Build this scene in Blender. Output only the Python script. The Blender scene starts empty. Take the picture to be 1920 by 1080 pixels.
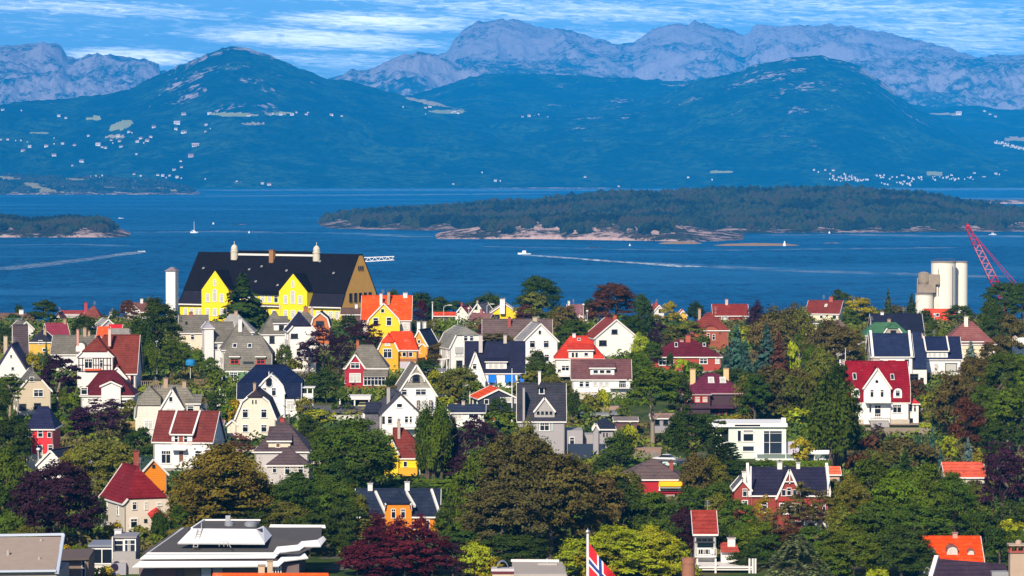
import bpy, bmesh, math, random
import numpy as np
from mathutils import Vector, Matrix
SC = bpy.context.scene
COL = SC.collection
R = math.radians
# ---------------------------------------------------------------- camera, sky, sun, exposure
F = 7000.0                                   # focal length in pixels of a 1920 px wide picture
CZ = 110.0                                   # eye height above the sea
HY = 300.0                                   # the picture row of the true horizon
PITCH = math.atan((540 - HY) / F)
cam = bpy.data.cameras.new('camera')
cam.sensor_width = 36; cam.lens = F / 1920 * 36
cam.clip_start = 1; cam.clip_end = 150000
cam_o = bpy.data.objects.new('camera', cam); COL.objects.link(cam_o)
cam_o.location = (0, 0, CZ); cam_o.rotation_euler = (math.pi / 2 - PITCH, 0, 0)
SC.camera = cam_o
SUN_DIR = Vector((-0.28, -0.96, 0.0)).normalized()
SUN_EL = R(33)
sun = bpy.data.lights.new('sun', 'SUN'); sun.energy = 5.0; sun.angle = R(0.5); sun.color = (1.0, 0.885, 0.71)
sun_o = bpy.data.objects.new('sun', sun); COL.objects.link(sun_o)
sd = Vector((SUN_DIR.x * math.cos(SUN_EL), SUN_DIR.y * math.cos(SUN_EL), math.sin(SUN_EL)))
sun_o.rotation_euler = sd.to_track_quat('Z', 'Y').to_euler()
sun_o.location = (-300, -300, 400)
SC.view_settings.view_transform = 'Standard'; SC.view_settings.look = 'None'
SC.view_settings.exposure = 0.28; SC.view_settings.gamma = 1
SC.cycles.use_denoising = True
try: SC.cycles.denoiser = 'OPENIMAGEDENOISE'
except Exception: pass
SC.cycles.max_bounces = 5; SC.cycles.diffuse_bounces = 2; SC.cycles.glossy_bounces = 2
SC.cycles.transmission_bounces = 3; SC.cycles.volume_bounces = 0; SC.cycles.transparent_max_bounces = 6

class NT:
    """small helper round a node tree"""
    def __init__(s, tree): s.t = tree; s.n = tree.nodes; s.l = tree.links
    def __call__(s, typ, ins=None, **kw):
        n = s.n.new(typ)
        for k, v in kw.items(): setattr(n, k, v)
        for k, v in (ins or {}).items():
            if hasattr(v, 'is_output'): s.l.new(v, n.inputs[k])
            else: n.inputs[k].default_value = v
        return n
    def math(s, op, a, b=None, c=None, clamp=False):
        n = s.n.new('ShaderNodeMath'); n.operation = op; n.use_clamp = clamp
        for i, v in enumerate((a, b, c)):
            if v is None: continue
            if hasattr(v, 'is_output'): s.l.new(v, n.inputs[i])
            else: n.inputs[i].default_value = v
        return n.outputs[0]
    def mix(s, f, a, b, blend='MIX'):
        n = s.n.new('ShaderNodeMix'); n.data_type = 'RGBA'; n.blend_type = blend
        for i, v in ((0, f), (6, a), (7, b)):
            if hasattr(v, 'is_output'): s.l.new(v, n.inputs[i])
            else: n.inputs[i].default_value = v if i == 0 else (v if len(v) == 4 else (*v, 1))
        return n.outputs[2]
    def ramp(s, f, a, b):
        n = s.n.new('ShaderNodeMapRange'); n.interpolation_type = 'SMOOTHSTEP'
        s.l.new(f, n.inputs[0]); n.inputs[1].default_value = a; n.inputs[2].default_value = b
        return n.outputs[0]
    def noise(s, vec, scale, detail=3, rough=0.55, dist=0.0):
        n = s.n.new('ShaderNodeTexNoise'); n.inputs['Scale'].default_value = scale
        n.inputs['Detail'].default_value = detail; n.inputs['Roughness'].default_value = rough
        n.inputs['Distortion'].default_value = dist
        if vec is not None: s.l.new(vec, n.inputs['Vector'])
        return n.outputs['Fac']
    def mapping(s, vec, scale=(1, 1, 1), rot=(0, 0, 0), loc=(0, 0, 0)):
        n = s.n.new('ShaderNodeMapping'); s.l.new(vec, n.inputs[0])
        n.inputs['Scale'].default_value = scale; n.inputs['Rotation'].default_value = rot
        n.inputs['Location'].default_value = loc
        return n.outputs[0]

world = bpy.data.worlds.new("World"); SC.world = world; world.use_nodes = True
w = NT(world.node_tree); w.n.clear()
sky = w('ShaderNodeTexSky', sky_type='NISHITA')
sky.sun_disc = False; sky.sun_elevation = SUN_EL
sky.sun_rotation = math.atan2(SUN_DIR.x, SUN_DIR.y); sky.altitude = 100
sky.air_density = 1.0; sky.dust_density = 0.3; sky.ozone_density = 3.0
tc = w('ShaderNodeTexCoord').outputs['Generated']
sep = w('ShaderNodeSeparateXYZ', {0: tc})
dx, dz = sep.outputs[0], sep.outputs[2]
tint = w.mix(w.ramp(dz, 0.04, 0.30), (0.34, 0.62, 1.15), (1.0, 0.86, 0.98))
base_sky = w.mix(1.0, sky.outputs[0], tint, 'MULTIPLY')   # the photograph's deep blue air
# wispy cloud streaks: noise in direction space, far wider than high
tilt = w.math('ADD', dz, w.math('MULTIPLY', dx, 0.035))
cv = w('ShaderNodeCombineXYZ', {0: w.math('MULTIPLY', dx, 95), 1: w.math('MULTIPLY', tilt, 850), 2: 0.0}).outputs[0]
cv2 = w('ShaderNodeCombineXYZ', {0: w.math('MULTIPLY', dx, 13), 1: w.math('MULTIPLY', tilt, 170), 2: 3.0}).outputs[0]
fine = w.noise(cv, 1.5, 5, 0.66, 0.9)
big = w.noise(cv2, 1.0, 3, 0.55, 0.3)
def band(cx, cz, rx, rz):                      # one long cloud bank, centre and size as angles
    a = w.math('POWER', w.math('DIVIDE', w.math('SUBTRACT', dx, cx), rx), 2.0)
    b = w.math('POWER', w.math('DIVIDE', w.math('SUBTRACT', tilt, cz + cx * 0.035), rz), 2.0)
    return w.math('SUBTRACT', 1.0, w.math('ADD', a, b), clamp=True)
def ang(px, py): return (px - 960) / F, (HY - py) / F
bank = None
for (px, py, rx, ry, k) in ((590, 74, 290, 24, .82), (700, 42, 240, 22, .82), (250, 108, 170, 20, 1.0), (180, 18, 330, 20, .5),
                            (1150, 22, 560, 26, .42), (1750, 66, 300, 46, .40), (640, 115, 260, 20, .35), (1230, 76, 300, 22, .42), (900, 8, 400, 14, .42), (1600, 14, 420, 18, .36)):
    cx, cz = ang(px, py)
    b_ = w.math('MULTIPLY', band(cx, cz, rx / F, ry / F), k)
    bank = b_ if bank is None else w.math('MAXIMUM', bank, b_)
v = w.math('ADD', w.math('MULTIPLY', fine, 0.9), w.math('MULTIPLY', big, 0.35))
v = w.math('ADD', v, w.math('MULTIPLY', bank, 0.5))
mask = w.math('MULTIPLY', w.ramp(v, 0.61, 1.28), 0.84)
low = w.ramp(w.math('SUBTRACT', 0.16, dz), 0.0, 0.08)
skyc = w.mix(w.math('MULTIPLY', w.math('MULTIPLY', mask, low), 0.95), base_sky, (29.0, 28.5, 28.5))
bg = w('ShaderNodeBackground', {'Color': skyc, 'Strength': 0.10})
out = w('ShaderNodeOutputWorld', {'Surface': bg.outputs[0]})

# ---------------------------------------------------------------- pixel <-> place
FWD = Vector((0, math.cos(PITCH), -math.sin(PITCH))); UPV = Vector((0, math.sin(PITCH), math.cos(PITCH)))
def P(px, py, Y):
    d = FWD + Vector((1, 0, 0)) * ((px - 960) / F) - UPV * ((py - 540) / F)
    t = Y / d.y
    return Vector((d.x * t, Y, CZ + d.z * t))
PROF = [(1080, 480), (1000, 540), (900, 605), (800, 695), (700, 805), (650, 875), (610, 960)]
GY = [(-400, 64), (0, 64), (200, 60), (400, 57)] + [(D, P(960, y, D).z) for y, D in PROF] + \
     [(1060, 62.5), (1120, 54), (1250, 24), (1360, 4), (1440, 1.5), (1520, 0.6), (1560, -4), (1800, -9)]
GYx = np.array([a for a, b in GY], float); GYz = np.array([b for a, b in GY], float)
def G(Y): return float(np.interp(Y, GYx, GYz))
def Dof(py): return float(np.interp(-py, [-a for a, b in PROF], [b for a, b in PROF]))
def onsea(px, py):                             # the point of the sea surface behind a pixel
    d = FWD + Vector((1, 0, 0)) * ((px - 960) / F) - UPV * ((py - 540) / F)
    t = -CZ / d.z
    return Vector((d.x * t, d.y * t, 0))

# ---------------------------------------------------------------- materials
MATS = {}
def newmat(name):
    m = bpy.data.materials.new(name); m.use_nodes = True
    t = NT(m.node_tree); t.n.clear()
    o = t('ShaderNodeOutputMaterial'); return m, t, o
def pm(key, rgb, rough=0.7, var=0.18, scale=0.6, grime=0.0, bump=0.0, spec=0.3, metal=0.0, lines=0, alpha=None):
    """painted or mineral surface: base colour broken by two sizes of noise, faint streaks of weather"""
    k = (key, tuple(rgb))
    if k in MATS: return MATS[k]
    m, t, o = newmat(key)
    co = t('ShaderNodeTexCoord').outputs['Object']
    oi = t('ShaderNodeObjectInfo').outputs['Random']
    shift = t('ShaderNodeVectorMath', {0: co}, operation='ADD'); t.l.new(oi, shift.inputs[1])
    n1 = t.noise(co, scale, 4, 0.6); n2 = t.noise(co, scale * 7, 3, 0.6)
    f = t.math('ADD', t.math('MULTIPLY', n1, 0.6), t.math('MULTIPLY', n2, 0.4))
    f = t.math('MULTIPLY_ADD', t.math('SUBTRACT', f, 0.5), var * 3.2, 1.0)
    c = t('ShaderNodeVectorMath', {0: (*rgb,)}, operation='SCALE'); t.l.new(f, c.inputs['Scale'])
    cc = c.outputs[0]
    if lines:
        z = t('ShaderNodeSeparateXYZ', {0: co}).outputs[2]
        ln = t.math('PINGPONG', t.math('MULTIPLY', z, lines), 0.5)
        ln = t.math('MULTIPLY_ADD', t.ramp(ln, 0.0, 0.14), 0.22, 0.78)
        c2 = t('ShaderNodeVectorMath', {0: cc}, operation='SCALE'); t.l.new(ln, c2.inputs['Scale']); cc = c2.outputs[0]
    if grime:
        g = t.ramp(t.noise(t.mapping(co, (1.2, 1.2, 0.25)), 1.4, 4, 0.65), 0.52, 0.78)
        cc = t.mix(t.math('MULTIPLY', g, grime), cc, (rgb[0] * .35 + .05, rgb[1] * .35 + .05, rgb[2] * .3 + .03))
    b = t('ShaderNodeBsdfPrincipled', {'Roughness': rough, 'Specular IOR Level': spec, 'Metallic': metal})
    t.l.new(cc, b.inputs['Base Color'])
    if bump:
        bn = t('ShaderNodeBump', {'Strength': bump, 'Distance': 0.1}); t.l.new(n2, bn.inputs['Height']); t.l.new(bn.outputs[0], b.inputs['Normal'])
    t.l.new(b.outputs[0], o.inputs[0])
    MATS[k] = m; return m
def wallm(rgb): return pm('painted_wall', rgb, 0.6, 0.10, 0.5, grime=0.36, bump=0.1, lines=3.2)
def roofm(rgb):
    k = ('roof', tuple(rgb))
    if k in MATS: return MATS[k]
    m, t, o = newmat('roof_tiles')
    co = t('ShaderNodeTexCoord').outputs['Object']
    n1 = t.noise(co, 0.45, 4, 0.65); n2 = t.noise(co, 3.2, 3, 0.7)
    f = t.math('MULTIPLY_ADD', t.math('SUBTRACT', t.math('ADD', t.math('MULTIPLY', n1, .5), t.math('MULTIPLY', n2, .5)), 0.5), 2.3, 1.0)
    z = t('ShaderNodeSeparateXYZ', {0: co}).outputs[2]
    ln = t.math('MULTIPLY_ADD', t.ramp(t.math('PINGPONG', t.math('MULTIPLY', z, 2.3), 0.5), 0.02, 0.2), 0.35, 0.72)
    f = t.math('MULTIPLY', f, ln)
    c = t('ShaderNodeVectorMath', {0: (*rgb,)}, operation='SCALE'); t.l.new(f, c.inputs['Scale'])
    g = t.ramp(t.noise(co, 0.9, 5, 0.7, 0.4), 0.56, 0.74)
    lum = sum(rgb) / 3
    cc = t.mix(t.math('MULTIPLY', g, 0.36), c.outputs[0], (lum * 1.25 + .02, lum * 1.25 + .02, lum * 1.0 + .015))
    b = t('ShaderNodeBsdfPrincipled', {'Roughness': 0.7, 'Specular IOR Level': 0.12})
    t.l.new(cc, b.inputs['Base Color'])
    bn = t('ShaderNodeBump', {'Strength': 0.5, 'Distance': 0.12}); t.l.new(n2, bn.inputs['Height']); t.l.new(bn.outputs[0], b.inputs['Normal'])
    t.l.new(b.outputs[0], o.inputs[0])
    MATS[k] = m; return m
def glassm(rgb=(0.012, 0.018, 0.028), rough=0.12):
    k = ('glass', rgb)
    if k in MATS: return MATS[k]
    m, t, o = newmat('window_glass')
    b = t('ShaderNodeBsdfPrincipled', {'Roughness': rough, 'Specular IOR Level': 0.5})
    oi = t('ShaderNodeObjectInfo').outputs['Random']
    f = t.math('MULTIPLY_ADD', oi, 1.4, 0.4)
    c = t('ShaderNodeVectorMath', {0: rgb}, operation='SCALE'); t.l.new(f, c.inputs['Scale'])
    t.l.new(c.outputs[0], b.inputs['Base Color']); t.l.new(b.outputs[0], o.inputs[0])
    MATS[k] = m; return m
WHITE = (.78, .75, .70); CREAM = (.72, .61, .43); GREY = (.27, .26, .24)
GREYR = (.150, .138, .112); NAVYR = (.014, .018, .055); SLATE = (.03, .03, .042); BRICKR = (.16, .035, .022)
MAROONR = (.10, .012, .018); ORANGER = (.72, .075, .006); BROWNR = (.115, .075, .075); CRIMR = (.22, .005, .013)
REDR = (.55, .05, .02); BROWNR2 = (.20, .08, .06)

# ---------------------------------------------------------------- mesh helpers
class MB:
    def __init__(s): s.v = []; s.f = []; s.mi = []
    def poly(s, pts, m=0):
        i = len(s.v); s.v += [tuple(p) for p in pts]; s.f.append(tuple(range(i, i + len(pts)))); s.mi.append(m)
    def box(s, x0, x1, y0, y1, z0, z1, m=0):
        c = [(x, y, z) for z in (z0, z1) for y in (y0, y1) for x in (x0, x1)]
        i = len(s.v); s.v += c
        for q in ((0, 2, 3, 1), (4, 5, 7, 6), (0, 1, 5, 4), (2, 6, 7, 3), (0, 4, 6, 2), (1, 3, 7, 5)):
            s.f.append(tuple(i + k for k in q)); s.mi.append(m)
    def hexa(s, a, b, m=0):                    # two quads joined into a solid
        i = len(s.v); s.v += [tuple(p) for p in a] + [tuple(p) for p in b]; n = len(a)
        s.f.append(tuple(range(i, i + n))); s.f.append(tuple(range(i + 2 * n - 1, i + n - 1, -1))); s.mi += [m, m]
        for k in range(n):
            s.f.append((i + k, i + n + k, i + n + (k + 1) % n, i + (k + 1) % n)); s.mi.append(m)
    def slab(s, pts, th, m=0):                 # a polygon given thickness downwards along its normal
        a = [Vector(p) for p in pts]
        n = (a[1] - a[0]).cross(a[-1] - a[0]) if len(a) == 3 else (a[2] - a[0]).cross(a[3] - a[1])
        if n.length < 1e-9: return
        n.normalize()
        if n.z < 0: n = -n
        s.hexa(a, [p - n * th for p in a], m)
    def bar(s, p, q, w, h=None, m=0):
        p = Vector(p); q = Vector(q); h = h or w; d = q - p
        if d.length < 1e-6: return
        d.normalize(); up = Vector((0, 0, 1)) if abs(d.z) < 0.98 else Vector((0, 1, 0))
        r = d.cross(up).normalized(); u = r.cross(d)
        a = [p + r * w / 2 * i + u * h / 2 * j for i, j in ((-1, -1), (1, -1), (1, 1), (-1, 1))]
        s.hexa(a, [k + (q - p) for k in a], m)
    def tube(s, p, q, r0, r1=None, n=10, m=0, cap=True):
        p = Vector(p); q = Vector(q); r1 = r0 if r1 is None else r1; d = (q - p).normalized()
        up = Vector((0, 0, 1)) if abs(d.z) < 0.98 else Vector((1, 0, 0))
        a = d.cross(up).normalized(); b = d.cross(a); i = len(s.v)
        for c, r in ((p, r0), (q, r1)):
            for k in range(n):
                t = 2 * math.pi * k / n; s.v.append(tuple(c + a * math.cos(t) * r + b * math.sin(t) * r))
        for k in range(n):
            s.f.append((i + k, i + (k + 1) % n, i + n + (k + 1) % n, i + n + k)); s.mi.append(m)
        if cap:
            s.f.append(tuple(i + k for k in range(n))); s.f.append(tuple(i + n + k for k in range(n))); s.mi += [m, m]
    def lathe(s, prof, n=14, c=(0, 0, 0), m=0):
        i = len(s.v)
        for r, z in prof:
            for k in range(n):
                t = 2 * math.pi * k / n; s.v.append((c[0] + r * math.cos(t), c[1] + r * math.sin(t), c[2] + z))
        for j in range(len(prof) - 1):
            for k in range(n):
                a = i + j * n + k; b = i + j * n + (k + 1) % n
                s.f.append((a, b, b + n, a + n)); s.mi.append(m)
    def mesh(s, name, mats):
        me = bpy.data.meshes.new(name); me.from_pydata(s.v, [], s.f)
        for m in mats: me.materials.append(m)
        if len(mats) > 1: me.polygons.foreach_set('material_index', s.mi)
        bm = bmesh.new(); bm.from_mesh(me); bmesh.ops.recalc_face_normals(bm, faces=bm.faces); bm.to_mesh(me); bm.free()
        me.update(); return me
    def build(s, name, mats, parent=None, **kw):
        if not isinstance(mats, (list, tuple)): mats = [mats]
        if not s.f: return None
        return link(name, s.mesh(name, mats), parent, **kw)
def link(name, me, parent=None, loc=None, rot=None):
    o = bpy.data.objects.new(name, me); COL.objects.link(o)
    if parent: o.parent = parent
    if loc is not None: o.location = loc
    if rot is not None: o.rotation_euler = rot
    return o
def tag(o, label=None, cat=None, group=None, kind=None):
    for k, v in (('label', label), ('category', cat), ('group', group), ('kind', kind)):
        if v: o[k] = v
    return o
def empty(name, loc, rz=0, **kw):
    o = bpy.data.objects.new(name, None); COL.objects.link(o); o.empty_display_size = 0.5
    o.location = loc; o.rotation_euler = (0, 0, rz); return tag(o, **kw)
def copy_thing(root, loc, rz=0, **kw):
    r = root.copy(); COL.objects.link(r); r.location = loc; r.rotation_euler = (0, 0, rz)
    for ch in root.children:
        c = ch.copy(); COL.objects.link(c); c.parent = r
        for g in ch.children:
            e = g.copy(); COL.objects.link(e); e.parent = c
    return tag(r, **kw)
def npmesh(name, v, f, mats, mi=None, smooth=False):
    me = bpy.data.meshes.new(name); v = np.asarray(v, np.float32); f = np.asarray(f, np.int32)
    n = len(f); k = f.shape[1]
    me.vertices.add(len(v)); me.vertices.foreach_set('co', v.ravel())
    me.loops.add(n * k); me.loops.foreach_set('vertex_index', f.ravel())
    me.polygons.add(n); me.polygons.foreach_set('loop_start', np.arange(0, n * k, k, dtype=np.int32))
    me.polygons.foreach_set('loop_total', np.full(n, k, np.int32))
    for m in mats: me.materials.append(m)
    if mi is not None: me.polygons.foreach_set('material_index', np.asarray(mi, np.int32))
    me.update(calc_edges=True)
    me.polygons.foreach_set('use_smooth', np.full(n, smooth, bool))
    return me
_rs = np.random.RandomState(7); _PERM = _rs.rand(256, 256)
def vnoise(x, y):
    xi = np.floor(x).astype(int); yi = np.floor(y).astype(int); fx = x - xi; fy = y - yi
    fx = fx * fx * (3 - 2 * fx); fy = fy * fy * (3 - 2 * fy)
    g = lambda a, b: _PERM[a & 255, b & 255]
    return (g(xi, yi) * (1 - fx) + g(xi + 1, yi) * fx) * (1 - fy) + (g(xi, yi + 1) * (1 - fx) + g(xi + 1, yi + 1) * fx) * fy
def fbm(x, y, oct=5, rough=0.5, ridged=False):
    s = 0; a = 1; t = 0
    for o in range(oct):
        n = vnoise(x * 2 ** o + 17.3 * o, y * 2 ** o + 5.1 * o)
        if ridged: n = 1 - abs(2 * n - 1)
        s = s + n * a; t += a; a *= rough
    return s / t
# ---------------------------------------------------------------- the setting
def struct(o): o['kind'] = 'structure'; return o
# the town's hill: one sheet from behind the viewer down to the shore
def ground_mat():
    m, t, o = newmat('garden_ground')
    co = t('ShaderNodeTexCoord').outputs['Object']
    a = t.noise(co, 0.045, 4, 0.6); b = t.noise(co, 0.35, 4, 0.65); c = t.noise(co, 2.5, 3, 0.6)
    col = t.mix(t.ramp(b, 0.35, 0.7), (.03, .065, .012), (.10, .14, .02))
    col = t.mix(t.ramp(a, 0.52, 0.66), col, (.15, .12, .05))
    col = t.mix(t.math('MULTIPLY', t.ramp(t.noise(co, 0.11, 3, 0.5), 0.60, 0.68), 0.8), col, (.17, .16, .145))
    col = t.mix(t.math('MULTIPLY', c, 0.5), col, (.03, .04, .015))
    p = t('ShaderNodeBsdfPrincipled', {'Roughness': 0.95, 'Specular IOR Level': 0.1}); t.l.new(col, p.inputs['Base Color'])
    t.l.new(p.outputs[0], o.inputs[0]); return m
def build_ground():
    xs = np.arange(-560, 561, 8.0); ys = np.concatenate([np.arange(-400, 440, 40.0), np.arange(440, 1800, 6.0)])
    X, Y = np.meshgrid(xs, ys)
    Z = np.interp(Y, GYx, GYz) + (fbm(X / 14 + 50, Y / 14 + 60, 3) - 0.5) * 0.8
    nx, ny = len(xs), len(ys); idx = np.arange(nx * ny).reshape(ny, nx)
    f = np.stack([idx[:-1, :-1], idx[:-1, 1:], idx[1:, 1:], idx[1:, :-1]], -1).reshape(-1, 4)
    me = npmesh('ground', np.stack([X, Y, Z], -1).reshape(-1, 3), f, [ground_mat()], smooth=True)
    struct(link('ground', me))
build_ground()

def sea_mat():
    m, t, o = newmat('sea_water')
    co = t('ShaderNodeTexCoord').outputs['Object']
    n1 = t.noise(t.mapping(co, (0.055, 0.016, 1)), 1.0, 4, 0.7, 0.5)
    n3 = t.noise(t.mapping(co, (0.16, 0.045, 1)), 1.0, 3, 0.7)
    n2 = t.noise(t.mapping(co, (0.0012, 0.0022, 1)), 1.0, 5, 0.62, 0.9)
    rip = t.math('ADD', t.math('MULTIPLY', n1, 0.55), t.math('MULTIPLY', n3, 0.45))
    bn = t('ShaderNodeBump', {'Strength': 0.8, 'Distance': 3.0}); t.l.new(rip, bn.inputs['Height'])
    calm = t.ramp(n2, 0.46, 0.70)
    col = t.mix(t.ramp(rip, 0.34, 0.66), (0.0, 0.015, 0.055), (0.002, 0.095, 0.215))
    col = t.mix(t.math('MULTIPLY', calm, 0.6), col, (0.010, 0.115, 0.225))
    d = t('ShaderNodeBsdfDiffuse', {'Color': col})
    gl = t('ShaderNodeBsdfGlossy', {'Color': (0.5, 0.8, 0.95, 1), 'Roughness': 0.25}); t.l.new(bn.outputs[0], gl.inputs['Normal'])
    mx = t('ShaderNodeMixShader', {0: t.math('MULTIPLY_ADD', calm, 0.10, 0.14), 1: d.outputs[0], 2: gl.outputs[0]})
    t.l.new(mx.outputs[0], o.inputs[0]); return m
b = MB(); b.poly([(-45000, -3000, 0), (45000, -3000, 0), (45000, 90000, 0), (-45000, 90000, 0)])
struct(b.build('sea', sea_mat()))

def hill_mat(name, lo, hi, rock, rock_th=0.6, sc=1.0, sb=0.011, wb=0.45, soft=0.12):
    """woodland over bedrock: two greens in patches, rock where noise and steepness let it through"""
    m, t, o = newmat(name)
    co = t('ShaderNodeTexCoord').outputs['Object']
    a = t.noise(co, 0.0013 * sc, 5, 0.65); b_ = t.noise(t.mapping(co, (1, 1, .6)), sb, 5, 0.78)
    g = t('ShaderNodeNewGeometry')
    nz = t('ShaderNodeSeparateXYZ', {0: g.outputs['Normal']}).outputs[2]
    col = t.mix(t.ramp(b_, 0.35, 0.68), lo, hi)
    a2 = t.noise(t.mapping(co, (1, .6, 1.6)), 0.0045, 4, 0.6, .4)
    col = t.mix(t.ramp(a2, 0.42, 0.60), t.mix(0.75, col, lo), col)
    rk = t.math('ADD', t.math('ADD', t.math('MULTIPLY', a, 0.75), t.math('MULTIPLY', b_, wb)), t.math('MULTIPLY', t.math('SUBTRACT', 0.8, nz), 0.45))
    hz = t('ShaderNodeSeparateXYZ', {0: co}).outputs[2]
    rk = t.math('ADD', rk, t.math('MULTIPLY', hz, 0.0002))
    f = t.ramp(rk, rock_th, rock_th + soft)
    rc = t.mix(t.noise(co, sb * 2.2, 4, 0.75), tuple(c * .5 for c in rock), tuple(min(1, c * 1.5) for c in rock))
    col = t.mix(f, col, rc)
    p = t('ShaderNodeBsdfPrincipled', {'Roughness': 0.95, 'Specular IOR Level': 0.05}); t.l.new(col, p.inputs['Base Color'])
    bn = t('ShaderNodeBump', {'Strength': 0.9, 'Distance': 0.5 / sb}); t.l.new(b_, bn.inputs['Height']); t.l.new(bn.outputs[0], p.inputs['Normal'])
    t.l.new(p.outputs[0], o.inputs[0]); return m
LANDS = {}
def landmass(name, px0, px1, nx, ridge, Df, Dr, Db, ny, amp, cell, mats, pw=0.9, front=None, matfn=None, ridged=True, seed=0, jag=0.0, zf=-3.0, kind='structure'):
    px = np.linspace(px0, px1, nx)
    if front is not None: zf = -1.0
    if front is None: Df, Dr, Db, amp, cell = Df * 1.846, Dr * 1.846, Db * 1.846, amp * 1.7, cell * 1.75
    else:
        old = CZ * F / (np.array(front, float)[:, 1].mean() - 256); new = CZ * F / (np.array(front, float)[:, 1].mean() - HY)
        Dr = new + (Dr - old) * 1.35; Db = new + (Db - old) * 1.35; amp *= 1.25; cell *= 1.3
    rp = np.array(ridge, float); ry = np.interp(px, rp[:, 0], rp[:, 1])
    jg = (fbm(px / 14 + seed, px * 0 + seed, 4) - 0.5) * jag * 1.6
    if front is not None:
        fp = np.array(front, float); fy = np.interp(px, fp[:, 0], fp[:, 1]); Dfr = CZ * F / (fy - HY)
    else: Dfr = np.full(nx, float(Df))
    Drr = np.maximum(np.full(nx, float(Dr)), Dfr + 5)
    zr = CZ - (ry - HY) / F * Drr
    zr = np.maximum(zr, 0.0)
    t = np.concatenate([np.linspace(0, 1, ny), 1 + np.linspace(0.1, 1, max(4, ny // 6))])
    T, PX = np.meshgrid(t, px, indexing='ij')
    D = np.where(T <= 1, Dfr + (Drr - Dfr) * T, Drr + (Db - Drr) * (T - 1))
    X = (PX - 960) / F * D * 1.0008
    S = np.where(T <= 1, np.clip(T, 0, 1) ** pw, 1 - np.maximum(T - 1, 0) ** 1.3)
    Z0 = -jg[None, :] / F * Drr[None, :] * np.clip(T, 0, 1) ** 14
    n = fbm(X / cell + seed * 3.7, D / cell + seed, 6, 0.52, ridged) - (0.62 if ridged else 0.5)
    env = np.where(T <= 1, np.minimum(1, 3.4 * T) * (1 - T ** 6 * 0.85), 0.3)
    Z = zf + (zr - zf) * S + n * amp * env * np.clip(zr / (amp * 1.2 + 1), 0, 1) + Z0
    mi = None
    ny_, nx_ = Z.shape; idx = np.arange(nx_ * ny_).reshape(ny_, nx_)
    f = np.stack([idx[:-1, :-1], idx[:-1, 1:], idx[1:, 1:], idx[1:, :-1]], -1).reshape(-1, 4)
    if matfn is not None:
        PY = HY + (CZ - Z) / D * F
        mi = matfn(PX[:-1, :-1], PY[:-1, :-1], T[:-1, :-1], Z[:-1, :-1]).reshape(-1).astype(int)
    me = npmesh(name, np.stack([X, D, Z], -1).reshape(-1, 3), f, mats, mi, smooth=True)
    o = link(name, me); o['kind'] = kind
    LANDS[name] = (px, t, D, Z); return o
def land_at(names, px, py):
    """the place on one of the land sheets seen at a pixel"""
    for nm in names:
        PXs, t, D, Z = LANDS[nm]
        if not (PXs[0] <= px <= PXs[-1]): continue
        j = int(round((px - PXs[0]) / (PXs[-1] - PXs[0]) * (len(PXs) - 1)))
        y = HY + (CZ - Z[:, j]) / D[:, j] * F
        n1 = int((t <= 1).sum()); ys = y[:n1]
        k = np.where(ys <= py)[0]
        if len(k) and k[0] > 0: k = k[0]
        else: continue
        return Vector(((px - 960) / F * D[k, j], D[k, j], Z[k, j]))
    return None

DG, MG = (.006, .020, .010), (.022, .052, .018)
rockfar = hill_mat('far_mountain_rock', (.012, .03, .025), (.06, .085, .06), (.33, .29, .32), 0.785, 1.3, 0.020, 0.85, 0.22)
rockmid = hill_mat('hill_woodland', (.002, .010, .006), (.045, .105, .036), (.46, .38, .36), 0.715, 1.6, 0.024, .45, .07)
rockB = hill_mat('hill_woodland_bare', (.002, .010, .006), (.045, .105, .036), (.46, .38, .36), 0.705, 2.0, 0.024, .45, .07)
fieldm = pm('hay_field', (.30, .32, .10), 0.95, 0.25, 0.01)
fieldt = pm('stubble_field', (.38, .32, .17), 0.95, 0.25, 0.01)
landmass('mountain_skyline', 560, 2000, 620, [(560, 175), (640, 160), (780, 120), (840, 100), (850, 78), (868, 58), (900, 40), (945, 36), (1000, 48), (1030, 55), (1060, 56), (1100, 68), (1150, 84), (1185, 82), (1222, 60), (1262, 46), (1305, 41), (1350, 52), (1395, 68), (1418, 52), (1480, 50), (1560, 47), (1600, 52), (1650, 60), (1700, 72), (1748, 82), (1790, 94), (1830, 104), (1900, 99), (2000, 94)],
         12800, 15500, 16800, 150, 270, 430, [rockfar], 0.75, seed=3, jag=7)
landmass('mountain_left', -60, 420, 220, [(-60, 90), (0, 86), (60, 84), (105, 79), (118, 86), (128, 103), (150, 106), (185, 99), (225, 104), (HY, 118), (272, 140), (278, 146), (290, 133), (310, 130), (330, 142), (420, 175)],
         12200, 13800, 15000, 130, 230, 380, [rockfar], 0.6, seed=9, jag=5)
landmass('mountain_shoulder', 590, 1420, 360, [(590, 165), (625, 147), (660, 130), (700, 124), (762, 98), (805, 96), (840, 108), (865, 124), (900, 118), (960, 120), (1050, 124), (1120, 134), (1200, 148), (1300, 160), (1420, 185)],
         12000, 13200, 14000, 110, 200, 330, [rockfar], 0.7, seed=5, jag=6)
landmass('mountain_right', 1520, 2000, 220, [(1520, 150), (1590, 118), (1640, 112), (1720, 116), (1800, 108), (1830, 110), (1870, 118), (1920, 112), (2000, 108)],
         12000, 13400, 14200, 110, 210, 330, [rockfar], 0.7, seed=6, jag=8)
landmass('hill_behind_right', 1640, 2000, 160, [(1640, 215), (1700, 196), (1760, 202), (1820, 198), (1900, 206), (2000, 200)],
         8000, 11600, 12200, 90, 40, 500, [rockmid, fieldt], 0.9, seed=8, jag=3,
         matfn=lambda x, y, t, z: ((abs(y - 215 - (x - 1760) * .02) < 2.2) & (x > 1710) & (x < 1800)) | ((abs(y - 262) < 3) & (x > 1880)))
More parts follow.
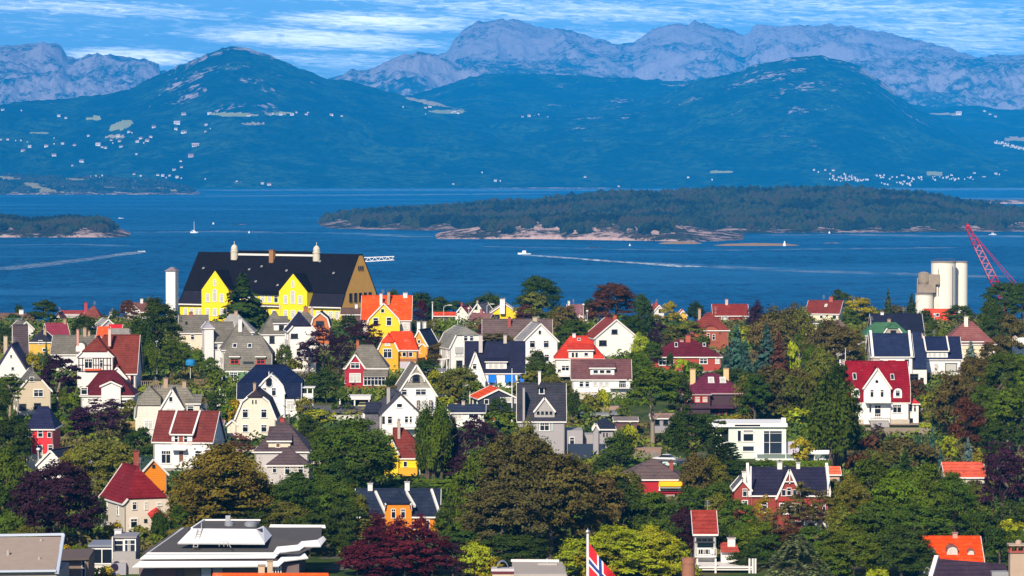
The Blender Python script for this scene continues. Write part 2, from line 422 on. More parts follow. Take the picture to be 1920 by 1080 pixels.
landmass('hill_middle', 640, 1500, 420, [(640, 215), (700, 200), (760, 180), (800, 168), (860, 150), (900, 141), (960, 137), (1060, 139), (1180, 148), (1300, 152), (1500, 170)],
         8600, 11400, 12000, 110, 60, 450, [rockB], 0.9, seed=11, jag=5)
def fields_a(x, y, t, z):
    n = fbm(x / 14, y / 6 + 3, 3) - 0.5
    e = lambda cx, cy, rx, ry, sl=0: ((x - cx) / rx) ** 2 + ((y - cy - (x - cx) * sl) / ry) ** 2 + n * 1.2 < 1
    g = e(228, 236, 22, 9, -.25) | e(440, 216, 46, 3.5, .02) | e(520, 214, 25, 3) | e(840, 210, 34, 4) | e(175, 224, 14, 3) | e(75, 250, 20, 2)
    s = e(818, 194, 62, 5, .17) | e(470, 233, 22, 2) | e(215, 258, 20, 3)
    return np.where(s, 2, np.where(g, 1, 0))
landmass('hill_left', -80, 1060, 620, [(-80, 200), (0, 196), (60, 190), (130, 186), (200, 179), (250, 165), (300, 142), (318, 134), (350, 120), (390, 102), (420, 91), (440, 88), (470, 91), (500, 102), (540, 120), (605, 145), (625, 150), (680, 158), (740, 176), (800, 190), (860, 204), (930, 214), (1060, 235)],
         7900, 9900, 10500, 200, 75, 420, [rockmid, fieldm, fieldt], 0.95, seed=1, jag=4, matfn=fields_a)
landmass('hill_right', 780, 2020, 640, [(780, 252), (860, 226), (950, 214), (1060, 205), (1150, 196), (1250, 178), (1300, 150), (1365, 140), (1420, 120), (1480, 107), (1525, 103), (1570, 109), (1610, 124), (1650, 152), (1700, 192), (1740, 215), (1790, 236), (1840, 262), (1880, 286), (1930, 318), (2020, 335)],
         7950, 10100, 10700, 200, 90, 460, [rockB, fieldm], 0.95, seed=2, jag=4,
         matfn=lambda x, y, t, z: ((abs(y - 323) < 2) & (x > 1330) & (x < 1372)) | ((abs(y - 326) < 3.5) & (x > 1735) & (x < 1765)))
# low wooded headland on the left and the islands
wood = hill_mat('island_woodland', (.010, .020, .008), (.035, .048, .016), (.42, .31, .25), 1.3, 5.0, 0.06)
shore = hill_mat('shore_rock', (.020, .028, .012), (.14, .10, .06), (.50, .35, .30), 0.56, 12.0, 0.075, .55, .10)
def isl(th, pinkx=None):
    def fn(x, y, t, z):
        n = fbm(x / 9, y / 3.5, 4)
        return np.where(z < th * (0.35 + 1.5 * n * n * 2), 1, 0)
    return fn
heath = pm('heath_grass', (.30, .26, .09), 0.95, 0.3, 0.02)
landmass('headland', -60, 384, 240, [(-60, 333), (0, 331), (60, 330), (130, 333), (200, 334), (255, 337), (320, 345), (360, 354), (384, 364)],
         0, 7700, 7850, 60, 14, 160, [wood, shore, heath], 0.7, front=[(-60, 365), (384, 365)], seed=21, jag=2,
         matfn=lambda x, y, t, z: np.where(z < 8 * (0.3 + 2 * fbm(x / 9, y / 3, 3) ** 2), 1, np.where((fbm(x / 30, y / 5, 3) > .56) | ((t > .8) & (x < 190)), 2, 0)))
landmass('islet_left', -60, 260, 200, [(-60, 408), (0, 408), (60, 416), (130, 412), (190, 414), (225, 428), (245, 436), (260, 445)],
         0, 4330, 4400, 70, 5, 45, [wood, shore], 0.42, front=[(-60, 445), (260, 445)], seed=22, matfn=isl(14), ridged=True)
landmass('island', 505, 2000, 700, [(505, 428), (530, 423.5), (565, 420.5), (600, 416), (650, 406), (700, 400), (760, 396), (850, 391), (925, 384), (1000, 382), (1100, 371), (1150, 366), (1250, 366), (1350, 361), (1500, 359), (1590, 356), (1640, 361), (1740, 371), (1820, 385), (1920, 399), (2000, 410)],
         0, 4950, 5200, 90, 12, 130, [wood, shore], 0.8, front=[(505, 428), (600, 429), (700, 431), (900, 434), (1430, 437), (1560, 436), (2000, 434)], seed=23, matfn=isl(8))
landmass('island_cliff', 806, 1424, 420, [(806, 448), (826, 436), (850, 432), (880, 428), (930, 418), (1000, 414), (1100, 410), (1180, 411), (1250, 416), (1300, 426), (1350, 434), (1390, 440), (1424, 450)],
         0, 4190, 4400, 90, 20, 34, [wood, shore], 0.42, front=[(806, 448), (1000, 448), (1300, 453), (1424, 450)], seed=24, matfn=isl(26))
reef = pm('reef_rock', (.34, .20, .07), .95, .5, .15)
for i, (a, b_, y, h) in enumerate(((1228, 1322, 457.5, 3.4), (1326, 1510, 461, 3.6), (1536, 1584, 457, 1.4), (1094, 1132, 465.5, 1.5), (428, 468, 421.5, 1.2), (262, 302, 438.5, 1.0), (1640, 1990, 382, 5.5), (640, 780, 352.4, 1.5), (890, 1180, 353, 1.3))):
    m_ = (a + b_) / 2
    landmass('skerry', a, b_, 70, [(a, y), (a + (b_ - a) * .2, y - h * 1.1), (m_, y - h * 1.5), (a + (b_ - a) * .8, y - h * 1.2), (b_, y)],
             0, CZ * F / (y - 256) + 30, CZ * F / (y - 256) + 60, 14, 1.2, 12, [reef if i in (0, 1) else shore], 0.5, front=[(a, y), (b_, y)], seed=30 + i)

# woods of the islands: thousands of small crowns, one mass of stuff
def crown_blobs(name, names, x0, x1, n, smin, smax, seed, keep, mats):
    rs = np.random.RandomState(seed); V = []; Fc = []; mi = []; k = 0
    ang_ = np.arange(6) / 6 * 2 * math.pi
    for nm in names:
        PXs, t, D, Z = LANDS[nm]; n1 = int((t <= 1).sum()) + 3
        for q in range(n):
            i = rs.randint(1, n1); j = rs.randint(0, len(PXs))
            px = PXs[j]
            if not (x0 < px < x1) or not keep(px, Z[i, j], t[i]): continue
            s = rs.uniform(smin, smax); hgt = s * rs.uniform(.7, 1.2)
            cx = (px - 960) / F * D[i, j] + rs.uniform(-4, 4); cy = D[i, j] + rs.uniform(-3, 3); cz = Z[i, j] - s * .3
            r = s * .5
            rings = []
            for zz, rr in ((0, .7), (.35, 1.0), (.7, .72)):
                jj = rs.uniform(.7, 1.25, 6)
                rings.append(np.stack([cx + np.cos(ang_ + zz) * r * rr * jj, cy + np.sin(ang_ + zz) * r * rr * jj, cz + hgt * (zz + rs.uniform(-.06, .06, 6))], -1))
            V.append(np.concatenate(rings + [np.array([[cx + rs.uniform(-.2, .2) * r, cy, cz + hgt]])]))
            a = np.arange(6); b2 = (a + 1) % 6
            for o_ in (0, 6):
                Fc.append(np.stack([a + o_, b2 + o_, b2 + o_ + 6, a + o_ + 6], -1) + k)
            Fc.append(np.stack([a + 12, b2 + 12, np.full(6, 18), np.full(6, 18)], -1) + k)
            tn = fbm(np.array([cx / 60.]), np.array([cy / 60. + 5]), 3)[0]; mi.append(np.full(18, int(np.clip((tn - .28) / .44 * len(mats) + rs.uniform(-1, 1), 0, len(mats) - 1)))); k += 19
    V = np.concatenate(V); Fc = np.concatenate(Fc); mi = np.concatenate(mi)
    tri = Fc[:, 2] == Fc[:, 3]
    qa = Fc[~tri]; ta = Fc[tri][:, :3]; ts = np.concatenate([qa[:, [0, 1, 2]], qa[:, [0, 2, 3]], ta])
    ms = np.concatenate([mi[~tri], mi[~tri], mi[tri]])
    me = npmesh(name, V, ts, mats, ms); o = link(name, me); o['kind'] = 'stuff'; return o
wm = [pm('wood_crown', c, 0.95, 0.3, 0.2) for c in ((.002, .006, .002), (.008, .017, .004), (.016, .027, .005), (.027, .034, .006), (.033, .028, .009))]
crown_blobs('island_forest', ['island'], 560, 1990, 17000, 10, 18, 1, lambda px, z, t: z > 5 + 3 * math.sin(px * .07) and (px > 600), wm)
crown_blobs('cliff_forest', ['island_cliff'], 820, 1420, 7000, 8, 14, 2, lambda px, z, t: z > 15 + 4 * math.sin(px * .045) + 4 * math.sin(px * .17), wm)
crown_blobs('islet_forest', ['islet_left'], -60, 246, 4000, 7, 12, 3, lambda px, z, t: z > 9 + 3 * math.sin(px * .09), wm)
crown_blobs('headland_forest', ['headland'], -60, 372, 3600, 9, 17, 4, lambda px, z, t: z > 6 and math.sin(px * .05 + t * 5) > -.5, wm)
# woods behind the town at the water's edge are single trees further on

# ---------------------------------------------------------------- air
def haze():
    x0, x1, y0, y1, z0, z1 = -30000, 30000, -2500, 32500, -12, 1180
    b = MB(); b.box(x0, x1, y0, y1, z0, z1)
    m, t, o = newmat('haze_air')
    v = t('ShaderNodeVolumePrincipled', {'Color': (0.002, 0.285, 0.80, 1), 'Density': HAZE_D, 'Anisotropy': -0.45})
    t.l.new(v.outputs[0], o.inputs['Volume'])
    h = b.build('haze', m); h['kind'] = 'stuff'; h.display_type = 'WIRE'
HAZE_D = 4.0e-5
haze()
# ---------------------------------------------------------------- houses: builder
rh = random.Random(8)
PLACES = []                                    # (px, py, short name) of finished things, for the labels of plants
FOOT = []                                      # ground plans, kept clear of undergrowth
PROFS = {'gable': [(1, 0), (0, 1)], 'gambrel': [(1, 0), (.78, .56), (0, 1)], 'gambrel2': [(1, 0), (.66, .62), (0, 1)],
         'flare': [(1, 0), (.84, .14), (0, 1)], 'steepm': [(1, 0), (.86, .62), (0, 1)], 'flat': [(1, 0), (0, 1)]}
def with_level(prof, k):
    out = []
    for i, (a, h) in enumerate(prof):
        out.append((a, h))
        if i + 1 < len(prof) and h < k - 1e-6 < prof[i + 1][1] - 2e-6:
            a2, h2 = prof[i + 1]; f = (k - h) / (h2 - h); out.append((a + (a2 - a) * f, k))
    return out
def shell(hw, e, r, length, prof='gable', hipA=None, hipB=None, side=False, base=-1.6, off=(0, 0, 0), ov=.35, gov=.3, th=.2,
          wall=None, roof=None, trim=None, gable=None, fascia=True, uend=None):
    """walls + pitched roof. u runs across the ridge, v along it (0..length); side=True turns the ridge parallel to the front"""
    wall = wall if wall is not None else MB(); roof = roof if roof is not None else MB(); trim = trim if trim is not None else MB()
    ox, oy, oz = off
    def M(u, v, z):
        return (v - length / 2 + ox, u + hw + oy, z + oz) if side else (u + ox, v + oy, z + oz)
    pr = PROFS[prof] if isinstance(prof, str) else prof
    for hp in (hipA, hipB):
        if hp: pr = with_level(pr, hp[0])
    def ins(h, hp): return 0 if not hp or h <= hp[0] + 1e-6 else (h - hp[0]) / (1 - hp[0]) * hp[1]
    L = [(a * hw, e + h * (r - e), ins(h, hipA), ins(h, hipB), h) for a, h in pr]
    if hipA and hipB and L[-1][2] + L[-1][3] > length - .2:
        s = (length - .2) / (L[-1][2] + L[-1][3]); L = [(a, z, p * s, q * s, h) for a, z, p, q, h in L]
    # walls
    for sgn in (-1, 1): wall.poly([M(sgn * hw, 0, base), M(sgn * hw, length, base), M(sgn * hw, length, e), M(sgn * hw, 0, e)])
    for vv, hp, idx in ((0, hipA, 2), (length, hipB, 3)):
        top = [l for l in L if l[idx] < 1e-6]
        pts = [M(-hw, vv, base)] + [M(-l[0], vv, l[1]) for l in top] + [M(l[0], vv, l[1]) for l in reversed(top) if l[0] > 1e-6] + [M(hw, vv, base)]
        (gable or wall).poly(pts)
    # roof
    a0, z0 = L[0][0], L[0][1]; a1, z1 = L[1][0], L[1][1]
    seg = math.hypot(a0 - a1, z1 - z0) or 1
    E = (a0 + ov * (a0 - a1) / seg, z0 - ov * (z1 - z0) / seg)
    lev = [(E[0], E[1] + th, L[0][2], L[0][3])] + [(l[0], l[1] + th, l[2], l[3]) for l in L[1:]]
    gA = ov if (hipA and hipA[0] <= 0.001) else gov; gB = ov if (hipB and hipB[0] <= 0.001) else gov
    if hipA and hipA[0] <= .001: gA = abs(E[0] - a0)
    if hipB and hipB[0] <= .001: gB = abs(E[0] - a0)
    for i in range(len(lev) - 1):
        p, q = lev[i], lev[i + 1]
        for sgn in (-1, 1):
            pts = [M(sgn * p[0], p[2] - gA, p[1]), M(sgn * p[0], length - p[3] + gB, p[1]),
                   M(sgn * q[0], length - q[3] + gB, q[1]), M(sgn * q[0], q[2] - gA, q[1])]
            if math.dist(pts[2], pts[3]) < 1e-3: pts = pts[:3]
            roof.slab(pts, th)
        for vA, idx, hp in ((1, 2, hipA), (-1, 3, hipB)):
            if hp and q[idx] > p[idx] + 1e-6:
                f = lambda t: (t[idx] - (gA if vA == 1 else gB)) if vA == 1 else (length - t[idx] + gB)
                pts = [M(-p[0], f(p), p[1]), M(p[0], f(p), p[1])]
                pts += [M(q[0], f(q), q[1]), M(-q[0], f(q), q[1])] if q[0] > 1e-3 else [M(0, f(q), q[1])]
                roof.slab(pts, th)
    # ridge
    p = lev[-1]
    roof.bar(M(0, p[2] - gA, p[1] + .02), M(0, length - p[3] + gB, p[1] + .02), .28, .16)
    # bargeboards and eaves
    for vA, idx in ((0, 2), (1, 3)):
        for i in range(len(lev) - 1):
            if lev[i + 1][idx] > 1e-6: break
            for sgn in (-1, 1):
                v = -gA - .03 if vA == 0 else length + gB + .03
                trim.bar(M(sgn * lev[i][0], v, lev[i][1] - .08), M(sgn * lev[i + 1][0], v, lev[i + 1][1] - .08), .07, .3)
    if fascia:
        for sgn in (-1, 1):
            trim.bar(M(sgn * (E[0] + .03), -gA, E[1] + th * .4), M(sgn * (E[0] + .03), length + gB, E[1] + th * .4), .09, .22)
        for idx, hp, v in ((2, hipA, -gA - .03), (3, hipB, length + gB + .03)):
            if hp and hp[0] <= .001: trim.bar(M(-E[0], v, E[1] + th * .4), M(E[0], v, E[1] + th * .4), .09, .22)
    return wall, roof, trim, L

WCACHE = {}
def window_meshes(w, h, st):
    key = (round(w * 5) / 5, round(h * 5) / 5, st)
    if key in WCACHE: return WCACHE[key]
    w, h = key[0], key[1]; fr = MB(); pa = MB(); t = min(.16, w * .14)
    arch = 'a' in st; dark = 'k' in st; red = 'r' in st
    if arch:
        n = 8; pts = [(-w / 2, -.03, -h / 2), (w / 2, -.03, -h / 2)]
        arcp = [(w / 2 * math.cos(math.pi * k / n), -.03, h / 2 - w / 2 + w / 2 * math.sin(math.pi * k / n)) for k in range(n + 1)]
        pa.hexa([(x, .06, z) for x, y, z in pts + arcp], pts + arcp)
        full = [(-w / 2, -.05, -h / 2)] + [(w / 2, -.05, -h / 2)] + [(x, -.05, z) for x, y, z in arcp]
        for i in range(len(full)): fr.bar(full[i], full[(i + 1) % len(full)], t, .14)
    else:
        pa.box(-w / 2, w / 2, -.03, .06, -h / 2, h / 2)
        fr.box(-w / 2 - t / 2, w / 2 + t / 2, -.10, .04, h / 2, h / 2 + t); fr.box(-w / 2 - t, w / 2 + t, -.14, .04, -h / 2 - t, -h / 2)
        fr.box(-w / 2 - t * .5, -w / 2 + t * .4, -.09, .04, -h / 2, h / 2); fr.box(w / 2 - t * .4, w / 2 + t * .5, -.09, .04, -h / 2, h / 2)
    if 'd' not in st and 'l' not in st:
        n = max(1, round(w / .8))
        for i in range(1, n): x = -w / 2 + w * i / n; fr.box(x - .045, x + .045, -.07, .02, -h / 2 + .003, h / 2 - .003)
        if h > .9:
            z = h * .16 if 't' not in st else h * .22
            fr.box(-w / 2 + t * .4, w / 2 - t * .4, -.066, .018, z - .04, z + .04)
        if 't' in st:
            for i in range(n):
                x = -w / 2 + w * (i + .5) / n; fr.box(x - .025, x + .025, -.062, .016, z + .05, h / 2 - .01)
    fm = pm('window_frame', (.5, .05, .03) if red else (.05, .05, .055) if dark else (.80, .79, .76), .5, .05)
    pmat = pm('drawn_curtain', (.50, .49, .45), .6, .15, 2.0) if 'c' in st else glassm()
    if 'b' in st: pmat = pm('brown_door', (.18, .07, .03), .6)
    WCACHE[key] = (fr.mesh('window', [fm]), pa.mesh('pane', [pmat])); return WCACHE[key]
def put_window(par, x, y, z, w, h, st='', rz=0, rx=0, name='window', nz=''):
    a, b_ = window_meshes(w, h, st)
    o = link(name, a, par, (x, y, z), (rx, 0, rz)); link('pane', b_, o); return o
def chimney(par, x, y, z0, z1, w, rgb, pots=1):
    m = MB(); m.box(x - w / 2, x + w / 2, y - w / 2, y + w / 2, z0, z1); m.box(x - w / 2 - .08, x + w / 2 + .08, y - w / 2 - .08, y + w / 2 + .08, z1 + .002, z1 + .14, 1)
    for k in range(pots):
        xx = x + (k - (pots - 1) / 2) * w * .42; m.tube((xx, y, z1 + .13), (xx, y, z1 + .45), w * .16, w * .13, 8, 2)
    return m.build('chimney', [pm('chimney_render', rgb, .8, .15, 1.2, grime=.3), pm('chimney_cap', tuple(c * .6 for c in rgb), .8), pm('chimney_pot', (.10, .06, .05), .8)], par)

def H(name, short, label, typ, x0, x1, yb, ye, yr, wall, roof, rot=0, d=9.0, prof='gable', hip=None, hips=None, win=(), chim=(), dorm=(), wing=(),
      sky=(), D=None, trim=WHITE, found=(.30, .28, .26), gable=None, mode='', cat='house', sidewin=2, ov=.35, extra=None, lines=True, nofound=False):
    """one house from the pixels of its front: x0,x1 walls; yb ground, ye eaves, yr ridge. typ g: gable to the front, s: ridge parallel"""
    if yb >= 613 or not D: D = max(Dof(yb), D if (D and yb < 645 and D > 960) else 0)
    s = D / F; rz = R(rot)
    W = (x1 - x0) * s / math.cos(rz)
    xc = (x0 + x1) / 2; pos = P(xc, yb, D); gz = G(D)
    zb = pos.z
    e = (yb - ye) * s; r = (yb - yr) * s
    if typ == 's': d = d
    base = min(-0.6, gz - zb - 1.2)
    root = empty(name, pos, rz, label=label, cat=cat)
    PLACES.append((xc, (yb + yr) / 2, short, D)); FOOT.append((pos.x, D, W / 2 + .6, d + .6, rz))
    lx = lambda px: (px - xc) * s / math.cos(rz)
    lz = lambda py: (yb - py) * s
    ht = hip if isinstance(hip, tuple) and isinstance(hip[0], tuple) else None
    wl, rf, tr = MB(), MB(), MB(); gb = MB() if gable else None
    if typ == 'g': a = shell(W / 2, e, r, d, prof, hipA=hip, hipB=hips, base=base, wall=wl, roof=rf, trim=tr, gable=gb, ov=ov)
    else: a = shell(d / 2, e, r, W, prof, hipA=hip, hipB=hips, side=True, base=base, wall=wl, roof=rf, trim=tr, gable=gb, ov=ov)
    L = a[3]; hw = W / 2 if typ == 'g' else d / 2
    def slope_y(z):                            # depth of the front slope at a height
        for i in range(len(L) - 1):
            if L[i][1] <= z <= L[i + 1][1] + 1e-6:
                f = (z - L[i][1]) / max(1e-6, L[i + 1][1] - L[i][1]); return hw - (L[i][0] + (L[i + 1][0] - L[i][0]) * f)
        return hw if z > L[-1][1] else 0
    wo = wl.build('wall', wallm(wall) if lines else pm('rendered_wall', wall, .75, .08, .5, grime=.18), root)
    if gable: gb.build('gable', roofm(gable) if mode == 'shingle' else wallm(gable), root)
    ro = rf.build('roof', roofm(roof), root)
    tr.build('bargeboard', pm('white_trim', trim, .55, .05), root)
    if found and not nofound:
        f = MB(); f.box(-W / 2 - .04, W / 2 + .04, -.05, d + .04, base - .2, .55); f.build('foundation', pm('foundation', found, .85, .15, .8, grime=.3), root)
    for it in wing:                            # a gabled bay rising from the front wall: x0,x1,ye,yr[,prof,colour,proud,hip,yb]
        wx0, wx1, we, wr = it[:4]; o = dict(prof='gable', col=wall, pro=.6, hip=None, yb=yb, roof=roof, deep=None, gcol=None); o.update(it[4] if len(it) > 4 else {})
        w_, r_, t_ = MB(), MB(), MB(); ww = (wx1 - wx0) * s / math.cos(rz); zz = lz(o['yb'])
        dp = o['deep'] or (d / 2 + o['pro'] if typ == 's' else d * .6)
        shell(ww / 2, lz(we), lz(wr), dp, o['prof'], hipA=o['hip'], base=zz if zz > .2 else base, off=(lx((wx0 + wx1) / 2), -o['pro'], 0), wall=w_, roof=r_, trim=t_, ov=.3, gov=.28)
        b_ = w_.build('gable_bay', wallm(o['col']), root); r_.build('bay_roof', roofm(o['roof']), b_); t_.build('bargeboard', pm('white_trim', trim, .55, .05), b_)
    for it in dorm:                            # dormers: kind, x0, x1, ytop, ybottom[, yapex][, options]
        k, dx0, dx1, yt, yb_ = it[:5]; o = dict(col=wall, roof=roof); o.update(it[-1] if isinstance(it[-1], dict) else {})
        zt, zb_ = lz(yt), lz(yb_); xm = lx((dx0 + dx1) / 2); ww = (dx1 - dx0) * s / math.cos(rz)
        y0 = slope_y(zb_) - .12; y1 = d / 2 if typ == 's' else d * .5
        m_ = MB()
        if k == 'shed':
            zr_ = r + .05 if o.get('full') else min(r - .15, zt + (y1 - y0) * .35)
            m_.hexa([(xm - ww / 2, y0, zb_ - .3), (xm - ww / 2, y1, zb_ - .3), (xm - ww / 2, y1, zr_), (xm - ww / 2, y0, zt)],
                    [(xm + ww / 2, y0, zb_ - .3), (xm + ww / 2, y1, zb_ - .3), (xm + ww / 2, y1, zr_), (xm + ww / 2, y0, zt)])
            b_ = m_.build('dormer', wallm(o['col']), root); q = MB()
            q.slab([(xm - ww / 2 - .25, y0 - .35, zt + .12), (xm + ww / 2 + .25, y0 - .35, zt + .12), (xm + ww / 2 + .25, y1 + .1, zr_ + .18), (xm - ww / 2 - .25, y1 + .1, zr_ + .18)], .14)
            q.build('dormer_roof', roofm(o['roof']), b_)
            if o.get('full'):
                for sg in (-1, 1): q = MB(); q.bar((xm + sg * (ww / 2 + .25), y0 - .35, zt + .2), (xm + sg * (ww / 2 + .25), y1 + .1, zr_ + .27), .3, .22); q.build('roof_edge', pm('white_trim', trim, .55, .05), b_)
            q = MB(); q.box(xm - ww / 2 - .27, xm + ww / 2 + .27, y0 - .42, y0 - .353, zt - .06, zt + .16); q.build('fascia', pm('white_trim', trim, .55, .05), b_)
        elif k == 'arch':                      # round-headed dormer
            n = 8; rr = ww / 2
            prf = [(rr * math.cos(math.pi * q / n), zt - rr + rr * math.sin(math.pi * q / n)) for q in range(n + 1)]
            pts = [(-rr, zb_ - .2), (rr, zb_ - .2)] + prf
            m_.hexa([(xm + a_, y0, b2) for a_, b2 in pts], [(xm + a_, y1, b2) for a_, b2 in pts]); b_ = m_.build('dormer', wallm(o['col']), root)
            q = MB()
            for i in range(n): q.hexa([(xm + prf[i][0] * 1.06, y0 - .2, prf[i][1] + .04), (xm + prf[i + 1][0] * 1.06, y0 - .2, prf[i + 1][1] + .04), (xm + prf[i + 1][0] * 1.18, y0 - .2, prf[i + 1][1] + .16), (xm + prf[i][0] * 1.18, y0 - .2, prf[i][1] + .16)],
                                      [(xm + prf[i][0] * 1.06, y1, prf[i][1] + .04), (xm + prf[i + 1][0] * 1.06, y1, prf[i + 1][1] + .04), (xm + prf[i + 1][0] * 1.18, y1, prf[i + 1][1] + .16), (xm + prf[i][0] * 1.18, y1, prf[i][1] + .16)])
            q.build('dormer_roof', roofm(o['roof']), b_)
        else:
            yap = it[5]; w_, r_, t_ = MB(), MB(), MB()
            shell(ww / 2, zt - (zb_ - .4), lz(yap) - (zb_ - .4), max(1.0, y1 - y0), o.get('prof', 'gable'), base=0, off=(xm, y0, zb_ - .4), wall=w_, roof=r_, trim=t_, ov=.2, gov=.22, th=.12, hipA=o.get('hip'))
            b_ = w_.build('dormer', wallm(o['col']), root); r_.build('dormer_roof', roofm(o['roof']), b_); t_.build('bargeboard', pm('white_trim', trim, .55, .05), b_)
        for q in o.get('win', ()):
            put_window(root, lx(q[0]), y0 - .03, lz(q[1]), q[2] * s, q[3] * s, q[4] if len(q) > 4 else '')
    for q in win:                              # px, py, w, h[, style[, proud]]
        st = q[4] if len(q) > 4 else ''
        put_window(root, lx(q[0]), -.02 - (q[5] if len(q) > 5 else 0), lz(q[1]), q[2] * s, q[3] * s, st, name='door' if 'D' in st else 'window')
    for q in sky:                              # skylights on the front slope
        z = lz(q[1]); y = slope_y(z)
        sl = 1.0
        for i in range(len(L) - 1):
            if L[i][1] <= z <= L[i + 1][1]: sl = math.atan2(L[i + 1][1] - L[i][1], L[i][0] - L[i + 1][0])
        put_window(root, lx(q[0]), y - .28 * math.sin(sl), z + .28 * math.cos(sl), q[2] * s, q[3] * s / max(.4, math.sin(sl)), 'l' + (q[4] if len(q) > 4 else ''), rx=-(math.pi / 2 - sl), name='skylight')
    for q in chim:                             # px, ytop, width px[, colour, depth, pots]
        z1 = lz(q[1]); w_ = q[2] * s; c = q[3] if len(q) > 3 else (.34, .24, .18); x = lx(q[0])
        y = q[4] if len(q) > 4 else (d / 2 if typ == 's' else 2.5)
        zz = r - 2.0 if typ == 's' else max(e * .6, r - 1.0 - abs(x) * (r - e) / hw - 1.2)
        chimney(ro, x, y, min(zz, z1 - 1), z1, w_, c, q[5] if len(q) > 5 else 1)
    if e > 3.2 and typ == 's' or (typ == 'g' and e > 3.5):
        for sg in (-1, 1):
            q = MB(); q.tube((sg * (W / 2 - .12), -.08, base), (sg * (W / 2 - .12), -.08, e - .1), .06, n=6); q.build('downpipe', pm('downpipe', (.22, .21, .20), .6), root)
    if name == 'house' and rh.random() < .4 and r - e > 1.5:
        q = MB(); x = rh.uniform(-.3, .3) * W if typ == 's' else 0; y = d / 2 if typ == 's' else 3.5; q.tube((x, y, r - .3), (x, y, r + 1.7), .035, n=5)
        for k in range(4): q.bar((x - .45 + .06 * k, y, r + .9 + .22 * k), (x + .45 - .06 * k, y, r + .9 + .22 * k), .035)
        q.build('aerial', pm('aerial_metal', (.3, .3, .3), .4), ro)
    # windows of the turned side, which only shows obliquely
    if abs(rot) > 7 and sidewin and e > 2.6:
        sx = -1 if rot > 0 else 1; n = sidewin; fl = [e - 1.25] + ([e - 4.0] if e > 5 else [])
        for z in fl:
            for i in range(n): put_window(root, sx * (W / 2 + .02), d * (i + .5) / n, z, .9, 1.3, '', rz=R(90) * -1 if sx < 0 else R(90))
    if extra: extra(root, s, lx, lz, W, d, e, r, wo, ro)
    return root
def box_part(name, root, x0, x1, y0, y1, z0, z1, mat):
    b_ = MB(); b_.box(x0, x1, y0, y1, z0, z1); return b_.build(name, mat, root)
def balcony(root, x0, x1, y0, z, h=1.0, col=WHITE, post=None):
    b_ = MB(); b_.box(x0, x1, y0 - 1.5, y0 + .02, z - .18, z)
    n = max(3, int((x1 - x0) / .35))
    for i in range(n + 1): x = x0 + (x1 - x0) * i / n; b_.box(x - .03, x + .03, y0 - 1.48, y0 - 1.42, z, z + h)
    b_.box(x0, x1, y0 - 1.5, y0 - 1.4, z + h, z + h + .08)
    if post:
        for x in (x0 + .1, x1 - .1): b_.box(x - .08, x + .08, y0 - 1.45, y0 - 1.29, post, z - .18)
    return b_.build('balcony', pm('balcony_paint', col, .55, .05), root)
# ---------------------------------------------------------------- houses: the town, from the shore side to the front
YEL = (.86, .62, .012); ORA = (.80, .33, .02); ORA2 = (.78, .22, .02); TAN = (.42, .30, .20); REDW = (.42, .02, .03); BRK = (.28, .07, .035)
CHW = (.74, .72, .68); LGREY = (.42, .40, .38); TEAL = (.01, .03, .04)
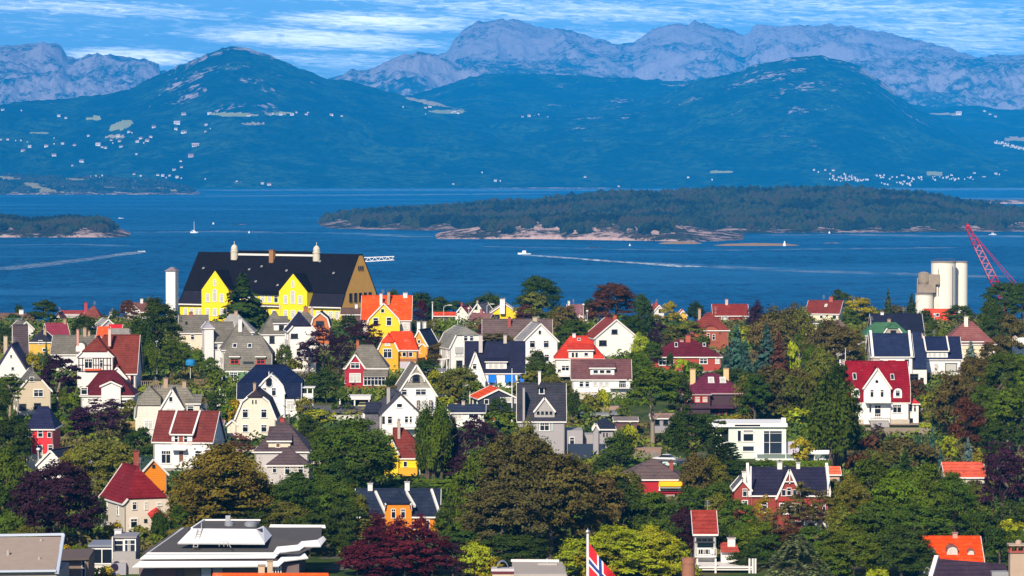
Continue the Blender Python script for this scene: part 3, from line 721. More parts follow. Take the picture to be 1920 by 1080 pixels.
# --- the large yellow school with the black roof
def school():
    D = 1000.0; rot = R(-30); s = D / F
    xc = 492; pos = P(xc, 606, D)
    root = empty('school_building', pos, rot, label='large yellow school with black roof, two pointed gables and two pale roof domes', cat='building')
    PLACES.append((500, 560, 'black roofed yellow school', D))
    c = math.cos(rot)
    lx = lambda px: (px - xc) * s / c
    rx_ = lambda px, y: lx(px) - y * math.tan(abs(rot))
    X0, X1 = lx(329), lx(644); W = X1 - X0; d = 18.0; FOOT.append((pos.x, D, W / 2 + 1, d + 1, rot))
    lz = lambda py, px=492: (606 - py - (px - 492) * .012) * s
    ymat = pm('yellow_render', (.90, .66, .010), .7, .06, .3, grime=.05)
    rm = roofm((.006, .005, .009)); rm2 = roofm((.016, .014, .024))
    e = lz(574); br = lz(548); rz_ = lz(477)
    w_ = MB(); w_.box(X0, X1, .0, d, -4, e); w_.build('wall', ymat, root)
    # right end wall, colour brightened for missing sun, with the outline of the roof
    g = MB(); pts = [(0, -4), (0, e), (1.4, br), (8, rz_), (10, rz_), (16.6, br), (d, e), (d, -4)]
    g.hexa([(X1 + .02, y, z) for y, z in pts], [(X1 + .35, y, z) for y, z in pts])
    gm = g.build('gable_wall', pm('brightened_end_wall', (.95, .50, .10), .85, .12, .6, lines=5), root)
    rf = MB(); Ll = 5.2
    def sl(a, b_, c_, d_): rf.slab([a, b_, c_, d_], .25)
    sl((X0 - .3, -.7, e + .1), (X1 + .4, -.7, e + .1), (X1 + .4, 1.4, br + .2), (X0 + .5, 1.4, br + .2))
    lower = rf.build('lower_roof', rm2, root)
    rf = MB()
    rf.slab([(X0 + .3, 1.1, br + .15), (X1 + .4, 1.1, br + .15), (X1 + .4, 8, rz_ + .2), (X0 + .6, 8, rz_ + .2)], .3)
    rf.slab([(X0 + .3, d - 1.1, br + .15), (X1 + .4, d - 1.1, br + .15), (X1 + .4, 10, rz_ + .2), (X0 + .6, 10, rz_ + .2)], .3)
    rf.slab([(X0 + .3, 1.1, br + .12), (X0 + .3, d - 1.1, br + .12), (X0 + .6, 10, rz_ + .17), (X0 + .6, 8, rz_ + .17)], .3)
    rf.slab([(X0 - .3, -.7, e + .1), (X0 - .3, d + .7, e + .1), (X0 + .5, d - 1.1, br + .18), (X0 + .5, 1.1, br + .18)], .2)
    rf.slab([(X0 - .3, d + .7, e + .1), (X1 + .4, d + .7, e + .1), (X1 + .4, d - 1.1, br + .2), (X0 + .5, d - 1.1, br + .2)], .25)
    rf.slab([(X0 + .6, 8, rz_ + .22), (X1 + .4, 8, rz_ + .22), (X1 + .4, 10, rz_ + .22), (X0 + .6, 10, rz_ + .22)], .3)
    ro = rf.build('roof', rm, root)
    for xa, xb in ((X0 - .4, lx(378)), (lx(432), lx(531)), (lx(585), X1 + .45)): box_part('gutter', root, xa, xb, -.95, -.72, e - .1, e + .22, pm('white_trim', WHITE, .55, .05))
    # yellow band with windows between the gables
    bx0, bx1 = lx(433), lx(530); b_ = MB(); b_.box(bx0, bx1, -.5, 4, lz(570), lz(551)); b_.build('attic_wall', ymat, root)
    b_ = MB(); b_.slab([(bx0, -1.2, lz(551)), (bx1, -1.2, lz(551)), (bx1, 4, lz(538)), (bx0, 4, lz(538))], .2); b_.build('attic_roof', rm, root)
    for px in (444, 456, 468, 480, 495, 508, 521): put_window(root, lx(px), -.53, lz(560), 8 * s, 11 * s, 'ct' if px != 521 else 't')
    for a, b2, ap in ((379, 432, 509), (531, 585, 512)):
        m = (a + b2) / 2; g = MB(); q = MB(); hh = (b2 - a) / 2 * s / c
        sh = lz(545); top = lz(ap)
        g.hexa([(lx(m) - hh, -1.6, -4), (lx(m) + hh, -1.6, -4), (lx(m) + hh, -1.6, sh), (lx(m), -1.6, top), (lx(m) - hh, -1.6, sh)],
               [(lx(m) - hh, 6, -4), (lx(m) + hh, 6, -4), (lx(m) + hh, 6, sh), (lx(m), 6, top), (lx(m) - hh, 6, sh)])
        gb = g.build('gable_bay', ymat, root)
        for sg in (-1, 1): q.slab([(lx(m) + sg * (hh + .15), -1.4, sh + .05), (lx(m), -1.4, top + .2), (lx(m), 9, top + .2), (lx(m) + sg * (hh + .15), 9, sh + .05)], .15)
        q.build('bay_roof', rm, gb)
        for px, py, ww, h_, st in ((m, 531, 5, 13, 'ac'), (m, 555, 9, 24, 'act'), (m - 14, 560, 9, 14, 'ct'), (m + 14, 560, 9, 14, 'ct'),
                                   (m - 14, 587, 9, 13, 'ct'), (m, 587, 9, 13, 'ct'), (m + 14, 587, 9, 13, 'ct')):
            put_window(root, lx(px), -1.64, lz(py), ww * s, h_ * s, st)
    for px in (341, 353, 363, 371, 445, 462, 480, 497, 514, 600, 612, 624, 636): put_window(root, lx(px), -.03, lz(588), 8 * s, 13 * s, 'ct')
    for y, z, ww, h_ in ((8.0, 506, .5, 7), (9.0, 506, .5, 7), (10.0, 506, .5, 7), (4.0, 562, 1.1, 14), (6.4, 562, 1.1, 14), (8.8, 562, 1.1, 14), (11.2, 562, 1.1, 14), (13.6, 562, 1.1, 14)):
        put_window(root, X1 + .38, y, (606 - z + 8) * s * .97, ww, h_ * s, 'k', rz=R(90))
    # ridge parapet with two domed ventilators and a chimney
    p = MB(); x0, x1 = rx_(436, 9), rx_(592, 9); p.box(x0, x1, 7.5, 10.5, rz_ - .6, rz_ + .1); p.build('parapet', pm('white_trim', WHITE, .55, .05), root)
    p = MB(); p.box(x0 - .1, x1 + .1, 7.3, 10.7, rz_ + .103, rz_ + .7); p.build('parapet_cap', rm, root)
    for px in (433, 594):
        m = MB(); m.lathe([(1.0, -1.8), (1.0, .5), (.85, .9), (.95, 1.0), (.88, 1.6), (.62, 2.1), (.3, 2.35), (.09, 2.45), (.09, 3.2), (0, 3.3)], 16, (rx_(px, 7.0), 7.0, rz_))
        m.lathe([(1.15, .45), (1.15, .62), (.95, .62)], 16, (rx_(px, 7.0), 7.0, rz_))
        m.build('roof_dome', pm('dome_plaster', (.60, .56, .44), .7, .12, 1.5, grime=.2), root)
    chimney(ro, rx_(508, 6.9), 6.9, rz_ - 2.4, lz(470), 1.35, (.34, .17, .07), 0)
    for px, py in ((374, 507), (465, 508), (489, 502), (538, 509), (459, 535), (479, 530), (522, 536), (629, 512), (602, 491)):
        z = lz(py); y = 1.1 + (z - br) / (rz_ - br) * 6.9
        put_window(root, rx_(px, y), y - .35, z + .2, .5, .5, 'l', rx=-.8, name='roof_hatch')
    return root
school()
def tower():
    D = 985; pos = P(320, 606, D); s = D / F; root = empty('stair_tower', pos, R(-13), label='slim white square tower with a small grey cap beside the yellow school', cat='tower')
    PLACES.append((320, 555, 'slim white tower', D)); b_ = MB(); w_ = 1.3
    b_.box(-w_, w_, 0, 2 * w_, -4, 100 * s * .98); b_.build('wall', pm('rendered_wall', (.80, .77, .72), .75, .08, .5, grime=.2), root)
    b_ = MB(); z = 98 * s
    b_.hexa([(-w_ - .35, -.35, z), (w_ + .35, -.35, z), (w_ + .35, 2 * w_ + .35, z), (-w_ - .35, 2 * w_ + .35, z)], [(-.3, 1.2, z + 1.0), (.3, 1.2, z + 1.0), (.3, 1.9, z + 1.0), (-.3, 1.9, z + 1.0)])
    b_.build('roof', roofm((.24, .20, .22)), root)
tower()

# --- silos, crane and harbour behind the hill
def silos():
    D = 1500; s = D / F; mt = pm('silo_concrete', (.80, .75, .63), .8, .05, .05, grime=.2)
    for i, (px, wpx, top, dd, lab, sh) in enumerate(((1769, 46, 489, 0, 'tall cream concrete silo, the broader of the tall pair', 'broad silo'), (1801, 27, 489, 8, 'tall cream silo half in shadow behind the broader one', 'tall silo'), (1733, 33, 549, -4, 'short cream silo with a dark machinery house on top', 'short silo'))):
        Y = D + dd; p = P(px, top, Y); root = empty('silo', (p.x, Y, 0), 0, label=lab, cat='silo', group='harbour silos')
        PLACES.append((px, 540, sh, Y)); r = wpx / 2 * s; b_ = MB(); b_.lathe([(r, -2), (r, p.z - .6), (0, p.z - .6)], 40); b_.build('wall', mt, root)
        b_ = MB(); b_.lathe([(0, p.z - .2), (r + .15, p.z - .2), (r + .15, p.z - .75), (r, p.z - .75)], 40); b_.build('roof', pm('silo_roof', (.30, .25, .2), .8), root)
        b_ = MB()
        if i == 0:
            for k in range(14):
                a = math.pi * 1.1 + k * .22; b_.bar((math.cos(a) * r * .9, math.sin(a) * r * .9, p.z - .3), (math.cos(a) * r * .9, math.sin(a) * r * .9, p.z + .9), .08)
            b_.bar((-r * .7, -r * .6, p.z + .9), (r * .7, -r * .6, p.z + .9), .08)
            b_.bar((-2.6, -r * .97, p.z - 14), (-2.6, -r * .97, p.z - 3), .15); b_.bar((3.2, -r * .86, p.z - 22), (3.2, -r * .86, p.z - 2), .2)
            b_.box(-2.9, -2.1, -r - .3, -r * .8, p.z - 10, p.z - 8.6)
            b_.build('railing', pm('dark_steel', (.10, .09, .10), .6), root)
        if i == 2:
            b_.box(-2.8, 4.3, -2, 3, p.z + .1, p.z + 3.4); b_.lathe([(2.0, 3.4), (2.4, 4.5), (2.3, 7.8), (1.2, 8.4), (0, 8.5)], 14, (-.2, 0, p.z))
            b_.box(1.5, 6.0, -1.5, 2.5, p.z + 3.4, p.z + 7.4); b_.bar((-2.9, -2, p.z), (-2.9, -2, p.z + 6), .5); b_.bar((0, -2.3, p.z + 3), (0, -2.3, p.z + 8), .3)
            b_.build('machinery_house', pm('weathered_metal', (.30, .24, .18), .7, .35, .4, grime=.4), root)
silos()
def lattice(b_, A, B, w0, w1, n, t=.12, up=Vector((0, 0, 1))):
    A = Vector(A); B = Vector(B); d = (B - A).normalized(); r = d.cross(up).normalized(); u = r.cross(d)
    C = lambda k, i, j: A + (B - A) * (k / n) + (r * i + u * j) * (w0 + (w1 - w0) * k / n) / 2
    for i, j in ((-1, -1), (1, -1), (1, 1), (-1, 1)): b_.bar(C(0, i, j), C(n, i, j), t)
    for k in range(n):
        f = 1 if k % 2 else -1
        b_.bar(C(k, -1, -f), C(k + 1, -1, f), t * .7); b_.bar(C(k, 1, -f), C(k + 1, 1, f), t * .7)
        b_.bar(C(k, -f, -1), C(k + 1, f, -1), t * .7); b_.bar(C(k, -f, 1), C(k + 1, f, 1), t * .7)
def cranes():
    D = 1520; base = P(1885, 560, D); root = empty('harbour_crane', (base.x, D, 1.0), 0, label='red lattice boom crane leaning left beside the silos', cat='crane')
    PLACES.append((1850, 480, 'red crane', D))
    A = P(1880, 560, D) - root.location; B = P(1814, 426, D) - root.location
    b_ = MB(); lattice(b_, A, A + (B - A) * .30, 2.6, 3.0, 8, .3); b_.build('boom_foot', pm('red_paint', (.42, .005, .03), .5, .1), root); b_ = MB(); lattice(b_, A + (B - A) * .74, B, 2.4, 1.4, 7, .3)
    b_.tube(B + Vector((-.5, 0, .3)), B + Vector((.6, 0, .3)), 1.1, n=10); b_.build('boom_head', pm('red_paint', (.42, .005, .03), .5, .1), root)
    b_ = MB(); lattice(b_, A + (B - A) * .30, A + (B - A) * .74, 3.0, 2.4, 10, .26)
    b_.build('boom_middle', pm('pale_red_paint', (.60, .16, .20), .5, .1), root)
    b_ = MB(); b_.bar(B, P(1905, 530, D + 6) - root.location, .22); b_.bar(P(1832, 447, D) - root.location, P(1899, 533, D + 6) - root.location, .2)
    b_.bar(P(1899, 528, D + 6) - root.location, P(1908, 560, D + 6) - root.location, .6); b_.build('stay_cable', pm('red_paint', (.45, .02, .08), .5, .1), root)
    b_ = MB(); b_.box(-3, 5, -3, 3, 3, A.z * .45); b_.box(-8, 9, -5, 5, -1.5, 3.0); b_.hexa([(-1.5, -1, A.z * .45), (1.5, -1, A.z * .45), (0.4, -.5, A.z), (-.4, -.5, A.z)], [(-1.5, 1, A.z * .45), (1.5, 1, A.z * .45), (0.4, .5, A.z), (-.4, .5, A.z)]); b_.build('cab', pm('red_paint', (.45, .02, .03), .5, .1), root)
    D = 1460; base = P(676, 560, D); root = empty('tower_crane', (base.x, D, 1.0), 0, label='white lattice crane jib sticking out behind the yellow school roof', cat='crane')
    A = P(655, 488, D) - root.location; B = P(739, 484, D) - root.location
    b_ = MB(); lattice(b_, A, B, 1.7, 1.3, 14, .26); b_.build('jib', pm('white_paint', (.78, .76, .74), .5, .05), root)
    b_ = MB(); lattice(b_, (0, 0, 0), (0, 0, A.z + 1), 1.7, 1.7, 22, .2, up=Vector((0, 1, 0))); b_.build('mast', pm('white_paint', (.78, .76, .74), .5, .05), root)
cranes()

# --- houses on the skyline behind the ridge
H('low_building', 'low brown roofed building', 'long low building with flat brown roof at the left edge', 's', -8, 60, 616, 606, 590, (.4, .36, .33), (.16, .09, .07), D=1030, d=10, chim=((36, 583, 8, CHW),))
H('cottage', 'cream cottage', 'small cream cottage with green flat roof at the left edge', 's', 9, 36, 622, 604, 599, (.66, .60, .48), (.06, .12, .07), D=985, d=6, win=((14, 609, 5, 5),))
H('house', 'small slate roofed house', 'small white house with pale grey roof left of the round green tree', 'g', 36, 62, 636, 617, 604, WHITE, GREYR, D=960, rot=20, win=((48, 622, 5, 7),))
H('house', 'flat white house', 'low white house with a long window band under a thin red roof', 's', 112, 154, 612, 592, 585, WHITE, (.30, .05, .04), D=1040, d=8, win=((132, 592, 34, 4, 'd'),))
H('house', 'pyramid roofed house', 'house with reddish brown pyramid roof and red chimney on the skyline', 's', 148, 190, 622, 600, 577, (.60, .40, .12), (.20, .055, .04), D=1010, hip=(0, 4.2), hips=(0, 3), d=9, chim=((158, 569, 6, (.4, .05, .06)),))
H('house', 'small dark house', 'tiny dark roofed house with tan chimney on the left skyline', 'g', 199, 218, 616, 602, 590, (.25, .2, .22), SLATE, D=1040, d=6, chim=((206, 586, 5, TAN),))
H('house', 'white gabled villa', 'grey villa with brown roof, white gable dormer and white chimney on the left skyline', 's', 237, 284, 622, 585, 570, (.52, .50, .44), (.17, .07, .06), D=1010, dorm=(('gab', 242, 262, 583, 586, 573, {'col': WHITE}),), chim=((263, 562, 5, CHW),), win=((252, 598, 7, 8), (270, 598, 6, 8)))
H('house', 'half timbered gable', 'small white gable with dark timber trim behind the purple roof', 'g', 98, 119, 616, 602, 588, WHITE, (.2, .07, .06), D=1000, trim=(.12, .06, .06), win=((108, 600, 6, 6),))
H('house', 'purple roofed house', 'house with faded purple red roof left of the red half timbered house', 's', 94, 130, 655, 636, 609, (.5, .46, .43), (.24, .035, .06), D=930, rot=18, chim=((128, 600, 5, TAN),))
H('house', 'pale grey roofed house', 'house with pale grey roof and white crossed bargeboards on the left ridge', 'g', 186, 220, 640, 616, 600, LGREY, (.30, .30, .28), D=960, rot=15, win=((203, 617, 6, 6),))
H('shed', 'orange roofed shed', 'small shed with bright orange red roof beside a red one', 's', 183, 203, 645, 632, 615, WHITE, (.70, .10, .02), D=925, d=5)
H('shed', 'red roofed shed', 'small shed with crimson red roof right of the orange one', 's', 204, 226, 644, 630, 611, WHITE, (.52, .02, .03), D=935, d=5)
H('house', 'grey slate house', 'low house with grey roof and white edge behind the red half timbered house', 's', 209, 242, 655, 634, 619, LGREY, (.26, .24, .22), D=905, d=6)
H('house', 'small yellow house', 'small yellow house with dark pyramid roof and orange lower wall', 'g', 54, 95, 668, 641, 623, (.70, .42, .06), SLATE, D=880, hip=(.0, 4), prof='flare', win=((76, 642, 7, 6), (84, 656, 8, 5)), chim=((82, 616, 5, TAN),))
H('house', 'grey roofed house', 'wide grey roofed house with a white oval dormer and three tan chimneys', 's', 97, 172, 700, 664, 632, WHITE, GREYR, D=845, dorm=(('arch', 142, 159, 642, 660),), win=(), chim=((142, 620, 5, TAN), (155, 617, 6, TAN), (163, 623, 4, TAN)))
H('house', 'dark roofed house', 'plain house with dark brown roof beside the pointed white gable', 's', 28, 52, 700, 680, 612, (.3, .26, .25), (.07, .05, .055), D=860, rot=10)
H('house', 'pointed white gable house', 'white house with steep dark edged gable and diamond window at the left edge', 'g', -8, 50, 712, 694, 647, WHITE, (.06, .05, .09), D=800, trim=(.04, .03, .09), d=10, win=((21, 668, 4, 6, 'l'), (24, 691, 5, 6)), chim=((8, 632, 7, (.50, .42, .30)),))
def timber(root, s, lx, lz, W, d, e, r, wo, ro):
    b_ = MB(); y = -.95
    for px in (149, 156, 176, 181, 186, 190, 195, 202, 208): b_.box(lx(px) - .1, lx(px) + .1, y, y + .12, lz(697), lz(670))
    for py in (671, 684, 696): b_.box(lx(147), lx(210), y - .01, y + .11, lz(py) - .09, lz(py) + .09)
    b_.build('timber_frame', pm('dark_timber', (.06, .03, .03), .7), root)
    put_window(root, lx(167), y - .02, lz(681), 15 * s, 17 * s, 't'); put_window(root, lx(191), y - .02, lz(681), 5 * s, 12 * s)
    b_ = MB(); b_.slab([(lx(160), -1.6, lz(693)), (lx(190), -1.6, lz(693)), (lx(190), -.6, lz(690)), (lx(160), -.6, lz(690))], .15); b_.build('awning', pm('orange_cloth', (.7, .12, .03), .8), root)
    put_window(root, lx(229), 2.0, lz(681), 24 * s, 4.5 * s, 'k', rx=-.5, name='skylight')
H('half_timbered_house', 'red roofed half timbered house', 'large half timbered house with broad brick red roof and white walls', 's', 150, 255, 735, 700, 632, WHITE, (.17, .034, .022), d=12, hip=(.0, 4.5), D=800,
  wing=((146, 212, 668, 634, dict(prof='flare', pro=.9, hip=(.25, 4), deep=8)), (206, 240, 708, 688, dict(pro=3, deep=4, yb=735))), chim=((142, 620, 4, (.6, .3, .25), 4), (203, 618, 5, (.7, .5, .45), 3)), extra=timber,
  win=((248, 712, 5, 18, 'rD'), (226, 706, 5, 5)))
H('house', 'beige gabled house', 'beige rendered house with clipped gable beside the purple beech', 'g', 34, 95, 782, 733, 697, (.60, .50, .35), GREYR, rot=12, hip=(.55, 2.5), prof='flare', d=11, win=((60, 711, 7, 7), (72, 737, 17, 12), (43, 763, 11, 10, 'k'), (70, 762, 12, 9, 'k')))
def whitehouse(root, s, lx, lz, W, d, e, r, wo, ro):
    balcony(root, lx(199), lx(222), -.05, lz(752), .9)
H('house', 'maroon roofed white house', 'white house with maroon hipped roof and a gabled white bay', 's', 152, 250, 775, 741, 699, WHITE, MAROONR, d=10, hip=(.0, 3.4), hips=(.0, 4.2),
  wing=((191, 227, 724, 716, dict(pro=.7)),), win=((212, 733, 9, 11), (232, 757, 12, 13), (214, 758, 9, 14, 'rD'), (158, 733, 12, 12, 't', 0), (176, 760, 10, 10)), extra=whitehouse)
H('red_house', 'bright red house', 'bright red house with white windows and dark blue roof behind garden trees', 's', 50, 100, 882, 804, 768, (.72, .03, .04), (.02, .022, .06), d=10, hip=(0, 1.6), hips=(0, 1.6), found=None,
  win=((57, 813, 7, 12), (76, 813, 9, 12), (93, 815, 7, 10), (55, 842, 9, 14), (75, 842, 9, 14), (95, 840, 9, 12), (53, 868, 5, 9)), extra=lambda root, s, lx, lz, W, d, e, r, wo, ro: box_part('foundation', root, -W / 2 - .06, W / 2 + .06, -.1, d + .06, -2, lz(851), pm('cream_render', CREAM, .8, .1)))
H('house', 'slate roofed outbuilding', 'small white building with dark slate roof behind the large purple beech', 'g', 70, 122, 905, 872, 846, WHITE, (.025, .03, .05), rot=-20, d=9, win=((85, 888, 8, 8),), D=620)
def thatch(root, s, lx, lz, W, d, e, r, wo, ro):
    b_ = MB()
    for k in range(9): x = lx(262 + k * 4); b_.box(x - .05, x + .05, 3.2, 3.3, r + .2, r + 1.1)
    b_.box(lx(262), lx(296), 3.2, 3.3, r + 1.0, r + 1.1); b_.build('roof_railing', pm('weathered_wood', (.35, .22, .15), .8), root)
H('house', 'grey shingled house', 'white house with weathered grey shingle roofs, one steep and one with a white gable', 's', 255, 377, 822, 783, 727, (.70, .66, .55), (.19, .175, .14), d=9, hips=(.2, 3.5), hip=(.3, 2),
  wing=((255, 305, 778, 728, dict(prof='steepm', pro=1.2, hip=(.35, 3), deep=7, col=(.72, .68, .58))), (303, 345, 765, 730, dict(col=WHITE, pro=1.6, deep=7))),
  win=((322, 747, 6, 8, '', 1.6), (322, 770, 16, 11, 'c', 1.6), (280, 795, 15, 15, 'ct', 1.2), (283, 766, 14, 14, 'c', 1.0)), dorm=(('shed', 350, 374, 758, 775, {'win': ((357, 767, 12, 10),)}),),
  chim=((307, 712, 8, TAN), (342, 718, 7, TAN)), extra=thatch)
H('house', 'white house with three red roof panels', 'tall white house whose red tiled roof is split in three panels by white edges', 's', 287, 398, 884, 828, 776, (.82, .79, .76), (.155, .032, .026), d=9, rot=-9, D=712,
  dorm=(('shed', 322, 361, 815, 831, {'full': 1, 'win': ((331, 824, 6, 13), (340, 824, 6, 13, 'rb'), (349, 824, 6, 13))}),), win=((311, 857, 19, 22, 't'), (340, 855, 8, 18, 'Db'), (372, 852, 12, 14)),
  extra=lambda root, s, lx, lz, W, d, e, r, wo, ro: (box_part('porch_roof', root, lx(324), lx(352), -1.4, 0, lz(843), lz(840), pm('white_trim', WHITE, .55, .05))))
H('house', 'small white house behind', 'narrow white house squeezed behind the three panelled red roof', 's', 394, 416, 840, 800, 792, WHITE, (.4, .1, .06), d=6, win=((404, 802, 9, 6), (405, 820, 5, 12)))
H('house', 'cream gambrel house', 'cream timber house with brown clipped gambrel roof and paned windows', 'g', 441, 517, 830, 785, 734, (.76, .68, .54), (.045, .03, .035), prof='gambrel2', hip=(.78, 2.2), d=11, D=775,
  win=((474, 753, 3, 7, 'k'), (480, 753, 3, 7, 'k'), (460, 775, 11, 14, 't'), (495, 775, 11, 14, 't'), (460, 803, 11, 13, 't'), (495, 803, 11, 13, 't')), chim=((474, 722, 5, TAN, 5),),
  wing=((426, 444, 797, 789, dict(pro=-.2, deep=5)),))
def brownhouse(root, s, lx, lz, W, d, e, r, wo, ro):
    b_ = MB(); b_.slab([(lx(530), -1.4, lz(897)), (lx(557), -1.4, lz(897)), (lx(550), 0, lz(888)), (lx(538), 0, lz(888))], .12); b_.build('porch_roof', roofm(BROWNR), root)
    b_ = MB(); b_.bar((lx(556), -1.2, -1), (lx(556), -1.2, lz(897)), .15); b_.bar((lx(531), -1.2, -1), (lx(531), -1.2, lz(897)), .15); b_.build('porch_post', pm('white_trim', WHITE, .55, .05), root)
H('house', 'brown roofed house', 'pale grey house with large brown hipped roof, wide dormer and red chimney', 's', 478, 578, 912, 846, 795, (.52, .48, .46), (.085, .06, .065), d=12, hip=(0, 5.0), hips=(0, 5.0), D=672,
  wing=((503, 581, 869, 840, dict(hip=(0, 3), pro=3.0, deep=7)),), dorm=(('shed', 503, 544, 828, 840, {'col': (.7, .62, .45), 'win': ((521, 835, 8, 7, 'b'),)}),),
  chim=((525, 789, 8, (.42, .05, .05)),), win=((517, 877, 7, 12, '', 3.0), (541, 879, 9, 13, 't', 3.0), (566, 879, 9, 13, 't', 3.0), (512, 905, 8, 10, '', 3.0), (545, 906, 7, 10, '', 3.0)), extra=brownhouse)
H('house', 'slate porch house', 'low house with dark blue slate roof in front of the three panelled red roof', 's', 335, 396, 880, 858, 833, (.4, .4, .42), (.03, .034, .055), d=8, D=655, hip=(0, 4), hips=(0, 3))
# --- navy mansard house
def navy(root, s, lx, lz, W, d, e, r, wo, ro):
    b_ = MB()
    for k in range(12):
        a = 2 * math.pi * k / 12; a2 = 2 * math.pi * (k + 1) / 12
        b_.bar((lx(505) + math.cos(a) * .75, -.75, lz(716) + math.sin(a) * 1.0), (lx(505) + math.cos(a2) * .75, -.75, lz(716) + math.sin(a2) * 1.0), .12)
    b_.bar((lx(505), -.9, lz(703)), (lx(505), -.9, lz(696)), .14)
    b_.box(-W / 2 - .2, W / 2 + .2, .55, .9, lz(722), lz(720.5)); b_.build('ornament', pm('white_trim', WHITE, .55, .05), root)
    b_ = MB(); x0, x1 = lx(565), lx(587); b_.box(x0, x1, 1, 5, lz(748), lz(746)); b_.box(x0, x1, .9, 1.0, lz(746), lz(738))
    for x in (x0 + .1, (x0 + x1) / 2, x1 - .1): b_.box(x - .1, x + .1, 1, 1.2, -1, lz(728))
    b_.box(x0 - .2, x1 + .3, .8, 5, lz(728), lz(726.5)); b_.build('veranda', pm('white_trim', WHITE, .55, .05), root)
    put_window(root, lx(505), -.66, lz(716), 1.0, 1.4, 'lk')
H('house', 'navy roofed white house', 'ornate white timber house with navy blue mansard roof and curved central gable', 's', 447, 562, 790, 747, 689, (.84, .81, .76), (.007, .013, .046), d=11, prof=[(1, 0), (.9, .46), (0, 1)], hip=(.46, 3.2), hips=(.46, 3.2), D=835,
  wing=((484, 534, 736, 703, dict(prof=[(1, 0), (.86, .38), (.5, .70), (0, 1)], pro=.65, roof=(.6, .6, .6), deep=6)),),
  win=((496, 734, 8, 13, 't', .65), (514, 734, 8, 13, 't', .65), (545, 760, 13, 15, 'ct'), (517, 762, 8, 13, 'c', .65), (496, 762, 8, 13, 'c', .65), (455, 762, 10, 13, 't')), extra=navy)
def greenhouse(root, s, lx, lz, W, d, e, r, wo, ro):
    for px in (440, 489):
        b_ = MB(); b_.slab([(lx(px - 8), -.35, lz(672)), (lx(px + 8), -.35, lz(672)), (lx(px + 8), .5, lz(669)), (lx(px - 8), .5, lz(669))], .1); b_.build('awning', pm('green_cloth', (.05, .16, .07), .8), root)
    b_ = MB(); b_.box(lx(456), lx(476), .05, .3, lz(694), lz(678)); b_.build('balcony_shade', pm('shade_dark', (.02, .03, .04), .7), root)  # solid dark block, its colour stands for the shade inside the balcony
H('house', 'grey shingle mansard house', 'grey shingled mansard house on a green ground floor with small awnings', 's', 422, 507, 716, 694, 633, (.13, .26, .12), (.19, .175, .145), d=10, prof=[(1, 0), (.97, .47), (0, 1)], hip=(.47, 2.4), hips=(.47, 2.4), D=860,
  win=((438, 705, 14, 15, 't'), (470, 705, 12, 16), (420, 706, 8, 14)), sky=((439, 651, 7, 6), (467, 651, 7, 6)), dorm=(('shed', 432, 448, 669, 684, {'col': (.15, .25, .12), 'win': ((440, 677, 14, 9, 'r'),)}), ('shed', 481, 497, 669, 684, {'col': (.15, .25, .12), 'win': ((489, 677, 14, 9, 'r'),)})), extra=greenhouse)
H('house', 'cream house with grey roof', 'cream house with plain grey roof below the yellow school', 's', 338, 390, 660, 624, 594, (.76, .64, .48), GREYR, D=925, win=((361, 632, 6, 8), (352, 650, 12, 6)), sky=((350, 608, 4, 4, 'k'),), rot=6, chim=((359, 588, 7, (.3, .12, .1)),))
H('house', 'turreted white house', 'white house with a narrow corner tower and grey roof ends', 's', 398, 442, 690, 641, 607, (.80, .76, .74), GREYR, D=885, rot=14, d=10, win=((388, 660, 4, 10, ''), (405, 650, 6, 10)), wing=((383, 400, 614, 604, dict(pro=.8, deep=3, hip=(0, 1.4), roof=(.3, .29, .33))),), sidewin=3)
H('house', 'patchy grey roofed house', 'house with patchy grey slab roof and white chimney in the grey roofed cluster', 's', 405, 475, 665, 622, 592, WHITE, (.30, .29, .27), D=935, hip=(0, 3), hips=(0, 4), chim=((440, 585, 6, TAN),))
H('house', 'grey hipped house', 'white house with grey hipped roof and a tall white chimney in the grey roofed cluster', 's', 418, 490, 700, 655, 606, (.84, .80, .74), GREYR, D=868, hip=(0, 5), hips=(0, 5), chim=((452, 599, 7, CHW, 3),), rot=8)
H('house', 'white house with long grey slope', 'white gabled house with long grey roof slope behind the mansard house', 'g', 440, 482, 700, 665, 618, (.84, .80, .72), (.17, .155, .14), D=866, rot=16, d=9, hip=(.75, 2))
H('house', 'white dormered house', 'white house with split grey roof and a boxy white dormer window', 's', 492, 540, 684, 626, 587, (.84, .80, .74), GREYR, D=905, hip=(.0, 3.0), hips=(.0, 2.5), dorm=(('shed', 514, 540, 607, 620, {'win': ((528, 615, 9, 8, 'k'),)}),), win=((510, 637, 9, 11, 'k'),), rot=8)
H('house', 'grey hipped roof house', 'house with grey hipped roof and two brick chimneys directly below the school', 's', 540, 600, 640, 612, 586, (.6, .57, .5), GREYR, D=940, hip=(0, 4), hips=(0, 4), chim=((571, 577, 7, (.34, .13, .09)), (583, 579, 5, (.5, .42, .4))))
H('house', 'dark roofed white house', 'white house with steep dark blue tent roof beside the purple beech', 'g', 541, 592, 700, 621, 590, (.86, .82, .76), (.022, .02, .045), D=855, prof='flare', win=((552, 630, 13, 7, 'k'), (560, 660, 9, 12)), sky=(), hip=(.3, 4), d=10, rot=8)
H('house', 'orange timber gable house', 'orange timber gable with balcony under a dark roof next to the purple beech', 'g', 583, 618, 650, 612, 587, (.55, .16, .05), SLATE, D=915, win=((600, 606, 14, 7, 'k'), (592, 622, 6, 8)), prof='gambrel')
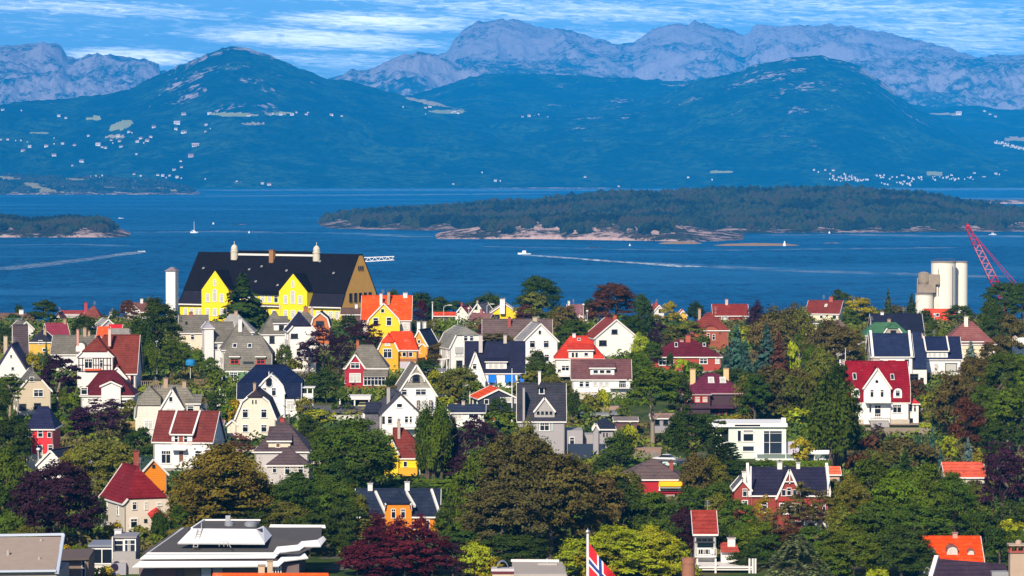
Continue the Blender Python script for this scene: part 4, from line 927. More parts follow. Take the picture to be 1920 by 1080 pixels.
H('red_house', 'dark red house with grey roof', 'red house with large grey clipped roof, gabled bay and glazed veranda', 's', 646, 726, 735, 690, 651, (.40, .012, .03), (.17, .155, .125), d=10, hip=(.0, 3.2), hips=(.0, 3.2), D=812, found=(.45, .42, .36),
  wing=((649, 684, 690, 665, dict(pro=.5, deep=5)),), win=((666, 685, 16, 9, '', .5), (666, 708, 21, 14, 'ct', .6), (648, 716, 4, 6)),
  extra=lambda root, s, lx, lz, W, d, e, r, wo, ro: (lambda q: [q.slab([(lx(681), -2.6, lz(705)), (lx(728), -2.6, lz(705)), (lx(728), .5, lz(690)), (lx(681), .5, lz(690))], .15), q.build('veranda_roof', roofm((.17, .155, .125)), root), box_part('veranda', root, lx(682), lx(725), -2.4, 0, lz(722), lz(721), pm('white_trim', WHITE, .55, .05)), box_part('veranda_base', root, lx(682), lx(725), -2.38, 0, -1.5, lz(722.5), wallm((.42, .02, .03))), put_window(root, lx(703), -2.4, lz(713), 41 * s, 14 * s)])(MB()), chim=((669, 641, 5, (.4, .12, .06)),))
# --- colourful group right of the school
H('house', 'yellow house with orange roof', 'bright yellow gable under a vivid orange roof right of the school', 's', 679, 770, 640, 600, 557, (.70, .60, .55), ORANGER, D=915, d=10,
  wing=((690, 750, 606, 569, dict(prof=[(1, 0), (.93, .22), (0, 1)], pro=2.0, col=YEL, deep=7)),), win=((705, 602, 10, 13, '', 2.0), (730, 602, 10, 14, '', 2.0), (718, 582, 7, 7, '', 2.0)),
  chim=((714, 552, 5, CHW, 2), (728, 549, 5, TAN, 3), (759, 551, 8, CHW)), extra=lambda root, s, lx, lz, W, d, e, r, wo, ro: put_window(root, lx(760), -.03, lz(612), 8 * s, 10 * s, 'c'))
H('shed', 'brown brick outbuilding', 'low dark brick outbuilding with small white chimney below the school end wall', 's', 640, 680, 614, 590, 580, (.13, .075, .06), (.13, .08, .06), D=955, d=8, chim=((667, 572, 5, CHW),))
H('house', 'amber house with orange roof', 'amber house with orange red roof, clipped gable and garage door below', 's', 708, 782, 700, 656, 625, (.86, .42, .015), (.68, .055, .008), D=862, d=9, hip=(0, 3.0), hips=(0, 1.5),
  wing=((708, 747, 657, 628, dict(prof=[(1, 0), (.62, .55), (0, 1)], hip=(.5, 3), pro=1.2, deep=6)),), win=((727, 662, 15, 15, 't', 1.2), (727, 645, 8, 4, 'c', 1.2), (758, 662, 7, 12), (770, 662, 7, 12), (764, 662, 4, 12, 'rb')),
  extra=lambda root, s, lx, lz, W, d, e, r, wo, ro: [box_part('garage_door', root, lx(749), lx(769), -.1, 0, lz(700), lz(678), pm('lilac_paint', (.50, .46, .52), .6, .1)), box_part('brick_base', root, lx(748), lx(782), -.06, 0, lz(677.5), lz(672), pm('brick', (.35, .14, .07), .85, .2))])
H('house', 'orange house with slate roof', 'orange gabled house with dark slate roof and tall white chimneys', 'g', 770, 802, 690, 648, 620, (.85, .33, .02), (.02, .026, .05), D=878, rot=-14, d=9, win=((786, 640, 5, 7, 'a'), (779, 634, 4, 6)), chim=((780, 605, 6, CHW),))
H('house', 'orange bay house', 'orange lean wing with small white gable and flower box beside the garage', 'g', 783, 800, 690, 652, 645, (.86, .30, .03), (.03, .035, .055), D=862, d=5, win=((789, 658, 5, 8, 'c'),))
H('house', 'orange wing house', 'orange side wing under a long dark slope edged white', 's', 791, 836, 668, 640, 619, (.86, .36, .02), (.07, .07, .085), D=898, d=7, chim=((801, 605, 6, CHW),), prof=[(1, 0), (0, 1)], hips=(0, 5), rot=12)
H('house', 'small dark wall house', 'low house with bright red roof and dark wall behind the lamp posts', 's', 815, 853, 612, 593, 588, (.06, .05, .055), (.65, .07, .02), D=985, d=7)
H('house', 'white and red skyline house', 'small white gable with red roof on the skyline behind the lamp posts', 'g', 851, 879, 612, 593, 576, (.82, .77, .66), (.28, .04, .03), D=1000, rot=-12, win=((860, 583, 3, 5, 'k'),), chim=((862, 569, 3, (.4, .06, .05)),))
H('house', 'cream skyline house', 'cream gable with dark grey roof on the skyline left of the yellow house', 'g', 878, 913, 616, 594, 570, (.80, .73, .52), (.14, .13, .14), D=992, rot=-14, d=10, win=((893, 577, 4, 5, 'k'), (889, 588, 9, 4), (901, 588, 9, 4)), chim=((891, 565, 3, (.5, .4, .35)),))
H('house', 'purple roofed orange house', 'orange house with faded purple roof in front of the cream skyline gable', 's', 876, 912, 618, 606, 590, (.72, .36, .08), (.20, .09, .09), D=965, rot=-20, d=8, win=((906, 601, 5, 6),), chim=((893, 582, 5, (.3, .1, .1)),))
H('house', 'yellow house with white chimney', 'yellow house with broad white outside chimney on the skyline', 'g', 920, 971, 612, 587, 570, YEL, (.22, .05, .07), D=975, d=9, win=((932, 595, 8, 8, 'k'),), chim=((942, 561, 9, (.86, .83, .85), -.6),))
def c5x(root, s, lx, lz, W, d, e, r, wo, ro):
    b_ = MB(); b_.box(lx(853), lx(868), -.2, 0, lz(662), lz(650)); b_.build('balcony', pm('grey_cloth', (.45, .44, .42), .8), root)
    b_ = MB(); b_.slab([(lx(826), 0, lz(674)), (lx(843), 0, lz(671)), (lx(843), 3, lz(671)), (lx(826), 3, lz(674))], .15)
    for x in (lx(829), lx(838)): b_.box(x - .1, x + .1, .1, .3, -1, lz(674))
    b_.build('porch', pm('white_trim', WHITE, .55, .05), root)
H('house', 'tall white gambrel house', 'tall white house with grey gambrel roof and blinds', 'g', 843, 910, 696, 652, 615, (.80, .78, .73), (.23, .22, .19), D=838, prof='gambrel2', hip=(.62, 2.2), rot=14, d=11, win=((873, 634, 7, 8), (884, 634, 7, 8), (861, 660, 14, 14, 'c'), (861, 683, 11, 12, 'k')), extra=c5x)
def c6x(root, s, lx, lz, W, d, e, r, wo, ro):
    for px, w_ in ((923, 15), (956, 19), (978, 10)):
        b_ = MB(); b_.slab([(lx(px - w_ / 2), -1.0, lz(717)), (lx(px + w_ / 2), -1.0, lz(717)), (lx(px + w_ / 2), -.05, lz(702)), (lx(px - w_ / 2), -.05, lz(702))], .06); b_.build('awning', pm('blue_cloth', (.0, .15, .62), .8, .05), root)
H('house', 'blue awning house', 'white house with long navy roof, pointed side gable and three bright blue awnings', 's', 873, 983, 732, 699, 644, (.86, .83, .80), (.016, .017, .042), D=806, d=10,
  wing=((872, 910, 712, 660, dict(pro=1.8, deep=6)),), dorm=(('shed', 911, 950, 679, 692, {'win': ((920, 686, 8, 9, 'c'), (930, 686, 8, 9, 'c'), (941, 686, 8, 9, 'c')), 'roof': (.016, .017, .042)}),),
  win=((890, 686, 7, 10, '', 1.8), (923, 712, 12, 14, 'l'), (956, 712, 15, 14, 'l'), (977, 712, 9, 14, 'l')), chim=((901, 630, 7, (.55, .5, .48), 3), (947, 631, 6, (.55, .48, .42))), extra=c6x)
H('house', 'flat brown roofed hall', 'wide building with a plain brown roof and red chimney on the ridge', 's', 906, 1034, 665, 640, 602, (.4, .35, .32), (.125, .085, .08), D=925, d=12, chim=((955, 597, 5, (.35, .08, .06), 4), (1003, 596, 8, (.50, .42, .28), 3)))
H('house', 'plain white gable house', 'large plain white gable house with grey roof and four paned windows', 'g', 981, 1046, 693, 640, 608, (.88, .84, .78), (.30, .29, .28), D=842, d=11, rot=9, win=((998, 645, 11, 12, 't'), (1024, 645, 11, 12, 't'), (1012, 623, 6, 7), (1025, 671, 9, 12, 't'), (1000, 672, 9, 12, 't')))
H('house', 'red roofed white house', 'white house with vivid red hipped roof and a wide white dormer', 's', 1041, 1132, 720, 672, 634, (.84, .79, .70), (.50, .038, .016), D=826, d=10, hip=(.0, 3.4), hips=(.0, 3.6), dorm=(('shed', 1066, 1112, 657, 674, {'win': ((1074, 665, 3, 7, 'k'), (1081, 665, 3, 7, 'k'), (1099, 664, 7, 6)), 'roof': (.50, .038, .016)}),),
  win=((1060, 690, 15, 9), (1049, 695, 5, 3, 'k'), (1061, 709, 16, 8, 'k')), chim=((1077, 628, 6, CHW),), sky=((1086, 640, 6, 4),), extra=lambda root, s, lx, lz, W, d, e, r, wo, ro: balcony(root, lx(1049), lx(1070), 0, lz(704), .9))
def c12x(root, s, lx, lz, W, d, e, r, wo, ro):
    balcony(root, lx(1143), lx(1180), 0, lz(726), .9, (.8, .78, .74))
    box_part('lower_floor', root, lx(1076), lx(1176), -.4, .0, lz(752), lz(735), pm('pale_stone', (.55, .50, .42), .8, .15))
H('house', 'brown roofed white house', 'long white house with brown roof and a three window dormer above a stone terrace', 's', 1073, 1182, 752, 711, 678, (.84, .82, .78), (.145, .065, .065), D=778, d=9, dorm=(('shed', 1107, 1152, 691, 704, {'win': ((1117, 697, 9, 6), (1129, 697, 9, 6), (1141, 697, 9, 6)), 'roof': (.145, .065, .065)}),),
  win=((1090, 720, 8, 9), (1101, 720, 8, 9), (1116, 720, 8, 8, 'c'), (1127, 720, 8, 8, 'c'), (1138, 720, 8, 8, 'c'), (1167, 720, 12, 10, 'k'), (1137, 744, 8, 14, 'cD'), (1160, 740, 8, 7, 'r'), (1098, 744, 13, 10)), extra=c12x)
H('house', 'white gable with two coloured slopes', 'tall blank white gable with one red and one slate roof slope', 'g', 1115, 1196, 672, 634, 600, (.87, .83, .76), (.24, .045, .026), D=880, rot=10, d=12, win=((1152, 622, 10, 6, 'k'), (1130, 643, 13, 8, 'k')), chim=((1155, 592, 6, (.45, .1, .05), 1.5),))
H('house', 'lilac grey roof house', 'house with faded lilac roof and white vent behind the large green tree', 's', 1065, 1095, 610, 597, 573, (.5, .4, .36), (.21, .10, .11), D=1020, d=8, chim=((1067, 566, 4, CHW),))
H('house', 'rust gabled house', 'small rusty orange gable left of the large reddish tree', 'g', 1078, 1100, 622, 604, 592, (.55, .20, .10), (.36, .08, .04), D=985, d=6)
H('house', 'tiny white skyline house', 'tiny white house with red chimney peeping between trees on the skyline', 'g', 1226, 1245, 606, 584, 573, WHITE, (.3, .06, .04), D=1030, rot=8, win=((1238, 583, 6, 6, 'k'),), chim=((1233, 567, 4, (.4, .08, .06)),))
H('house', 'tiny yellow skyline house', 'tiny yellow and orange house between two round trees on the skyline', 'g', 1273, 1288, 608, 592, 583, (.75, .45, .06), (.55, .12, .03), D=1030)
H('house', 'long red roofed house', 'red house with long brick red roof and white window on the skyline', 's', 1338, 1402, 622, 592, 573, (.30, .035, .03), (.22, .03, .022), D=1000, d=9, chim=((1364, 563, 5, (.6, .45, .4)), (1342, 584, 5, (.35, .08, .06), 1)), win=((1359, 597, 12, 6, 'c'), (1400, 598, 4, 8)))
H('house', 'arched dormer house', 'brick house with broad red roof and a white arched gable window', 's', 1293, 1366, 660, 619, 590, (.34, .085, .045), (.20, .038, .028), D=930, d=11, hip=(.0, 4.5), hips=(.0, 4), dorm=(('arch', 1318, 1348, 611, 640),), win=((1328, 631, 5, 11, '', .1), (1338, 632, 5, 9, '', .1)), chim=((1313, 581, 5, TAN, 4),))
H('house', 'long maroon roofed house', 'long red brick house with maroon hipped roof and two skylights', 's', 1222, 1352, 700, 669, 640, (.40, .055, .035), (.11, .012, .022), D=852, d=11, hip=(.0, 6), hips=(.0, 6), win=((1249, 678, 27, 12), (1319, 677, 14, 8), (1345, 677, 7, 8, 'c')), sky=((1269, 650, 6, 7), (1322, 650, 6, 5)), chim=((1292, 631, 9, (.42, .10, .06), 5), (1280, 640, 7, (.5, .3, .25), 5)))
H('house', 'cream house with brick roof', 'cream house with red brown roof and bay window on the right skyline', 's', 1512, 1572, 622, 588, 566, (.82, .72, .50), (.18, .032, .024), D=975, d=9, rot=-16, win=((1564, 594, 7, 6), (1540, 594, 6, 4)), sky=((1545, 575, 5, 4, 'c'),), chim=((1552, 558, 7, (.4, .1, .08)),))
H('house', 'orange gable end house', 'white house with orange gable end under a small grey hipped roof', 's', 1500, 1532, 640, 606, 588, (.82, .62, .25), (.11, .09, .09), D=935, hip=(0, 3), hips=(0, 4), d=8, rot=12, win=((1510, 611, 6, 10, 'k'),))
H('house', 'brown hipped house', 'house with wide brown hipped roof half hidden by the brown tree', 's', 1532, 1618, 670, 640, 604, (.5, .47, .44), (.16, .11, .10), D=905, hip=(0, 5), hips=(0, 5), d=11)
H('house', 'large slate roofed house', 'house with a very large plain dark slate roof at right', 's', 1638, 1732, 642, 632, 592, (.6, .6, .58), (.014, .016, .035), D=915, d=14, chim=((1659, 588, 6, CHW), (1669, 600, 6, TAN, 3)))
H('house', 'green roofed house', 'house with green metal roof and cream clipped gable in front of the slate roof', 's', 1620, 1706, 662, 629, 608, (.5, .47, .44), (.055, .15, .075), D=893, d=9, hip=(0, 3), hips=(0, 3), wing=((1654, 1692, 628, 611, dict(prof=[(1, 0), (.55, .72), (0, 1)], col=(.42, .36, .3), pro=1, hip=(.7, 1.5), deep=5)),), win=((1674, 623, 9, 7, 'k', 1.0),))
def c23x(root, s, lx, lz, W, d, e, r, wo, ro):
    for px in (1636, 1709): b_ = MB(); b_.hexa([(lx(px) - .25, -.5, e - .2), (lx(px) + .25, -.5, e - .2), (lx(px) + .25, d / 2, r + .45), (lx(px) - .25, d / 2, r + .45)], [(lx(px) - .25, -.5, e + .35), (lx(px) + .25, -.5, e + .35), (lx(px) + .25, d / 2, r + .9), (lx(px) - .25, d / 2, r + .9)]); b_.build('parapet', pm('white_render', WHITE, .7, .08), root)
    b_ = MB(); b_.slab([(lx(1711), -1.0, lz(691)), (lx(1736), -1.0, lz(691)), (lx(1733), 6, lz(625)), (lx(1711), 6, lz(625))], .3); b_.build('side_roof', roofm((.016, .024, .065)), root)
    box_part('side_wing', root, lx(1711), lx(1737), -.8, 5, -2, lz(693), wallm((.80, .76, .70)))
    put_window(root, lx(1713), -.83, lz(708), 14 * s, 13 * s, 'k'); put_window(root, lx(1728), -.83, lz(712), 5 * s, 8 * s, 'k')
    chimney(root, lx(1641), -1.2, -1, lz(672), 1.5, (.55, .45, .40), 0)
H('house', 'navy roofed house with white parapets', 'white house whose navy roof is framed by white parapets, with a long side slope', 's', 1634, 1711, 722, 668, 629, (.84, .81, .78), (.016, .024, .065), D=836, d=10, win=((1652, 680, 7, 7, 'k'), (1672, 680, 12, 8, 'r'), (1700, 680, 7, 10, 'k')), extra=c23x)
H('house', 'modern white house with navy roof', 'white modernised house with navy roof, four window dormer and large pane', 's', 1735, 1802, 708, 673, 635, (.84, .82, .80), (.014, .02, .06), D=842, d=9, dorm=(('shed', 1738, 1777, 659, 671, {'full': 1, 'roof': (.014, .02, .06), 'win': ((1743, 665, 6, 9, 'c'), (1752, 665, 6, 9, 'c'), (1762, 665, 6, 9, 'c'), (1771, 665, 6, 9, 'c'))}),), win=((1755, 690, 7, 15, 'cD'), (1783, 689, 21, 14, 'clk')), chim=((1732, 628, 5, (.6, .45, .4)),))
H('house', 'dusty red hipped house', 'cream house with large dusty red hipped roof and white chimney', 's', 1772, 1866, 690, 645, 607, (.80, .66, .44), (.235, .085, .075), D=900, d=12, hip=(0, 5.2), hips=(0, 4.5), chim=((1816, 596, 7, (.82, .76, .62), 5),), dorm=(('shed', 1802, 1842, 641, 652, {'win': ((1821, 647, 5, 7, 'k'),)}),), win=((1800, 668, 12, 8),))
H('house', 'vivid red roofed house', 'white house with steep vivid red roof standing below the silos', 's', 1732, 1788, 626, 604, 582, (.82, .78, .66), (.62, .07, .03), D=985, d=9, sky=((1757, 593, 5, 5),), rot=-10, win=((1745, 610, 5, 5), (1764, 610, 5, 5)))
H('house', 'small white gable at the edge', 'small white gable house with grey roof at the right edge', 'g', 1896, 1934, 672, 644, 624, (.8, .77, .74), (.30, .27, .26), D=895, rot=-14, chim=((1902, 611, 8, (.45, .28, .22), 1), ), win=((1912, 650, 8, 6, 'c'),))
# --- middle rows
H('house', 'white house with shingled gable', 'tall white house with a grey shingled pointed gable and round arch trim', 'g', 744, 818, 786, 742, 685, (.86, .83, .77), (.18, .165, .135), D=755, d=11, gable=None, win=((780, 709, 12, 11, 'k', .14), (758, 735, 9, 10), (789, 735, 19, 10), (796, 759, 14, 16, 'c', .6), (784, 759, 5, 15, 'k', .5), (807, 759, 5, 15, 'k', .5)), rot=7,
  extra=lambda root, s, lx, lz, W, d, e, r, wo, ro: (lambda q: [q.hexa([(lx(752), -.12, lz(726)), (lx(810), -.12, lz(726)), (lx(781), -.12, lz(690))], [(lx(752), -.01, lz(726)), (lx(810), -.01, lz(726)), (lx(781), -.01, lz(690))]), q.build('shingled_gable', roofm((.30, .28, .23)), root),
     (lambda a: [[a.bar((lx(781) + math.cos(math.pi * k / 10) * 15 * s, -.25, lz(716) + math.sin(math.pi * k / 10) * 16 * s), (lx(781) + math.cos(math.pi * (k + 1) / 10) * 15 * s, -.25, lz(716) + math.sin(math.pi * (k + 1) / 10) * 16 * s), .22, .25) for k in range(0, 10)], a.build('arch_trim', pm('white_trim', WHITE, .55, .05), root)])(MB()),
     box_part('bay_window', root, lx(782), lx(809), -.55, 0, lz(771), lz(749), wallm((.86, .83, .77)))])(MB()))
def kx(root, s, lx, lz, W, d, e, r, wo, ro):
    b_ = MB(); b_.box(lx(687), lx(713), 3.0, 8, -1.5, lz(774)); b_.build('annex', roofm((.14, .13, .15)), root)
    b_ = MB(); b_.slab([(lx(684), 2.6, lz(774)), (lx(714), 2.6, lz(774)), (lx(722), 7, lz(757)), (lx(694), 7, lz(757))], .2); b_.build('annex_roof', roofm((.03, .032, .05)), root)
    balcony(root, lx(748), lx(788), 0, lz(802), 1.0)
    box_part('annex_corner', root, lx(683), lx(687), 2.9, 3.2, -1.5, lz(776), pm('white_trim', WHITE, .55, .05))
H('house', 'white front gable house', 'white house with broad front gable, dark edged roof and slate clad annex', 'g', 714, 786, 824, 774, 738, (.87, .84, .79), (.07, .07, .085), D=722, d=12, prof='gable', trim=(.06, .05, .06), rot=7, win=((749, 760, 11, 7), (719, 787, 4, 12, 'k'), (731, 787, 9, 12), (762, 787, 6, 12), (770, 787, 5, 12)), chim=((730, 728, 6, (.42, .38, .35), 2), (746, 792, 4, (.45, .4, .34), -.5)), extra=kx)
H('yellow_house', 'yellow house with brick red roof', 'yellow clapboard house with brick red roof and dormer beside a columnar tree', 's', 738, 787, 902, 858, 808, (.88, .62, .012), (.17, .032, .024), D=640, d=9, hips=(.3, 3), found=(.42, .36, .30), win=((760, 870, 7, 10),), wing=((720, 747, 850, 822, dict(pro=.8, deep=5)),), chim=((747, 790, 5, (.45, .36, .3), 3),),
  extra=lambda root, s, lx, lz, W, d, e, r, wo, ro: [box_part('balcony', root, lx(748), lx(783), -1.2, 0, lz(891), lz(877), wallm((.80, .40, .02))), box_part('corner_board', root, lx(785), lx(788), -.1, .15, -1, lz(858), pm('white_trim', WHITE, .55, .05))])
H('house', 'dark blue house with orange roof', 'dark blue timber house with shallow orange roof and white trim', 'g', 899, 970, 778, 748, 731, (.028, .034, .055), ORANGER, D=768, d=10, rot=10, win=((912, 753, 8, 8, ''), (942, 750, 7, 7, 'c'), (953, 750, 9, 7, 'c'), (966, 751, 4, 10, 'c')))
H('house', 'low white house with blue roof', 'low white house with shallow blue grey roof above a purple tree', 's', 842, 908, 806, 774, 763, (.80, .78, .75), (.03, .04, .075), D=745, d=8, win=((855, 781, 22, 8, 'c'), (888, 780, 18, 6), (898, 786, 5, 8)), wing=((830, 843, 775, 765, dict(pro=1.2, deep=5)),), chim=((868, 755, 6, (.5, .4, .36)),))
H('garden_shed', 'orange roofed shed', 'small garden shed with orange roof left of the dark blue house', 's', 836, 858, 764, 756, 745, (.45, .3, .2), (.72, .08, .02), D=785, d=4, hip=(0, 1), hips=(0, 1))
H('garden_shed', 'orange pyramid shed', 'tiny shed with orange pyramid roof above the purple tree', 's', 913, 928, 800, 788, 776, (.5, .25, .15), (.72, .08, .02), D=738, d=3, hip=(0, 1), hips=(0, 1))
H('garden_shed', 'small grey pavilion', 'small white garden room with flat grey roof right of the pointed shingled gable', 's', 800, 834, 712, 698, 694, (.7, .66, .58), (.2, .2, .22), D=800, d=4, win=((810, 704, 8, 7, 'r'),))
H('garden_shed', 'pale shed beside shingled gable', 'pale shed with dark flat top beside the tall shingled gable house', 's', 817, 832, 770, 752, 744, (.55, .55, .58), (.05, .06, .09), D=765, d=4, win=((824, 757, 8, 5),))
def gx(root, s, lx, lz, W, d, e, r, wo, ro):
    rgb = (.36, .34, .35)
    b_ = MB(); b_.box(lx(1060) + .1, lx(1093), 1.5, 9, -3, lz(808)); b_.build('annex', pm('grey_render', rgb, .75, .1), root)
    b_ = MB(); b_.box(lx(1093), lx(1120), 4, 9, -3, lz(818)); b_.build('annex', pm('grey_render', rgb, .75, .1), root)
    put_window(root, lx(1073), 1.47, lz(828), 8 * s, 14 * s, ''); 
    for px, st in ((995, 'c'), (1045, 'c')): pass
    for px in (1007.5, 1035.5): box_part('shutter', root, lx(px - 1.5), lx(px + 1.5), -.08, 0, lz(808), lz(792), pm('pale_green_paint', (.42, .50, .44), .6))
    b_ = MB(); b_.hexa([(lx(1008), d / 2 - 1.5, r - .5), (lx(1024), d / 2 - 1.5, r - .5), (lx(1016), d / 2 - 1.5, lz(716))], [(lx(1008), d / 2 + 2, r - .5), (lx(1024), d / 2 + 2, r - .5), (lx(1016), d / 2 + 2, lz(716))]); b_.build('ridge_turret', roofm((.035, .035, .045)), root)
    box_part('corner_strip', root, lx(980), lx(984), -.45, 3, lz(792), lz(728), pm('grey_render', rgb, .75, .1))
H('grey_house', 'tall grey house with charcoal roof', 'tall grey rendered house with steep charcoal roof and triangular pale dormer', 's', 972, 1059, 862, 789, 724, (.36, .34, .35), (.038, .038, .05), D=690, d=11, lines=False, dorm=(('gab', 1002, 1040, 771, 783, 746, {'col': (.40, .38, .36), 'win': ((1009, 774, 4, 4, 'k'), (1017, 774, 4, 4, 'k'), (1025, 774, 4, 4, 'k'), (1033, 774, 4, 4, 'k'))}),),
  win=((1021, 800, 17, 14, 't'), (1021, 835, 14, 12, 't')), chim=((1012, 700, 5, CHW),), extra=gx, sky=((1016, 738, 9, 9),))
def glass_house():
    D = 700; s = D / F; pos = P(1115, 810, D); root = empty('pavilion', pos, 0, label='low dark glass pavilion with thin flat grey roof beside the tall grey house', cat='building')
    PLACES.append((1115, 795, 'dark glass pavilion', D)); FOOT.append((pos.x, D, 8, 10, 0)); lx = lambda px: (px - 1115) * s; lz = lambda py: (810 - py) * s
    box_part('glazing', root, lx(1060), lx(1148), 2, 9, -3, lz(783), glassm((.006, .016, .02), .1)); box_part('solid_wall', root, lx(1148), lx(1172), 2.2, 9, -3, lz(780), pm('dark_green_paint', (.012, .03, .026), .5))
    b_ = MB(); b_.box(lx(1058), lx(1176), 1, 9.5, lz(779), lz(776)); b_.build('roof', pm('zinc_roof', (.22, .24, .25), .5, .1), root)
    b_ = MB()
    for px in (1096, 1099, 1112, 1126): b_.box(lx(px) - .06, lx(px) + .06, 1.9, 2.0, -3, lz(783))
    b_.build('mullion', pm('white_trim', WHITE, .55, .05), root)
glass_house()
H('turret_house', 'small grey house with slate hat', 'small grey house with steep slate hipped roof next to the glass pavilion', 's', 1118, 1150, 862, 804, 789, (.35, .33, .34), (.022, .026, .045), D=676, d=6, hip=(0, 2.2), hips=(0, 2.2), lines=False, prof='flare', win=((1132, 815, 3, 7, 'k'), (1138, 815, 3, 7, 'k')), wing=((1112, 1122, 804, 795, dict(pro=.6, deep=2)),), ov=.5,
  extra=lambda root, s, lx, lz, W, d, e, r, wo, ro: box_part('garage_shade', root, lx(1108) - 4, lx(1134), -.3, 0, -2, lz(832), pm('shade_dark', (.02, .035, .07), .6)))  # dark panel on the wall paints the shade of the garage opening
H('shed', 'purple timber shed', 'low purple brown timber shed with flat roof left of the tree with bare trunk', 's', 1153, 1194, 815, 790, 786, (.14, .06, .075), (.2, .17, .16), D=712, d=6, win=((1182, 797, 7, 6, 'k'),))
H('garage', 'grey garage', 'grey garage with dark doors half hidden behind the tree with bare trunk', 's', 1222, 1262, 812, 785, 780, (.3, .29, .32), (.28, .18, .15), D=728, d=6, win=((1232, 790, 9, 12, 'lk'), (1248, 790, 9, 12, 'lk')))
def fx(root, s, lx, lz, W, d, e, r, wo, ro):
    b_ = MB(); b_.slab([(lx(1284), -1.6, lz(764)), (lx(1376), -1.6, lz(764)), (lx(1376), 0, lz(759)), (lx(1284), 0, lz(759))], .15); b_.build('porch_roof', roofm((.08, .035, .06)), root)
    box_part('shade_panel', root, lx(1333), lx(1370), -.08, 0, lz(780), lz(766), pm('shade_dark', (.03, .015, .03), .7))  # flat dark sheet, the doorway's shade put into its colour
    for k in range(3): box_part('shutter', root, lx(1282.5 + k * 14), lx(1285 + k * 14), -.1, 0, lz(753), lz(742), pm('red_paint', (.45, .04, .03), .5))
H('plum_house', 'plum coloured house', 'dark plum timber house with maroon hipped roof and two cream chimneys', 's', 1276, 1398, 786, 737, 705, (.062, .032, .046), (.125, .02, .045), D=742, d=12, hip=(0, 5.5), hips=(0, 5.5), wing=((1281, 1331, 738, 719, dict(hip=(0, 3.6), pro=1.2, deep=6)),),
  win=((1292, 748, 10, 10, 'rc', 1.2), (1307, 748, 10, 10, 'rc', 1.2), (1321, 748, 10, 10, 'rc', 1.2), (1382, 744, 6, 13, 'r'), (1392, 744, 6, 13, 'r'), (1355, 775, 13, 10, 'r'), (1394, 772, 5, 7)),
  chim=((1300, 694, 10, (.66, .48, .24), 3), (1364, 694, 10, (.66, .48, .24), 5)), sky=((1335, 717, 9, 8, 'c'), (1357, 717, 9, 8, 'c')), extra=fx, trim=(.4, .3, .3))
# --- crimson roofed villa
def villa(root, s, lx, lz, W, d, e, r, wo, ro):
    box_part('basement', root, -W / 2 - .1, W / 2 + .1, -.25, d, -2, lz(786), pm('pale_stone', (.48, .42, .33), .85, .2, 1.0, grime=.4))
    b_ = MB()
    for k in range(9): b_.box(lx(1630), lx(1664), -1.2 - k * .35, -.85 - k * .35, -2, lz(784) - k * .17)
    b_.build('stairs', pm('stone_steps', (.35, .33, .32), .85, .2), root)
    balcony(root, lx(1627), lx(1664), -.6, lz(785), 1.0); balcony(root, lx(1621), lx(1668), -.65, lz(752.5), .9)
    for px in (1575.5, 1581.5): b_ = MB(); b_.hexa([(lx(px), -.6, lz(754)), (lx(px) + .35, -.6, lz(754)), (lx(px + 6), d / 2, r + .1), (lx(px + 6) - .35, d / 2, r + .1)], [(lx(px), -.6, lz(751)), (lx(px) + .35, -.6, lz(751)), (lx(px + 6), d / 2, r + .5), (lx(px + 6) - .35, d / 2, r + .5)]); b_.build('parapet', pm('white_trim', WHITE, .55, .05), root)
    w_, r_, t_ = MB(), MB(), MB(); shell((1724 - 1704) * s / 2, lz(757), lz(748), 5, 'gable', base=-2, off=(lx(1714), 1.5, 0), wall=w_, roof=r_, trim=t_, hipA=(0, 2))
    b2 = w_.build('side_bay', wallm((.86, .83, .78)), root); r_.build('bay_roof', roofm((.55, .03, .03)), b2); t_.build('bargeboard', pm('white_trim', WHITE, .55, .05), b2)
    put_window(root, lx(1709), 1.47, lz(766), 6 * s, 12 * s, ''); put_window(root, lx(1717), 1.47, lz(766), 5 * s, 12 * s, '')
    put_window(root, lx(1710), 1.47, lz(791), 7 * s, 10 * s, 'lk')
    b_ = MB(); b_.tube((lx(1643), -.75, lz(714.5)), (lx(1643), -.6, lz(714.5)), .28, n=12); b_.build('round_window', glassm(), root)
H('villa', 'crimson roofed villa', 'white villa with large crimson roof, tall central gable and two arched dormers', 's', 1582, 1704, 799, 753, 682, (.88, .85, .80), (.23, .005, .014), D=716, d=11, prof=[(1, 0), (.93, .38), (0, 1)],
  wing=((1619, 1669, 727, 691, dict(pro=.6, deep=6, yb=799)),), dorm=(('arch', 1596, 1612, 727, 744, {'win': ((1604, 737, 9, 10, 't'),), 'col': (.88, .85, .80)}), ('arch', 1675, 1691, 727, 744, {'win': ((1683, 737, 9, 10, 't'),), 'col': (.88, .85, .80)})), sky=((1604, 709, 7, 10), (1675, 710, 7, 9)),
  win=((1634, 737, 6, 14, 't', .6), (1653, 737, 6, 14, 't', .6), (1600, 766, 8, 15, 't'), (1610, 766, 8, 15, 't'), (1631, 765, 4, 14, 't', .6), (1645, 770, 13, 20, 't', .6), (1682, 766, 16, 15, 't'), (1606, 790, 8, 7, 'k'), (1687, 790, 8, 7, 'k')), extra=villa)
